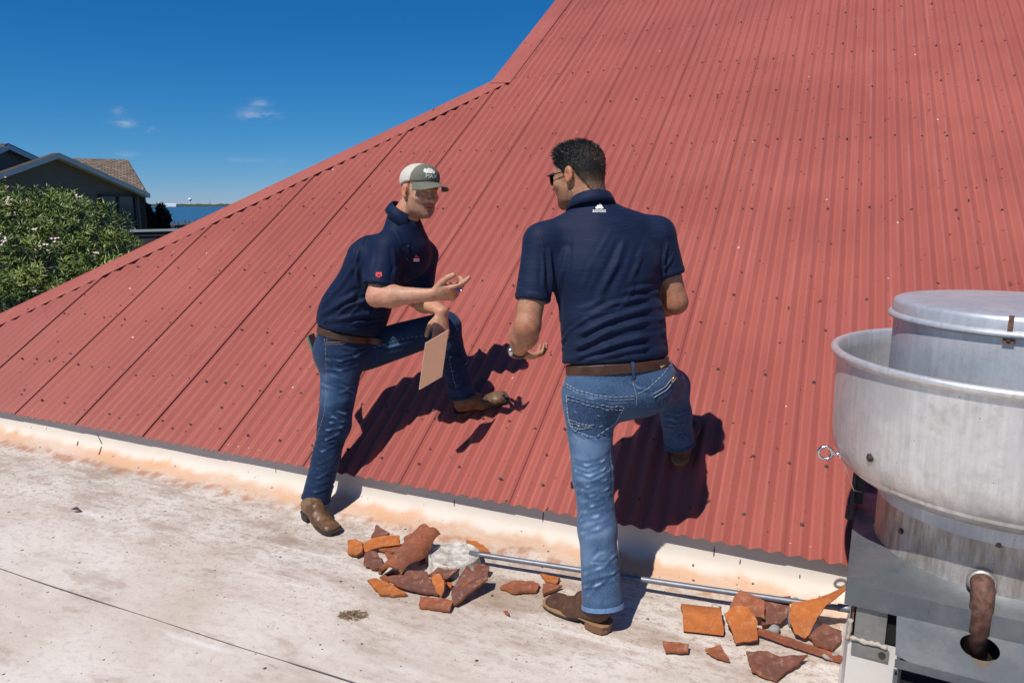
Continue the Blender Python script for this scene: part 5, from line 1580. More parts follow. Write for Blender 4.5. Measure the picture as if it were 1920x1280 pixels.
ALU = metal('weathered_aluminium', (0.86, 0.85, 0.83), 0.36, 0.36, 0.42, 1.0, 0.62, (0.62, 0.84))
ALU2 = metal('cleaner_aluminium', (0.60, 0.625, 0.66), 0.36, 0.3, 0.15, 1.0, 0.45)
GALV = metal('galvanised_sheet', (0.185, 0.203, 0.215), 0.46, 0.15, 0.35, 1.6, 0.5)
RUST = NT('brown_rusty_pipe'); RUST.set(color=RUST.mix(RUST.ramp(RUST.noise(RUST.coord(), 60, 5), .35, .65), (0.075, 0.032, 0.022), (0.16, 0.075, 0.05)), rough=0.75, normal=RUST.bump(RUST.noise(RUST.coord(), 300, 3), 0.4, 0.002)); RUST = RUST.m
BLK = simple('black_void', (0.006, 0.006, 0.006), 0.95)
BOLT = simple('dark_bolt', (0.10, 0.085, 0.075), 0.45, 0.7, scale=80)
CAULK = simple('dirty_white_caulk', (0.40, 0.35, 0.29), 0.8, var=0.25, scale=50, bump=0.5)
fan = empty('exhaust_fan', tuple(FC), FROT)
tag(fan, 'large round aluminium rooftop exhaust fan with flanged bowl on a metal base', 'exhaust fan')
RIM_Z, RIM_R = 1.095, 0.477
c0 = Vector((FC.x, FC.y, 0))
bowl = MB().lathe([(0.33, 0.695), (0.345, 0.688), (0.3714, 0.69), (0.4029, 0.699), (0.4326, 0.716), (0.4567, 0.741), (0.4711, 0.7671), (0.4794, 0.7958), (0.4836, 0.8352), (0.4867, 0.95), (0.4888, 1.072), (0.4971, 1.077), (0.5054, 1.083), (0.5086, 1.092), (0.5054, 1.1), (0.4971, 1.104), (0.4888, 1.102), (0.4826, 1.092), (0.4815, 1.05), (0.4794, 0.827), (0.4567, 0.735), (0.34, 0.685)], c0, 128).build('bowl', ALU, fan, True)
sharp(bowl, 50)
drum = MB().lathe([(0.333, 0.63), (0.333, 0.90), (0.333, 1.204), (0.338, 1.2045), (0.343, 1.208)], c0, 128).build('motor_drum', ALU2, fan, True); sharp(drum, 30)
lid = MB().lathe([(0.341, 1.204), (0.349, 1.208), (0.352, 1.215), (0.347, 1.222), (0.340, 1.225), (0.339, 1.250), (0.335, 1.259), (0.328, 1.263), (0.29, 1.2655), (0.2, 1.271), (0.0, 1.275)], c0, 128).build('lid', ALU2, fan, True)
sharp(lid, 60)
collar_o = MB().lathe([(0.334, PLATE_Z + 0.010), (0.329, PLATE_Z + 0.034), (0.327, PLATE_Z + 0.040), (0.327, 0.65), (0.331, 0.700)], c0, 128).build('base_collar', ALU, fan, True); sharp(collar_o, 30)
# flared base plate: flat square rim that rises to a round throat
v, f = [], []
n = 96; rings = [(1.0, 0.0), (0.90, 0.003), (0.62, 0.008), (0.30, 0.017), (0.0, 0.032)]
for (k_, z) in rings:
    for i in range(n):
        a = 2 * math.pi * i / n; dx, dy = math.cos(a), math.sin(a)
        sq = PLATE_W / 2 / max(abs(dx), abs(dy)); r = sq * k_ + 0.331 * (1 - k_)
        v.append(c0 + FX * dx * r + FY * dy * r + FZ * (PLATE_Z + z))
for j in range(len(rings) - 1):
    for i in range(n):
        f.append((j * n + i, j * n + (i + 1) % n, (j + 1) * n + (i + 1) % n, (j + 1) * n + i))
plate = obj('base_plate', v, f, GALV, fan)
hw = PLATE_W / 2
skirt = MB()
for (ax, ay) in ((FX, FY), (FY, -FX), (-FX, -FY), (-FY, FX)):
    c = c0 + ay * (-hw) + FZ * (PLATE_Z - 0.032)
    skirt.box(c, (hw + 0.0005, 0.0022, 0.0335), [ax, ay, FZ])
sk = skirt.build('plate_skirt', GALV, fan)
# bolts
def bolt(p, nrm, r=0.008, h=0.006, name='bolt', par=None, mat_=None):
    nrm = Vector(nrm).normalized(); o1 = nrm.orthogonal().normalized()
    o = MB().lathe([(r * 1.5, -0.001), (r * 1.5, h * 0.3), (r, h * 0.32), (r, h), (0, h)], p, 6, (o1, nrm.cross(o1), nrm)).build(name, mat_ or BOLT, par or fan)
    return o
def on_cyl(px, py, r):
    """point where the view ray meets the fan's cylinder of radius r"""
    d = ray_dir(px, py); ox, oy = -c0.x, -c0.y
    a = d.x ** 2 + d.y ** 2; b = 2 * (ox * d.x + oy * d.y); c = ox * ox + oy * oy - r * r
    disc = b * b - 4 * a * c
    t = (-b - math.sqrt(max(disc, 0))) / (2 * a); p = CAMP + d * t
    return p, Vector((p.x - c0.x, p.y - c0.y, 0)).normalized()
for (px, py, r, br) in ((1631, 858, 0.4846, 0.009), (1690, 995, 0.327, 0.007), (1687, 1054, 0.327, 0.006), (1873, 1020, 0.329, 0.007)):
    p, nn = on_cyl(px, py, r); bolt(p, nn, br)
# eye bolt on the left of the bowl
ang = math.radians(158)
p, nn = on_cyl(1572, 868, 0.466); nn = Vector((-0.90, 0.22, 0)).normalized(); p = Vector((c0.x, c0.y, 0)) + nn * 0.440 + FZ * 0.752
STEEL = bpy.data.materials['steel']
mb = MB(); mb.tube([p, p + nn * 0.045], 0.006, 8)
rc_ = p + nn * 0.066; up_ = Vector((0, 0, 1))
mb.tube([rc_ + nn * 0.021 * math.cos(a) + up_ * 0.021 * math.sin(a) for a in np.linspace(math.pi, 3 * math.pi, 21)], 0.0052, 8, cap=False)
mb.build('eye_bolt', STEEL, fan, True)
MB().box(p + nn * 0.012, (0.014, 0.012, 0.010), [nn, nn.cross(up_), up_]).build('eye_bolt_nut', STEEL, fan)
mb = MB(); q = p + FZ * 0.09
mb.tube([q + nn * 0.012 + FZ * 0.06, q - FZ * 0.0 + nn * 0.032 + FZ * 0.03, q + nn * 0.02 - FZ * 0.02, p + nn * 0.012, p + FZ * -0.05 + nn * -0.002, p - FZ * 0.12 - nn * 0.03, p - FZ * 0.125 - nn * 0.055], 0.0013, 5)
mb.build('tie_wire', STEEL, fan, True)
# latch on the drum under the lid
p, nn = on_cyl(1893, 628, 0.334); t_ = FZ.cross(nn)
lt = MB().box(p + nn * 0.005 + FZ * 0.02, (0.006, 0.004, 0.032), [t_, nn, FZ]).build('lid_latch', RUST, fan)
MB().box(p + nn * 0.004 - FZ * 0.012, (0.013, 0.004, 0.012), [t_, nn, FZ]).build('latch_plate', RUST, lt)
bolt(p + nn * 0.009 - FZ * 0.012, nn, 0.0045, 0.004, 'latch_screw', lt)
# drain pipe: out of the collar, elbow, down into the grease box
p, nn = on_cyl(1838, 1092, 0.327); nn = Vector((FX * 0.05 - FY * 1.0)).normalized(); st = Vector((p.x, p.y, 0.515))
pts = [st - nn * 0.01]
for i in range(9):
    a = math.pi / 2 * i / 8; pts.append(st + nn * (0.020 + 0.034 * math.sin(a)) + FZ * (-0.034 * (1 - math.cos(a))))
endp = pts[-1] - FZ * 0.185
pts.append(endp)
MB().tube(pts, 0.029, 20).build('drain_pipe', RUST, fan, True)
MB().lathe([(0.030, -0.004), (0.036, 0.0), (0.036, 0.010), (0.030, 0.012)], st + nn * 0.012, 20, (FX, FZ, nn)).build('pipe_flange', ALU, fan, True)
# hinge at the back left
hp = PC + FY * (PLATE_W * 0.80) - FX * 0.012
hg = MB(); hg.box(hp + FZ * 0.05, (0.006, 0.055, 0.085), [FX, FY, FZ]); hg.box(hp + FX * 0.020 + FZ * 0.075, (0.014, 0.030, 0.055), [FX, FY, FZ])
hg.tube([hp - FX * 0.010 - FY * 0.05 - FZ * 0.03, hp - FX * 0.010 + FY * 0.05 - FZ * 0.03], 0.010, 10)
hg.build('hinge', simple('dark_hinge', (0.045, 0.045, 0.048), 0.5, 0.6), fan)

# curb under the fan: membrane wrapped box with a sheet metal top
curb = empty('fan_curb', (FC.x, FC.y, 0.0), FROT); tag(curb, 'white membrane wrapped curb under the aluminium exhaust fan', 'curb')
M_CURB = simple('white_curb_membrane', (0.60, 0.57, 0.53), 0.6, var=0.14, scale=7, bump=0.15)
cw = hw - 0.018
b0 = MB(); b0.box(c0 + FZ * 0.13, (cw, cw, 0.13), [FX, FY, FZ])
v, f = [], []
for (z, g) in ((-0.01, 0.022), (0.012, 0.010), (0.05, 0.004), (0.12, 0.0), (0.275, 0.0)):
    for (sx, sy) in ((-1, -1), (1, -1), (1, 1), (-1, 1)): v.append(c0 + FX * sx * (cw + g) + FY * sy * (cw + g) + FZ * z)
for j in range(4):
    for i in range(4): f.append((j * 4 + i, j * 4 + (i + 1) % 4, (j + 1) * 4 + (i + 1) % 4, (j + 1) * 4 + i))
obj('wrapped_base', v, f, M_CURB, curb, smooth=False)
GAL_D = metal('dull_galvanised', (0.30, 0.30, 0.28), 0.5, 0.2, 0.35, 1.6, 0.55)
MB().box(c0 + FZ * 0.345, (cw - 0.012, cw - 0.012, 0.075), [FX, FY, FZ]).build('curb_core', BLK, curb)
fl = c0 - FX * cw - FY * cw                               # front left corner
MB().box(fl + FX * 0.055 - FY * 0.002 + FZ * 0.345, (0.041, 0.003, 0.080), [FX, FY, FZ]).build('corner_post', GAL_D, curb)
MB().box(fl + FX * 0.006 + FY * 0.03 + FZ * 0.345, (0.003, 0.03, 0.080), [FX, FY, FZ]).build('corner_post', simple('rusty_post_edge', (0.13, 0.06, 0.04), 0.7), curb)
mb = MB()
rr3 = random.Random(5)
pts = [fl + FX * (0.004 + 0.1 * i / 12) - FY * (0.004 + 0.003 * rr3.random()) + FZ * (0.268 + 0.006 * rr3.random()) for i in range(13)]
mb.tube(pts, [0.004 + 0.005 * rr3.random() for _ in range(13)], 7)
pts = [fl + FX * (0.002 - 0.004 * rr3.random()) - FY * 0.004 + FZ * (0.262 + 0.07 * i / 6) for i in range(7)]
mb.tube(pts, [0.004 + 0.006 * rr3.random() for _ in range(7)], 7)
mb.build('caulk_bead', CAULK, curb, True)
MB().box(fl + FX * 0.060 - FY * 0.006 + FZ * 0.242, (0.050, 0.003, 0.017), [FX, FY, FZ]).build('termination_bar', GAL_D, curb)
bolt(fl + FX * 0.092 - FY * 0.009 + FZ * 0.243, -FY, 0.0075, 0.006, 'bar_screw', curb)
# grease box hung on the front: lid and front panel, with a hole for the drain pipe
gb = empty('grease_box', tuple(c0 - FY * (cw + 0.09) + FZ * 0.2), FROT); tag(gb, 'grey galvanised grease box below the fan drain pipe', 'grease box')
GX0 = 0.118                                               # starts right of the corner post
def gpt(x, y, z): return fl + FX * x - FY * y + FZ * z
# sloping lid with a round hole: ring of quads
hc = (endp - fl).dot(FX), -(endp - fl).dot(FY)
lz = lambda y: 0.395 - 0.42 * y
v, f = [], []
X0, X1, Y0, Y1 = GX0, 0.80, 0.006, 0.155
hx, hy = hc[0], min(max(hc[1], 0.06), 0.10)
n = 48
for i in range(n):
    a = 2 * math.pi * i / n; dx, dy = math.cos(a), math.sin(a)
    v.append(gpt(hx + 0.046 * dx, hy + 0.037 * dy, lz(hy + 0.037 * dy)))
for i in range(n):
    a = 2 * math.pi * i / n; dx, dy = math.cos(a), math.sin(a)
    tx = ((X1 - hx) / dx if dx > 0 else (X0 - hx) / dx) if abs(dx) > 1e-6 else 1e9
    ty = ((Y1 - hy) / dy if dy > 0 else (Y0 - hy) / dy) if abs(dy) > 1e-6 else 1e9
    t = min(tx, ty); v.append(gpt(hx + dx * t, hy + dy * t, lz(hy + dy * t)))
base_n = len(v)
for i in range(n): f.append((i, (i + 1) % n, n + (i + 1) % n, n + i))
cs = [gpt(x, y, lz(y)) for x, y in ((X0, Y0), (X1, Y0), (X1, Y1), (X0, Y1))]
obj('box_lid', v, f, GALV, gb, smooth=False)
# fill the corners left by the fan of quads and turn the edge down
mb = MB()
mb.box(gpt((X0 + X1) / 2, Y1 + 0.002, lz(Y1) - 0.011), ((X1 - X0) / 2, 0.0025, 0.012), [FX, FY, FZ])
mb.build('lid_lip', GALV, gb)
MB().box(gpt((X0 + X1) / 2 + 0.01, 0.215, 0.145), ((X1 - X0) / 2 - 0.01, 0.0035, 0.125), [FX, (FY * 0.88 + FZ * 0.47).normalized(), (FZ * 0.88 - FY * 0.47).normalized()]).build('front_panel', GALV, gb)
MB().box(gpt(X0 + 0.006, 0.15, 0.16), (0.004, 0.045, 0.11), [FX, FY, FZ]).build('side_panel', GALV, gb)
MB().box(gpt((X0 + X1) / 2, 0.07, 0.17), ((X1 - X0) / 2 - 0.02, 0.055, 0.12), [FX, FY, FZ]).build('inner_tray', BLK, gb)
for (x, w) in ((hx - 0.03, 0.006), (hx + 0.035, 0.010)):
    MB().box(gpt(x, Y1 - 0.005, lz(Y1) - 0.05), (w, 0.003, 0.05), [FX, FY, FZ]).build('orange_strap', simple('orange_paint', (0.45, 0.10, 0.015), 0.6), gb)
# thin rust run below the drain hole
v = [gpt(hx + dx, hy + dy, lz(hy + dy) + 0.0008) for dx, dy in ((-0.030, 0.027), (-0.012, 0.048), (0.004, 0.062), (0.016, 0.046), (0.032, 0.026), (0.020, 0.034), (0.0, 0.0385), (-0.018, 0.035))]
obj('rust_run', v, [tuple(range(8))], simple('rust_run', (0.13, 0.095, 0.06), 0.7, var=0.3, scale=60), gb, smooth=False)
# ================================================================== conduit, pitch pocket and broken clay tiles
m = NT('galvanised_conduit'); m.set(color=m.mix(m.noise(m.coord(), 40, 4), (0.13, 0.14, 0.16), (0.26, 0.27, 0.30)), rough=0.5, metal=0.55); COND = m.m
pa = on_z(905, 1040, 0.055); pb = on_z(1600, 1142, 0.085)
cnd = empty('conduit', tuple(pa)); tag(cnd, 'thin grey metal conduit running along the foot of the wall', 'conduit')
pb2 = pa + (pb - pa) * 1.12
MB().tube([pa - (pb - pa).normalized() * 0.06] + [pa.lerp(pb2, i / 12) + Vector((0, 0, -0.004 * math.sin(math.pi * i / 12))) for i in range(13)], 0.0115, 14).build('pipe', COND, cnd, True)
cp = pa.lerp(pb, 0.985)
MB().tube([cp + (pb - pa).normalized() * q for q in (-0.03, 0.03)], 0.0145, 14).build('coupling', COND, cnd, True)
for q in (0.30, 0.94):
    c = pa.lerp(pb2, q); MB().box(Vector((c.x, c.y, (c.z - 0.012) / 2 + 0.0)), (0.035, 0.05, (c.z - 0.012) / 2), [EX, UH, Vector((0, 0, 1))]).build('support_block', simple('old_wood_block', (0.24, 0.14, 0.09), 0.8, var=0.3), cnd)
m = NT('cracked_white_filler')
cr = m.voro(m.coord(), 17.0, 'DISTANCE_TO_EDGE'); nz = m.noise(m.coord(), 30, 5)
col = m.mix(m.ramp(nz, .35, .7), (0.36, 0.32, 0.27), (0.60, 0.56, 0.50)); col = m.mix(m.ramp(cr, 0.014, 0.0), col, (0.06, 0.05, 0.045))
m.set(color=col, rough=0.85, normal=m.bump(nz, 0.3, 0.004)); FILL = m.m
pc = on_z(852, 1058, 0.0); PR = 0.113
pkt = empty('pitch_pocket', tuple(pc)); tag(pkt, 'round white sealant filled collar on the roof at the conduit end', 'pitch pocket')
MB().lathe([(PR * 1.06, -0.004), (PR * 1.03, 0.003), (PR, 0.006), (PR, 0.046), (PR * 0.985, 0.051), (PR * 0.94, 0.052), (PR * 0.92, 0.048), (PR * 0.91, 0.038)], pc, 56).build('collar_ring', FILL, pkt, True)
v, f = [], []
nr, na = 12, 56
for j in range(nr + 1):
    for i in range(na):
        r = PR * 0.93 * (1 - j / nr); a = 2 * math.pi * i / na; v.append([pc.x + r * math.cos(a), pc.y + r * math.sin(a), 0.043])
V = np.array(v); Vl = V - np.array([pc.x, pc.y, 0])
hole = np.exp(-(((Vl[:, 0] + 0.005) / 0.045) ** 2 + ((Vl[:, 1] - 0.040) / 0.022) ** 2))
V[:, 2] += 0.0025 * vnoise(V, 16, 3) + 0.0012 * vnoise(V, 40, 4) + 0.006 * np.exp(-(((Vl[:, 0] - 0.05) / 0.05) ** 2 + ((Vl[:, 1] + 0.01) / 0.05) ** 2)) - 0.016 * hole
for j in range(nr):
    for i in range(na): f.append((j * na + i, j * na + (i + 1) % na, (j + 1) * na + (i + 1) % na, (j + 1) * na + i))
obj('sealant_fill', V.tolist(), f, FILL, pkt)

# clay: outer face, darker weathered face, broken edge
def clay(name, a, b, dirt):
    m = NT(name); co = m.coord('Object'); nz = m.noise(co, 26, 5, 0.62); bg = m.noise(co, 7, 3); gr = m.noise(co, 240, 3)
    col = m.mix(m.ramp(nz, .32, .70), a, b); col = m.mix(m.math('MULTIPLY', m.ramp(bg, .46, .66), dirt), col, (0.11, 0.055, 0.042))
    col = m.mix(m.math('MULTIPLY', m.ramp(gr, .62, .75), .5), col, (0.30, 0.19, 0.13))
    dust = m.noise(co, 48, 5, 0.7)
    col = m.mix(m.math('MULTIPLY', m.ramp(dust, .54, .70), .38), col, (0.40, 0.30, 0.23))
    sp = m.math('LESS_THAN', m.voro(co, 95.0), 0.16)
    col = m.mix(m.math('MULTIPLY', sp, .5), col, (0.07, 0.035, 0.025))
    m.set(color=col, rough=0.82, spec=0.25, normal=m.bump(m.math('ADD', nz, m.math('MULTIPLY', gr, .5)), 0.45, 0.004)); return m.m
CL_O = clay('orange_clay', (0.36, 0.100, 0.022), (0.46, 0.145, 0.035), 0.22)
CL_R = clay('red_clay', (0.23, 0.070, 0.035), (0.32, 0.105, 0.048), 0.40)
CL_D = clay('weathered_clay', (0.130, 0.050, 0.034), (0.210, 0.082, 0.055), 0.50)
CL_E = clay('broken_clay_edge', (0.30, 0.088, 0.022), (0.42, 0.14, 0.04), 0.45)
MORTAR = simple('grey_mortar', (0.30, 0.29, 0.28), 0.9, var=0.35, scale=60, bump=0.8)
def shard(label, outline, mat_, tilt=(0, 0), z=0.0, thick=0.0105, curve=0.0, curve_dir=0.0, edge=None, jag=0.0018, seed=1, lift=0.0, name='tile_shard', side_mat=None):
    """broken tile: outline picked on the roof deck, extruded to tile thickness, bent to a barrel, tilted about its middle"""
    R_m = Matrix.Rotation(tilt[0], 3, Vector(EX)) @ Matrix.Rotation(tilt[1], 3, Vector(UH))
    nrm = R_m @ Vector((0, 0, 1)); ux = R_m @ Vector((1, 0, 0)); uy = R_m @ Vector((0, 1, 0))
    mx = sum(q[0] for q in outline) / len(outline); my = sum(q[1] for q in outline) / len(outline)
    hz = 0.012
    for _ in range(4):                                   # rest the lowest corner on the deck
        c = on_z(mx, my, hz)
        W = []
        for (px, py) in outline:
            d = ray_dir(px, py); W.append(CAMP + d * ((c - CAMP).dot(nrm) / d.dot(nrm)))
        low = min(q.z for q in W) - thick * 0.5
        hz += 0.002 + lift - low
    P2 = [Vector(((q - c).dot(ux), (q - c).dot(uy), 0)) for q in W]
    rg = random.Random(seed)
    ring = []
    for i in range(len(P2)):
        a, b = P2[i], P2[(i + 1) % len(P2)]; L = (b - a).length; n = max(2, int(L / 0.011)); nn = Vector((-(b - a).y, (b - a).x, 0)).normalized()
        ph = rg.uniform(0, 6)
        for k_ in range(n):
            t_ = k_ / n
            q = a.lerp(b, t_); ring.append(q + nn * (jag * (rg.uniform(-.8, .8) + 1.2 * math.sin(ph + t_ * 7)) * math.sin(math.pi * t_) ** 0.5))
    ca, sa = math.cos(curve_dir), math.sin(curve_dir)
    rings_in = [1.0, 0.72, 0.45, 0.2]
    n = len(ring)
    def bend(q, h):
        u = q.x * ca + q.y * sa
        return h - curve * u * u
    v, f = [], []
    for layer, h in ((0, thick / 2), (1, -thick / 2)):
        for k_ in rings_in:
            for q in ring:
                s = q * k_; ds = 1.0 + (0.03 * rg.uniform(-1, 1) if layer and k_ == 1.0 else 0)
                v.append(Vector((s.x * ds, s.y * ds, bend(s, h))))
        v.append(Vector((0, 0, h)))
    m_ = len(rings_in) * n + 1
    for l in (0, 1):
        for j in range(len(rings_in) - 1):
            for i in range(n):
                q = (l * m_ + j * n + i, l * m_ + j * n + (i + 1) % n, l * m_ + (j + 1) * n + (i + 1) % n, l * m_ + (j + 1) * n + i)
                f.append(q if l == 0 else q[::-1])
        for i in range(n):
            q = (l * m_ + (len(rings_in) - 1) * n + i, l * m_ + (len(rings_in) - 1) * n + (i + 1) % n, l * m_ + m_ - 1); f.append(q if l == 0 else q[::-1])
    nf = len(f)
    for i in range(n): f.append((i, m_ + i, m_ + (i + 1) % n, (i + 1) % n))
    v = [R_m @ q for q in v]
    up_ = max(0.0, 0.0005 - min(q.z + c.z for q in v))
    v = [q + Vector((0, 0, up_)) for q in v]
    o = obj(name, v, f, mat_, None)
    o.data.materials.append(side_mat or CL_E)
    for i in range(nf, len(o.data.polygons)): o.data.polygons[i].material_index = 1
    sharp(o, 40)
    o.location = tuple(c)
    tag(o, label, 'roof tile', 'broken clay roof tile pieces'); return o
def _px(p): return project(p)
R_ = math.radians
# left heap, round the pitch pocket
shard('small orange curved tile shard at the far left of the left heap', [(652, 1012), (668, 1011), (681, 1018), (679, 1034), (668, 1042), (652, 1038)], CL_O, (R_(14), R_(-10)), seed=1, curve=1.6)
shard('long orange tile strip behind the leaning barrel tile, left heap', [(680, 1018), (700, 1008), (748, 1002), (750, 1020), (715, 1026), (684, 1034)], CL_O, (R_(24), R_(8)), seed=2, curve=1.2, lift=0.004)
shard('dark triangular shard standing at the back of the left heap', [(696, 1008), (706, 984), (731, 1000), (722, 1004)], CL_D, (R_(24), R_(0)), seed=3)
shard('thin brown shard under the long orange strip', [(710, 1030), (750, 1020), (752, 1032), (735, 1037)], CL_R, (R_(6), R_(4)), seed=4)
shard('red brown curved shard with pale edge, left of the barrel tile', [(683, 1040), (690, 1034), (704, 1034), (716, 1050), (721, 1066), (700, 1066), (682, 1056)], CL_D, (R_(10), R_(10)), seed=5, curve=2.5, curve_dir=R_(30), thick=0.012)
shard('small shard wedged beside the barrel tile foot', [(722, 1034), (740, 1044), (736, 1054), (728, 1052)], CL_R, (R_(4), R_(-12)), seed=6)
shard('orange curved shard at the front left of the left heap', [(689, 1088), (702, 1084), (730, 1094), (763, 1114), (740, 1117), (712, 1114), (698, 1098)], CL_O, (R_(6), R_(3)), seed=7, curve=1.4, curve_dir=R_(70))
shard('large flat brown shard in front of the barrel tile', [(724, 1088), (768, 1070), (800, 1072), (822, 1115), (770, 1106)], CL_D, (R_(10), R_(5)), seed=8, lift=0.006, side_mat=CL_R)
shard('flat brown shard sticking out under the barrel tile mouth', [(712, 1082), (736, 1074), (748, 1078), (728, 1090)], CL_R, (R_(4), R_(2)), seed=9)
shard('dark brown shard leaning on the white pitch pocket', [(804, 1078), (832, 1058), (863, 1066), (850, 1076), (838, 1086), (812, 1084)], CL_D, (R_(16), R_(4)), seed=10, lift=0.012)
shard('bright orange leaf shaped shard standing in the left heap', [(809, 1084), (816, 1076), (826, 1076), (834, 1090), (833, 1108), (828, 1120), (818, 1108)], CL_O, (R_(40), R_(-12)), seed=11, curve=2.0, lift=0.004)
shard('large brown slanted shard at the right of the left heap', [(846, 1132), (848, 1106), (876, 1060), (886, 1072), (916, 1072), (914, 1086), (880, 1112), (856, 1133)], CL_D, (R_(14), R_(-6)), seed=12, lift=0.005)
shard('small brown shard behind the slanted one', [(887, 1058), (904, 1058), (918, 1062), (914, 1074), (900, 1076)], CL_D, (R_(10), R_(3)), seed=13, lift=0.012)
shard('little broken bit lying on the large slanted shard', [(866, 1098), (880, 1088), (882, 1092), (868, 1102)], CL_R, (R_(14), R_(-6)), seed=14, lift=0.030, thick=0.010)
shard('brown block like shard at the very front of the left heap', [(787, 1120), (824, 1122), (850, 1126), (843, 1146), (812, 1142), (786, 1138)], CL_R, (R_(12), R_(2)), seed=15, curve=1.6, curve_dir=R_(64))
shard('tiny orange chip under the leaf shaped shard', [(836, 1092), (848, 1094), (846, 1102), (838, 1101)], CL_O, (R_(5), R_(5)), seed=16, jag=0.001)
shard('small red chip beside the pitch pocket collar', [(787, 1049), (798, 1046), (798, 1053), (788, 1057)], CL_R, (R_(3), R_(0)), seed=17, jag=0.001)
shard('orange shard half hidden behind the pitch pocket', [(874, 1012), (894, 1016), (914, 1030), (918, 1036), (900, 1036), (884, 1028)], CL_O, (R_(12), R_(8)), seed=18, curve=1.5)
shard('short orange shard behind the barrel tile top', [(757, 1008), (772, 1000), (770, 1014), (758, 1018)], CL_R, (R_(10), R_(-5)), seed=19, lift=0.01)
shard('flat brown lens shaped shard right of the left heap', [(937, 1100), (958, 1090), (1000, 1090), (1012, 1096), (1006, 1108), (965, 1111)], CL_R, (R_(3), R_(2)), seed=20, curve=0.6)
shard('small orange triangle near the faded jeans', [(1013, 1076), (1050, 1084), (1042, 1096), (1026, 1092)], CL_O, (R_(4), R_(2)), seed=21)
shard('small red triangle just below the orange triangle', [(1018, 1095), (1054, 1098), (1018, 1116)], CL_R, (R_(3), R_(-2)), seed=22)
shard('tiny brown crumb alone on the white roof', [(944, 1146), (952, 1145), (954, 1152), (949, 1150)], CL_R, seed=23, thick=0.006, jag=0.0005)

# barrel tiles: half round, tapering, with ragged ends
def barrel(label, p0, p1, r0, r1, arc0, arc1, side, mat_, thick=0.013, rag=0.02, seed=1, cut=None, name='tile_barrel'):
    """p0->p1 axis, half tube opening downwards; arc in degrees measured from side through up"""
    p0, p1 = Vector(p0), Vector(p1); ax = (p1 - p0); L = ax.length; ax.normalize()
    s = Vector(side); s = (s - ax * s.dot(ax)).normalized(); u = ax.cross(s)
    if u.z < 0: u = -u
    rg = random.Random(seed); nA, nL = 22, 16
    ph = [rg.uniform(0, 6) for _ in range(4)]
    e0 = [rag * (0.5 * math.sin(ph[0] + i * .35) + 0.3 * math.sin(ph[1] + i * .8) + 0.1 * rg.uniform(-1, 1)) for i in range(nA + 1)]; e1 = [rag * (0.5 * math.sin(ph[2] + i * .3) + 0.3 * math.sin(ph[3] + i * .9) + 0.1 * rg.uniform(-1, 1)) for i in range(nA + 1)]
    v, f = [], []
    for layer in (0, 1):
        for i in range(nA + 1):
            a_f = i / nA
            for j in range(nL + 1):
                t = j / nL
                lo, hi = arc0, arc1
                if cut: lo, hi = cut(t, arc0, arc1)
                a = math.radians(lo + (hi - lo) * a_f); r = r0 + (r1 - r0) * t - layer * thick
                along = t * L + (e0[i] * (1 - t) + e1[i] * t)
                v.append(p0 + ax * along + (s * math.cos(a) + u * math.sin(a)) * r)
    m_ = (nA + 1) * (nL + 1); w = nL + 1
    for i in range(nA):
        for j in range(nL):
            q = (i * w + j, (i + 1) * w + j, (i + 1) * w + j + 1, i * w + j + 1); f += [q, tuple(m_ + x for x in q[::-1])]
    nf = len(f)
    for i in range(nA):
        f += [(i * w, m_ + i * w, m_ + (i + 1) * w, (i + 1) * w), (i * w + nL, (i + 1) * w + nL, m_ + (i + 1) * w + nL, m_ + i * w + nL)]
    for j in range(nL):
        f += [(j, j + 1, m_ + j + 1, m_ + j), (nA * w + j, m_ + nA * w + j, m_ + nA * w + j + 1, nA * w + j + 1)]
    o = obj(name, v, f, mat_, None); o.data.materials.append(CL_E)
    for i in range(nf, len(o.data.polygons)): o.data.polygons[i].material_index = 1
    sharp(o, 45); tag(o, label, 'roof tile', 'broken clay roof tile pieces'); return o
a_, b_ = on_z(736, 1086, 0.006), on_z(806, 1004, 0.075)
barrel('big red barrel tile leaning across the left heap by the pitch pocket', a_, b_, 0.072, 0.066, 0, 180, EX, CL_R, cut=lambda t, lo, hi: (18 + 40 * max(0, .55 - t) + 10 * math.sin(t * 9), 180), seed=31, rag=0.016)
# right heap by the fan curb
a_, b_ = on_z(1278, 1164, 0.000), on_z(1352, 1172, 0.000)
barrel('orange half barrel tile leftmost in the right heap', a_ + Vector((0, 0, -0.02)), b_ + Vector((0, 0, -0.02)), 0.080, 0.080, 20, 165, -UH, CL_O, seed=32, rag=0.006)
shard('orange pentagon shaped shard leaning in the right heap', [(1358, 1150), (1380, 1136), (1402, 1138), (1420, 1164), (1420, 1200), (1380, 1206)], CL_O, (R_(30), R_(4)), seed=33, curve=1.0, lift=0.004)
shard('brown curved shard behind the orange pentagon', [(1360, 1158), (1376, 1120), (1388, 1106), (1432, 1124), (1434, 1160), (1404, 1152)], CL_R, (R_(28), R_(-8)), seed=34, curve=2.0, lift=0.015)
shard('weathered brown shard between the pentagon and the upright tile', [(1432, 1126), (1482, 1118), (1480, 1150), (1464, 1170), (1428, 1172)], CL_D, (R_(22), R_(6)), seed=35, lift=0.010)
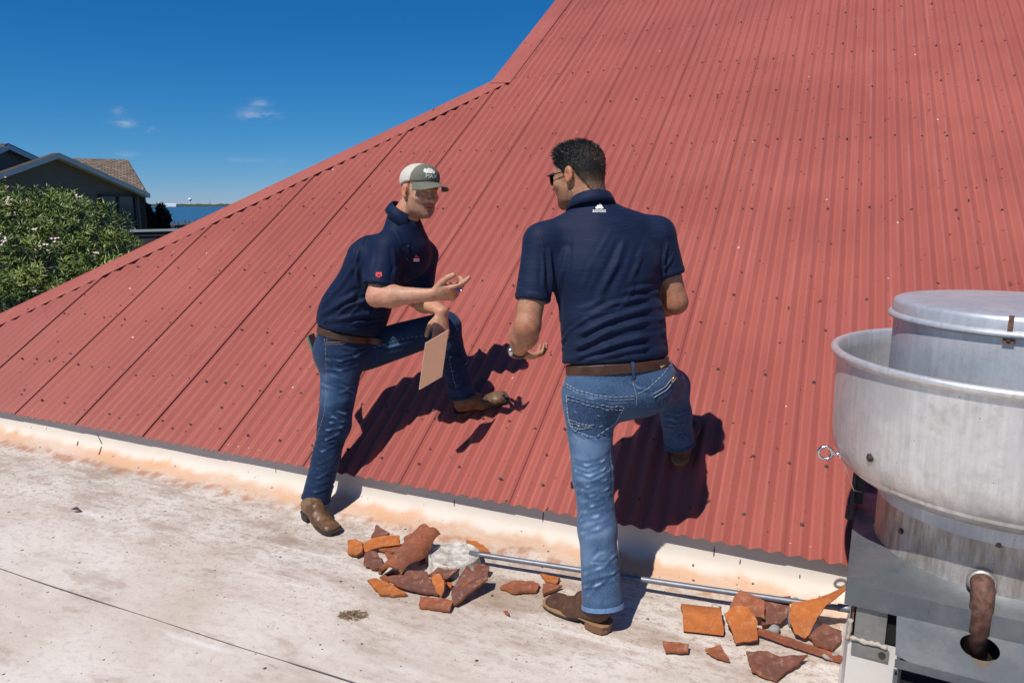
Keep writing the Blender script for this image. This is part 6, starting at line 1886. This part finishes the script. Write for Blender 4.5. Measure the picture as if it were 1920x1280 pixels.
# upright scoop shaped tile resting on the curb
shard('orange scoop shaped tile standing up against the fan curb', [(1484, 1130), (1530, 1122), (1588, 1103), (1590, 1108), (1552, 1132), (1532, 1158), (1518, 1190), (1510, 1198), (1492, 1190), (1480, 1160)], CL_O, (R_(52), R_(-6)), seed=36, curve=-2.2, curve_dir=R_(25), lift=0.0, jag=0.0012)
p = on_z(1482, 1180, 0.012)
mt = MB(); rg = random.Random(9)
def lump(name, p, r, label, seed):
    V = []; F = []
    n1, n2 = 10, 7
    for j in range(n2 + 1):
        for i in range(n1):
            a = 2 * math.pi * i / n1; b = math.pi * j / n2
            V.append([p.x + r[0] * math.cos(a) * math.sin(b), p.y + r[1] * math.sin(a) * math.sin(b), p.z + r[2] * math.cos(b)])
    V = np.array(V); V += (V - np.array(tuple(p))) * (0.45 * vnoise(V, 60, seed))[:, None]
    V[:, 2] = np.maximum(V[:, 2], 0.001)
    for j in range(n2):
        for i in range(n1): F.append((j * n1 + i, j * n1 + (i + 1) % n1, (j + 1) * n1 + (i + 1) % n1, (j + 1) * n1 + i))
    o = obj(name, V.tolist(), F, MORTAR, None); tag(o, label, 'mortar', 'lumps of old mortar'); return o
lump('mortar_lump', on_z(1452, 1180, 0.014), (0.022, 0.018, 0.014), 'grey mortar lump at the upper end of the long narrow tile strip', 1)
lump('mortar_lump', on_z(1558, 1230, 0.012), (0.026, 0.016, 0.013), 'grey mortar lump under the lower end of the long narrow tile strip', 2)
lump('mortar_lump', on_z(1484, 1162, 0.030), (0.012, 0.012, 0.040), 'upright mortar crust on the edge of the scoop shaped tile', 3)
lump('mortar_lump', on_z(1492, 1126, 0.020), (0.014, 0.014, 0.016), 'small grey mortar knob behind the scoop shaped tile', 4)
# long thin tile strip
a_, b_ = on_z(1420, 1182, 0.022), on_z(1578, 1236, 0.014)
d = (b_ - a_).normalized(); sd = d.cross(Vector((0, 0, 1)))
mb = MB(); nS = 18
for i in range(nS):
    t0 = i / nS; c = a_.lerp(b_, t0 + 0.5 / nS)
    mb.box(c + Vector((0, 0, rg.uniform(-.0012, .0012))), ((b_ - a_).length / nS / 2 + 0.0006, 0.013 + rg.uniform(-.002, .002), 0.0085 + rg.uniform(-.001, .001)), [d, sd, d.cross(sd) * -1])
o = mb.build('tile_strip', CL_R); tag(o, 'long narrow red tile strip lying across the right heap', 'roof tile', 'broken clay roof tile pieces')
shard('flat brown shard lying against the curb foot', [(1516, 1192), (1544, 1170), (1578, 1184), (1576, 1202), (1562, 1218), (1530, 1208)], CL_D, (R_(8), R_(4)), seed=37, lift=0.004)
shard('small red shard alone in front of the orange half barrel', [(1242, 1202), (1292, 1208), (1290, 1222), (1248, 1222)], CL_R, (R_(12), R_(2)), seed=38, curve=1.4, curve_dir=R_(70))
shard('small triangular shard with orange broken edge', [(1322, 1218), (1350, 1210), (1368, 1238), (1344, 1232)], CL_R, (R_(5), R_(3)), seed=39)
shard('large triangular brown shard at the bottom edge of the right heap', [(1400, 1222), (1440, 1222), (1462, 1232), (1514, 1228), (1456, 1276), (1410, 1258)], CL_D, (R_(9), R_(3)), seed=40, side_mat=CL_E)
# dry moss tuft and twigs
MOSS = simple('dry_moss', (0.20, 0.13, 0.05), 0.9, var=0.5, scale=90)
v, f = [], []
cm = on_z(662, 1152)
for _ in range(420):
    a = RNG.uniform(0, 2 * math.pi); r = math.sqrt(RNG.uniform(0, 1)); x = cm.x + r * 0.058 * math.cos(a); y = cm.y + r * 0.032 * math.sin(a)
    h = RNG.uniform(0.004, 0.016) * (1.1 - r); d = RNG.normal(0, 0.010, 2); w = RNG.normal(0, 1, 2); w = w / np.linalg.norm(w) * 0.0018; k0 = len(v)
    v += [(x - w[0], y - w[1], 0.0), (x + w[0], y + w[1], 0.0), (x + d[0], y + d[1], h)]; f.append((k0, k0 + 1, k0 + 2))
o = obj('moss_tuft', v, f, MOSS); tag(o, 'tuft of dry yellow brown moss on the white roof', 'moss', kind=None)
TW = simple('dark_twig', (0.05, 0.032, 0.022), 0.9)
for i, (pts, lab) in enumerate((([(182, 815), (186, 822), (191, 833)], 'bent dark twig on the cove near the left eave'), ([(190, 838), (188, 846), (185, 853)], 'short dark twig just below the bent one'), ([(146, 828), (145, 836)], 'small dark leaf stem left of the bent twig'))):
    P_ = []
    for (px, py) in pts:
        d_ = ray_dir(px, py); best = None
        hit_ = BV_COVE.ray_cast(CAMP, d_) if 'BV_COVE' in globals() else None
        P_.append((hit_[0] + Vector((0, 0, 0.004))) if hit_ and hit_[0] is not None else on_z(px, py, 0.05))
    o = MB().tube(P_, 0.0022, 5).build('twig', TW, None, True); tag(o, lab, 'twig', 'twigs on the roof')
for (px, py, lab) in ((140, 953, 'small black leaf scrap on the left of the white roof'), (146, 958, 'larger black leaf scrap beside the small one')):
    c = on_z(px, py, 0.003); o = obj('leaf_scrap', [(c.x + dx, c.y + dy, 0.003 + dz) for dx, dy, dz in ((-.022, -.006, 0), (0, -.011, .006), (.024, .0, .001), (.006, .008, .007), (-.014, .006, .002))], [(0, 1, 3, 4), (1, 2, 3)], TW, None, False)
    tag(o, lab, 'leaf', 'dark leaf scraps')
# ================================================================== what lies beyond the roof
# ground, water and the far shore
m = NT('dry_grass'); nz = m.noise(m.coord(), 0.6, 6, 0.7); m.set(color=m.mix(m.ramp(nz, .35, .65), (0.045, 0.060, 0.022), (0.10, 0.095, 0.045)), rough=0.95, spec=0.1); GRASS = m.m
GZ, WZ = -4.2, -6.7
n = 24
g = obj('ground', [(-900, -300, GZ), (900, -300, GZ), (900, 62, GZ), (-900, 62, GZ), (900, 74, WZ - 0.5), (-900, 74, WZ - 0.5)], [(0, 1, 2, 3), (3, 2, 4, 5)], GRASS, None, False)
tag(g, kind='structure')
m = NT('bay_water'); w1 = m.noise(m.coord('Object', scale=(0.05, 0.25, 1)), 1.0, 5, 0.6)
m.set(color=m.mix(m.ramp(w1, .35, .7), (0.020, 0.075, 0.135), (0.030, 0.100, 0.170)), rough=0.28, spec=0.35, normal=m.bump(m.noise(m.coord('Object', scale=(0.25, 0.8, 1)), 1.0, 4), 0.5, 0.6)); WATER = m.m
o = obj('water', [(-6000, 66, WZ), (6000, 66, WZ), (6000, 9000, WZ), (-6000, 9000, WZ)], [(0, 1, 2, 3)], WATER, None, False); tag(o, kind='structure')
m = NT('far_foliage'); m.set(color=m.mix(m.noise(m.coord(), 0.05, 4), (0.030, 0.045, 0.035), (0.075, 0.095, 0.075)), rough=0.95, spec=0.05); FARG = m.m
fs = obj('far_shore', [(-6000, 2500, WZ), (6000, 2500, WZ), (6000, 2530, WZ + 2), (-6000, 2530, WZ + 2), (6000, 7000, WZ + 3), (-6000, 7000, WZ + 3)], [(0, 1, 2, 3), (3, 2, 4, 5)], FARG, None, False); tag(fs, kind='structure')
v, f = [], []
N = 1400
for row, (Y_, h0, h1) in enumerate(((2540, 4, 10), (2620, 7, 14))):
    b0 = len(v)
    xs = np.linspace(-2600, 1800, N)
    P_ = np.c_[xs, np.zeros(N), np.zeros(N)]
    hgt = h0 + (h1 - h0) * (0.5 + 0.32 * vnoise(P_, 0.011, row) + 0.22 * vnoise(P_, 0.05, row + 5) + 0.16 * vnoise(P_, 0.15, row + 9))
    for x, h in zip(xs, hgt): v += [(x, Y_, WZ), (x, Y_ + 6, WZ + max(2.5, h)), (x, Y_ + 40, WZ)]
    for i in range(N - 1):
        a = b0 + i * 3; f += [(a, a + 3, a + 4, a + 1), (a + 1, a + 4, a + 5, a + 2)]
o = obj('far_trees', v, f, FARG, None, False); tag(o, 'low line of trees along the far shore of the bay', 'trees', kind='stuff')
WHT = simple('white_wall_paint', (0.75, 0.75, 0.74), 0.6, var=0.05)
wb = empty('warehouse', tuple(at(322, 388, 2490))); tag(wb, 'long low white building on the far shore', 'building')
c = at(322, 388, 2490)
MB().box((c.x, c.y, WZ + 4), (19, 8, 4)).build('wall', WHT, wb)
MB().add([(c.x - 19.5, c.y - 8.5, WZ + 8), (c.x + 19.5, c.y - 8.5, WZ + 8), (c.x + 19.5, c.y, WZ + 10), (c.x - 19.5, c.y, WZ + 10), (c.x + 19.5, c.y + 8.5, WZ + 8), (c.x - 19.5, c.y + 8.5, WZ + 8)], [(0, 1, 2, 3), (3, 2, 4, 5)]).build('roof', WHT, wb)
c = at(357, 383, 2700)
wt = empty('water_tower', (c.x, c.y, WZ)); tag(wt, 'small white water tower above the far shore trees', 'water tower')
MB().tube([(c.x, c.y, WZ), (c.x, c.y, WZ + 22)], [3.2, 1.6], 12).build('stem', WHT, wt, True)
MB().lathe([(0.0, 19), (3.5, 20.5), (6.2, 24), (6.4, 26.5), (5.0, 29.5), (2.5, 31), (0, 31.4)], (c.x, c.y, WZ), 20).build('tank', WHT, wt, True)
c = at(394, 383, 2680); o = MB().tube([(c.x, c.y, WZ), (c.x, c.y, WZ + 27)], [0.9, 0.5], 5).build('radio_mast', simple('grey_mast', (0.3, 0.32, 0.34), 0.5)); tag(o, 'thin grey mast standing right of the water tower', 'mast')

# --- house with a shaded gable and a wood shingle roof
m = NT('brown_grey_siding'); z_ = m.xyz(m.coord())[2]
lap = m.math('FRACT', m.math('MULTIPLY', z_, 5.5)); m.set(color=m.mix(m.noise(m.coord(), 2.0, 4), (0.175, 0.140, 0.105), (0.22, 0.18, 0.138)), rough=0.8, normal=m.bump(lap, 0.8, 0.03)); SIDE = m.m
m = NT('weathered_shingles')
co = m.coord(); br_ = m.t.nodes.new('ShaderNodeTexBrick'); m.t.links.new(m.coord('UV'), br_.inputs['Vector'])
br_.inputs['Scale'].default_value = 1.0; br_.inputs['Brick Width'].default_value = 0.35; br_.inputs['Row Height'].default_value = 0.24; br_.inputs['Mortar Size'].default_value = 0.03
br_.inputs['Color1'].default_value = (0.13, 0.098, 0.072, 1); br_.inputs['Color2'].default_value = (0.30, 0.235, 0.18, 1); br_.inputs['Mortar'].default_value = (0.05, 0.035, 0.025, 1)
m.set(color=m.mix(m.math('MULTIPLY', m.noise(co, 3.0, 4), 0.35), br_.outputs['Color'], (0.20, 0.16, 0.125)), rough=0.9, spec=0.1); SHING = m.m
FASC = simple('white_fascia', (0.66, 0.635, 0.59), 0.5, var=0.05)
GLASSD = simple('dark_window_glass', (0.015, 0.017, 0.020), 0.08, spec=0.7)
hd_ = Vector((0.39, 0.92, 0)); hn = Vector((0.92, -0.39, 0))           # along the gable, and its outward normal
pk = at(97, 287, 36.0)
def gp(k_, z, out=0.0): q = pk + hd_ * k_ + hn * out; return Vector((q.x, q.y, z))
house = empty('house', tuple(gp(0, GZ))); tag(house, 'brown grey house with shaded gable, white eaves and wooden shingle roof', 'house')
PZ, EZ, KW = pk.z - 0.15, 2.15, 5.0
obj('wall', [gp(-4.7, GZ), gp(4.7, GZ), gp(4.7, EZ + 0.25), gp(0, PZ - 0.05), gp(-4.7, EZ + 0.25)] + [gp(q, z_, -9) for q, z_ in ((-4.7, GZ), (4.7, GZ), (4.7, EZ + 0.25), (0, PZ - 0.05), (-4.7, EZ + 0.25))],
    [(0, 1, 2, 3, 4), (1, 6, 7, 2), (0, 4, 9, 5)], SIDE, house, False)
for sg in (-1, 1):
    d = (gp(sg * KW, EZ) - gp(0, PZ + 0.12)); 
    a, b = gp(0, PZ + 0.14, 0.55), gp(sg * KW, EZ - 0.02, 0.55)
    dn = Vector((0, 0, -0.24))
    rf = obj('roof', [a + Vector((0, 0, .006)), b + Vector((0, 0, .006)), b - hn * 0.5 + Vector((0, 0, .006)), a - hn * 0.5 + Vector((0, 0, .006))], [(0, 1, 2, 3)], SHING, house, False)
    obj('fascia', [a, b, b + dn, a + dn] + [q - hn * 0.04 for q in (a, b, b + dn, a + dn)], [(0, 1, 2, 3), (0, 4, 5, 1), (3, 2, 6, 7)], FASC, house, False)
    obj('soffit', [a + dn * .9, b + dn * .9, b + dn * .9 - hn * 0.5, a + dn * .9 - hn * 0.5], [(0, 1, 2, 3)], FASC, house, False)
# the main roof behind: wood shingles facing the sun
er = gp(KW, EZ + 0.02, 0.3); rr_ = at(238, 299, 45.0); rl = at(112, 296, 41.5); el_ = gp(-1.0, EZ + 0.3, -1.5)
me = bpy.data.meshes.new('shingle_roof'); me.from_pydata([tuple(q) for q in (el_, er, rr_, rl)], [], [(0, 1, 2, 3)])
uv = me.uv_layers.new(name='UVMap')
for li, (u_, v_) in enumerate(((0, 0), ((er - el_).length, 0), ((er - el_).length - 1, (rr_ - er).length), (0.4, (rl - el_).length))): uv.data[li].uv = (u_, v_)
o = link('roof', me, SHING, house)
bk = rr_ - (er - rr_) * 0.0
obj('roof', [rr_, rl, rl + (rl - el_) * 1.0 * 0 + Vector((-2, 6, -2.2)), rr_ + Vector((-2, 6, -2.2))], [(0, 1, 2, 3)], SHING, house, False)
obj('gable_end', [er + Vector((-0.15, 0, -0.05)), rr_ + Vector((-0.15, 0, -0.05)), rr_ + Vector((-2.1, 6, -2.3)), Vector((rr_.x - 2.1, rr_.y + 6, GZ)), Vector((er.x - 0.15, er.y, GZ))], [(0, 1, 2, 3, 4)], SIDE, house, False)
obj('rake_board', [er + Vector((0.06, 0, -0.02)), rr_ + Vector((0.06, 0, -0.02)), rr_ + Vector((0.06, 0, -0.22)), er + Vector((0.06, 0, -0.22))], [(0, 1, 2, 3)], simple('brown_rake', (0.16, 0.09, 0.07), 0.7), house, False)
obj('bare_patch', [rl.lerp(rr_, .18) + Vector((0.02, -0.05, -0.02)), rl.lerp(rr_, .34) + Vector((0.02, -0.05, -0.02)), rl.lerp(rr_, .42) + Vector((.3, -.6, -.34)), rl.lerp(rr_, .36) + Vector((.3, -.5, -.28))], [(0, 1, 2, 3)], simple('fresh_wood', (0.42, 0.26, 0.13), 0.8), house, False)
# window in the gable
wn_ = obj('window', [gp(k_, z_, 0.03) for k_, z_ in ((2.35, 1.95), (4.35, 1.95), (4.35, -0.2), (2.35, -0.2))], [(0, 1, 2, 3)], GLASSD, house, False)
mb = MB()
for (k0, k1, z0, z1) in ((2.22, 2.36, -0.3, 2.05), (4.34, 4.50, -0.3, 2.05), (2.22, 4.5, 1.94, 2.08), (2.22, 4.5, -0.34, -0.2), (3.30, 3.40, -0.2, 1.95)):
    c = gp((k0 + k1) / 2, (z0 + z1) / 2, 0.06); mb.box(c, ((k1 - k0) / 2, 0.05, (z1 - z0) / 2), [hd_, hn, Vector((0, 0, 1))])
mb.build('frame', simple('dark_brown_trim', (0.06, 0.05, 0.045), 0.6), wn_)
# neighbour wing at the far left
a = at(5, 271, 40.0); b = at(62, 297, 43.0); c = at(-90, 318, 36.0)
h2 = empty('house', (a.x, a.y, GZ)); tag(h2, 'second brown house at the left edge, only its gable top showing', 'house')
obj('wall', [Vector((c.x, c.y, GZ)), Vector((b.x, b.y, GZ)), b - Vector((0, 0, .1)), a - Vector((0, 0, .1)), c - Vector((0, 0, .1))], [(0, 1, 2, 3, 4)], SIDE, h2, False)
for p, q in ((a, b), (a, c)):
    ou = hn * 0.5; dn = Vector((0, 0, -0.28)); e_ = (q - p) * 0.06
    obj('fascia', [p + ou, q + ou + e_, q + ou + e_ + dn, p + ou + dn], [(0, 1, 2, 3)], FASC, h2, False)
    obj('roof', [p + ou + Vector((0, 0, .05)), q + ou + e_ + Vector((0, 0, .05)), q + e_ - hn * 0.3 + Vector((0, 0, .05)), p - hn * 0.3 + Vector((0, 0, .05))], [(0, 1, 2, 3)], SHING, h2, False)

# --- flowering oleander beside the building
m = NT('oleander_leaf'); rn = m.attr('leafv')
col = m.mix(m.ramp(rn, 0.0, 1.0), (0.050, 0.095, 0.015), (0.22, 0.28, 0.055))
m.set(color=col, rough=0.45, spec=0.4); m.b.inputs['Transmission Weight'].default_value = 0.0; LEAF = m.m
PETAL = simple('pale_pink_petal', (0.78, 0.60, 0.58), 0.6, var=0.12)
BARK = simple('grey_brown_stem', (0.13, 0.095, 0.065), 0.9)
bush = empty('oleander_shrub', (-7.2, 11.6, GZ)); tag(bush, 'dense oleander shrub with pale pink flowers behind the hip of the roof', 'shrub')
lobes = [(at(40, 465, 11.6), 1.02), (at(150, 468, 11.8), 0.98), (at(205, 500, 11.5), 0.66), (at(-70, 455, 11.3), 1.15), (at(95, 560, 11.0), 1.1), (at(-40, 600, 10.9), 1.3), (at(218, 465, 11.7), 0.36), (at(195, 560, 11.3), 0.8), (at(110, 420, 11.9), 0.62), (at(8, 420, 11.8), 0.60)]
rb = np.random.default_rng(21)
LV, LF, LA, tips = [], [], [], []
def leaf(p, d, up, L, w, val):
    d = unit(d); s_ = np.cross(d, up); s_ = unit(s_) if np.linalg.norm(s_) > 1e-3 else np.array([1, 0, 0]); nn = np.cross(s_, d)
    k0 = len(LV); mid = p + d * L * 0.5
    LV.extend([p, mid + s_ * w - nn * w * 0.3, p + d * L - nn * L * 0.08, mid - s_ * w - nn * w * 0.3, mid + nn * w * 0.15]); LA.extend([val] * 5)
    LF.extend([(k0, k0 + 1, k0 + 4), (k0 + 1, k0 + 2, k0 + 4), (k0 + 2, k0 + 3, k0 + 4), (k0 + 3, k0, k0 + 4)])
for (c, r) in lobes:
    c = A(c); cnt = int(340 * r * r)
    for _ in range(cnt):
        u_ = unit(rb.normal(0, 1, 3)); u_[2] = abs(u_[2]) * 0.9 + 0.1 if rb.random() < 0.75 else u_[2]; u_ = unit(u_)
        rad = r * (0.55 + 0.50 * rb.random() ** 0.45) * np.array([1.0, 0.9, 0.95]); p = c + u_ * rad
        tips.append((p, u_)); grow = unit(u_ + np.array([0, 0, 0.9]) + rb.normal(0, 0.35, 3))
        val = np.clip(0.45 + 0.35 * rb.normal(), 0, 1)
        for q in range(9):
            a = 2.4 * q + rb.uniform(0, 1); o1 = np.cross(grow, [0.3, 0.5, 0.8]); o1 = unit(o1); o2 = np.cross(grow, o1)
            d = grow * rb.uniform(0.25, 0.9) + (o1 * math.cos(a) + o2 * math.sin(a)) * 0.85
            leaf(p - grow * rb.uniform(0, 0.14), d, grow, rb.uniform(0.07, 0.145), rb.uniform(0.008, 0.015), np.clip(val + rb.normal(0, 0.15), 0, 1))
me = bpy.data.meshes.new('crown'); me.from_pydata([tuple(q) for q in LV], [], LF)
at_ = me.attributes.new('leafv', 'FLOAT', 'POINT'); at_.data.foreach_set('value', np.array(LA, np.float32))
cr_ = link('crown', me, LEAF, bush)
v, f = [], []
sel = [t for t in tips if t[1][1] < 0.45 and t[1][2] > -0.2]
for i in rb.choice(len(sel), 55, replace=False):
    p, u_ = sel[i]; p = p + u_ * 0.08 + np.array([0, 0, 0.04])
    for q in range(int(rb.integers(3, 7))):
        c = p + rb.normal(0, 0.028, 3)
        fd = unit(u_ + np.array([0, -0.4, 0.4]) + rb.normal(0, 0.4, 3)); o1 = unit(np.cross(fd, [0.2, 0.3, 1])); o2 = np.cross(fd, o1); k0 = len(v)
        v.append(c)
        for w in range(10):
            a = 2 * math.pi * w / 10; rr4 = 0.024 if w % 2 == 0 else 0.013
            v.append(c + (o1 * math.cos(a) + o2 * math.sin(a)) * rr4 + fd * 0.007)
        f += [(k0, k0 + 1 + w, k0 + 1 + (w + 1) % 10) for w in range(10)]
o = obj('flowers', v, f, PETAL, bush, False); tag(o, kind='stuff')
mb = MB()
for i in range(34):
    p, u_ = tips[int(rb.integers(0, len(tips)))]; b0 = np.array([-7.3 + rb.normal(0, 0.7), 11.5 + rb.normal(0, 0.4), GZ]); mid = (b0 + p) / 2 + rb.normal(0, 0.18, 3) + np.array([0, 0, 0.5])
    mb.tube([b0, mid, p * 0.7 + mid * 0.3 + rb.normal(0, 0.06, 3), p], [0.035, 0.022, 0.013, 0.006], 5)
mb.build('trunk', BARK, bush, True)

# --- two dark trees, a shed roof and a dock by the water
DARKT = simple('dark_evergreen', (0.014, 0.020, 0.012), 0.9, var=0.3)
def dark_tree(px, py_top, py_bot, wpx, Y_, label, seed):
    rg_ = np.random.default_rng(seed); tp = at(px, py_top, Y_); bt = at(px, py_bot, Y_); r = wpx / FPX * Y_ / 2; h = tp.z - bt.z
    t_ = empty('evergreen_tree', (tp.x, Y_, GZ)); tag(t_, label, 'tree')
    MB().tube([(tp.x, Y_, GZ), (tp.x, Y_, tp.z - 0.4)], [0.16, 0.05], 6).build('trunk', BARK, t_, True)
    v, f = [], []
    for _ in range(2600):
        z_ = rg_.random() ** 0.8; prof = (0.25 + 0.75 * math.sin(math.pi * min(1, (1 - z_) * 0.62 + 0.12))) * (1 - 0.55 * z_ ** 3)
        a = rg_.uniform(0, 2 * math.pi); q = r * prof * math.sqrt(rg_.random()) * (1 + 0.18 * math.sin(z_ * 17 + a * 2))
        c = np.array([tp.x + q * math.cos(a), Y_ + q * math.sin(a), bt.z - 1.5 + (h + 1.5) * z_]); s_ = 0.16
        k0 = len(v); v += [c + rg_.normal(0, s_, 3), c + rg_.normal(0, s_, 3), c + rg_.normal(0, s_, 3)]; f.append((k0, k0 + 1, k0 + 2))
    obj('crown', v, f, DARKT, t_, False)
dark_tree(272, 388, 425, 34, 46.0, 'wide dark evergreen tree at the water beside the house', 1)
dark_tree(302, 389, 425, 19, 47.0, 'narrow dark evergreen tree right of the wide one', 2)
shed = empty('shed', tuple(at(290, 445, 30))); tag(shed, 'dark low shed roof with pale edge below the evergreen trees', 'shed')
a, b = at(236, 431, 30.0), at(352, 428, 30.0)
DK = simple('dark_shed_roof', (0.022, 0.022, 0.026), 0.8)
MB().add([a, b, b + Vector((0, 0, -0.10)), a + Vector((0, 0, -0.10))], [(0, 1, 2, 3)]).build('fascia', simple('grey_edge', (0.26, 0.28, 0.32), 0.6), shed)
obj('roof', [a + Vector((0, 0.02, 0.01)), b + Vector((0, 0.02, 0.01)), b + Vector((0, 4, -0.1)), a + Vector((0, 4, -0.1))], [(0, 1, 2, 3)], DK, shed, False)
obj('wall', [a + Vector((0.1, 0.15, -0.1)), b + Vector((-0.1, 0.15, -0.1)), Vector((b.x - 0.1, b.y + 0.15, GZ)), Vector((a.x + 0.1, a.y + 0.15, GZ))], [(0, 1, 2, 3)], DK, shed, False)
dock = empty('dock', tuple(at(318, 428, 70))); tag(dock, 'dark timber dock with posts in the bay behind the shed', 'dock')
c0_ = at(318, 424, 70)
DKW = simple('dark_dock_wood', (0.05, 0.045, 0.04), 0.9)
MB().box((c0_.x, 76, c0_.z), (1.4, 8, 0.12)).build('walkway', DKW, dock)
for i in range(7):
    for sx in (-1.3, 1.3):
        MB().tube([(c0_.x + sx, 69 + i * 2.4, WZ - 0.5), (c0_.x + sx, 69 + i * 2.4, c0_.z + 0.45)], 0.10, 6).build('post', DKW, dock, True)
bpy.context.view_layer.update()
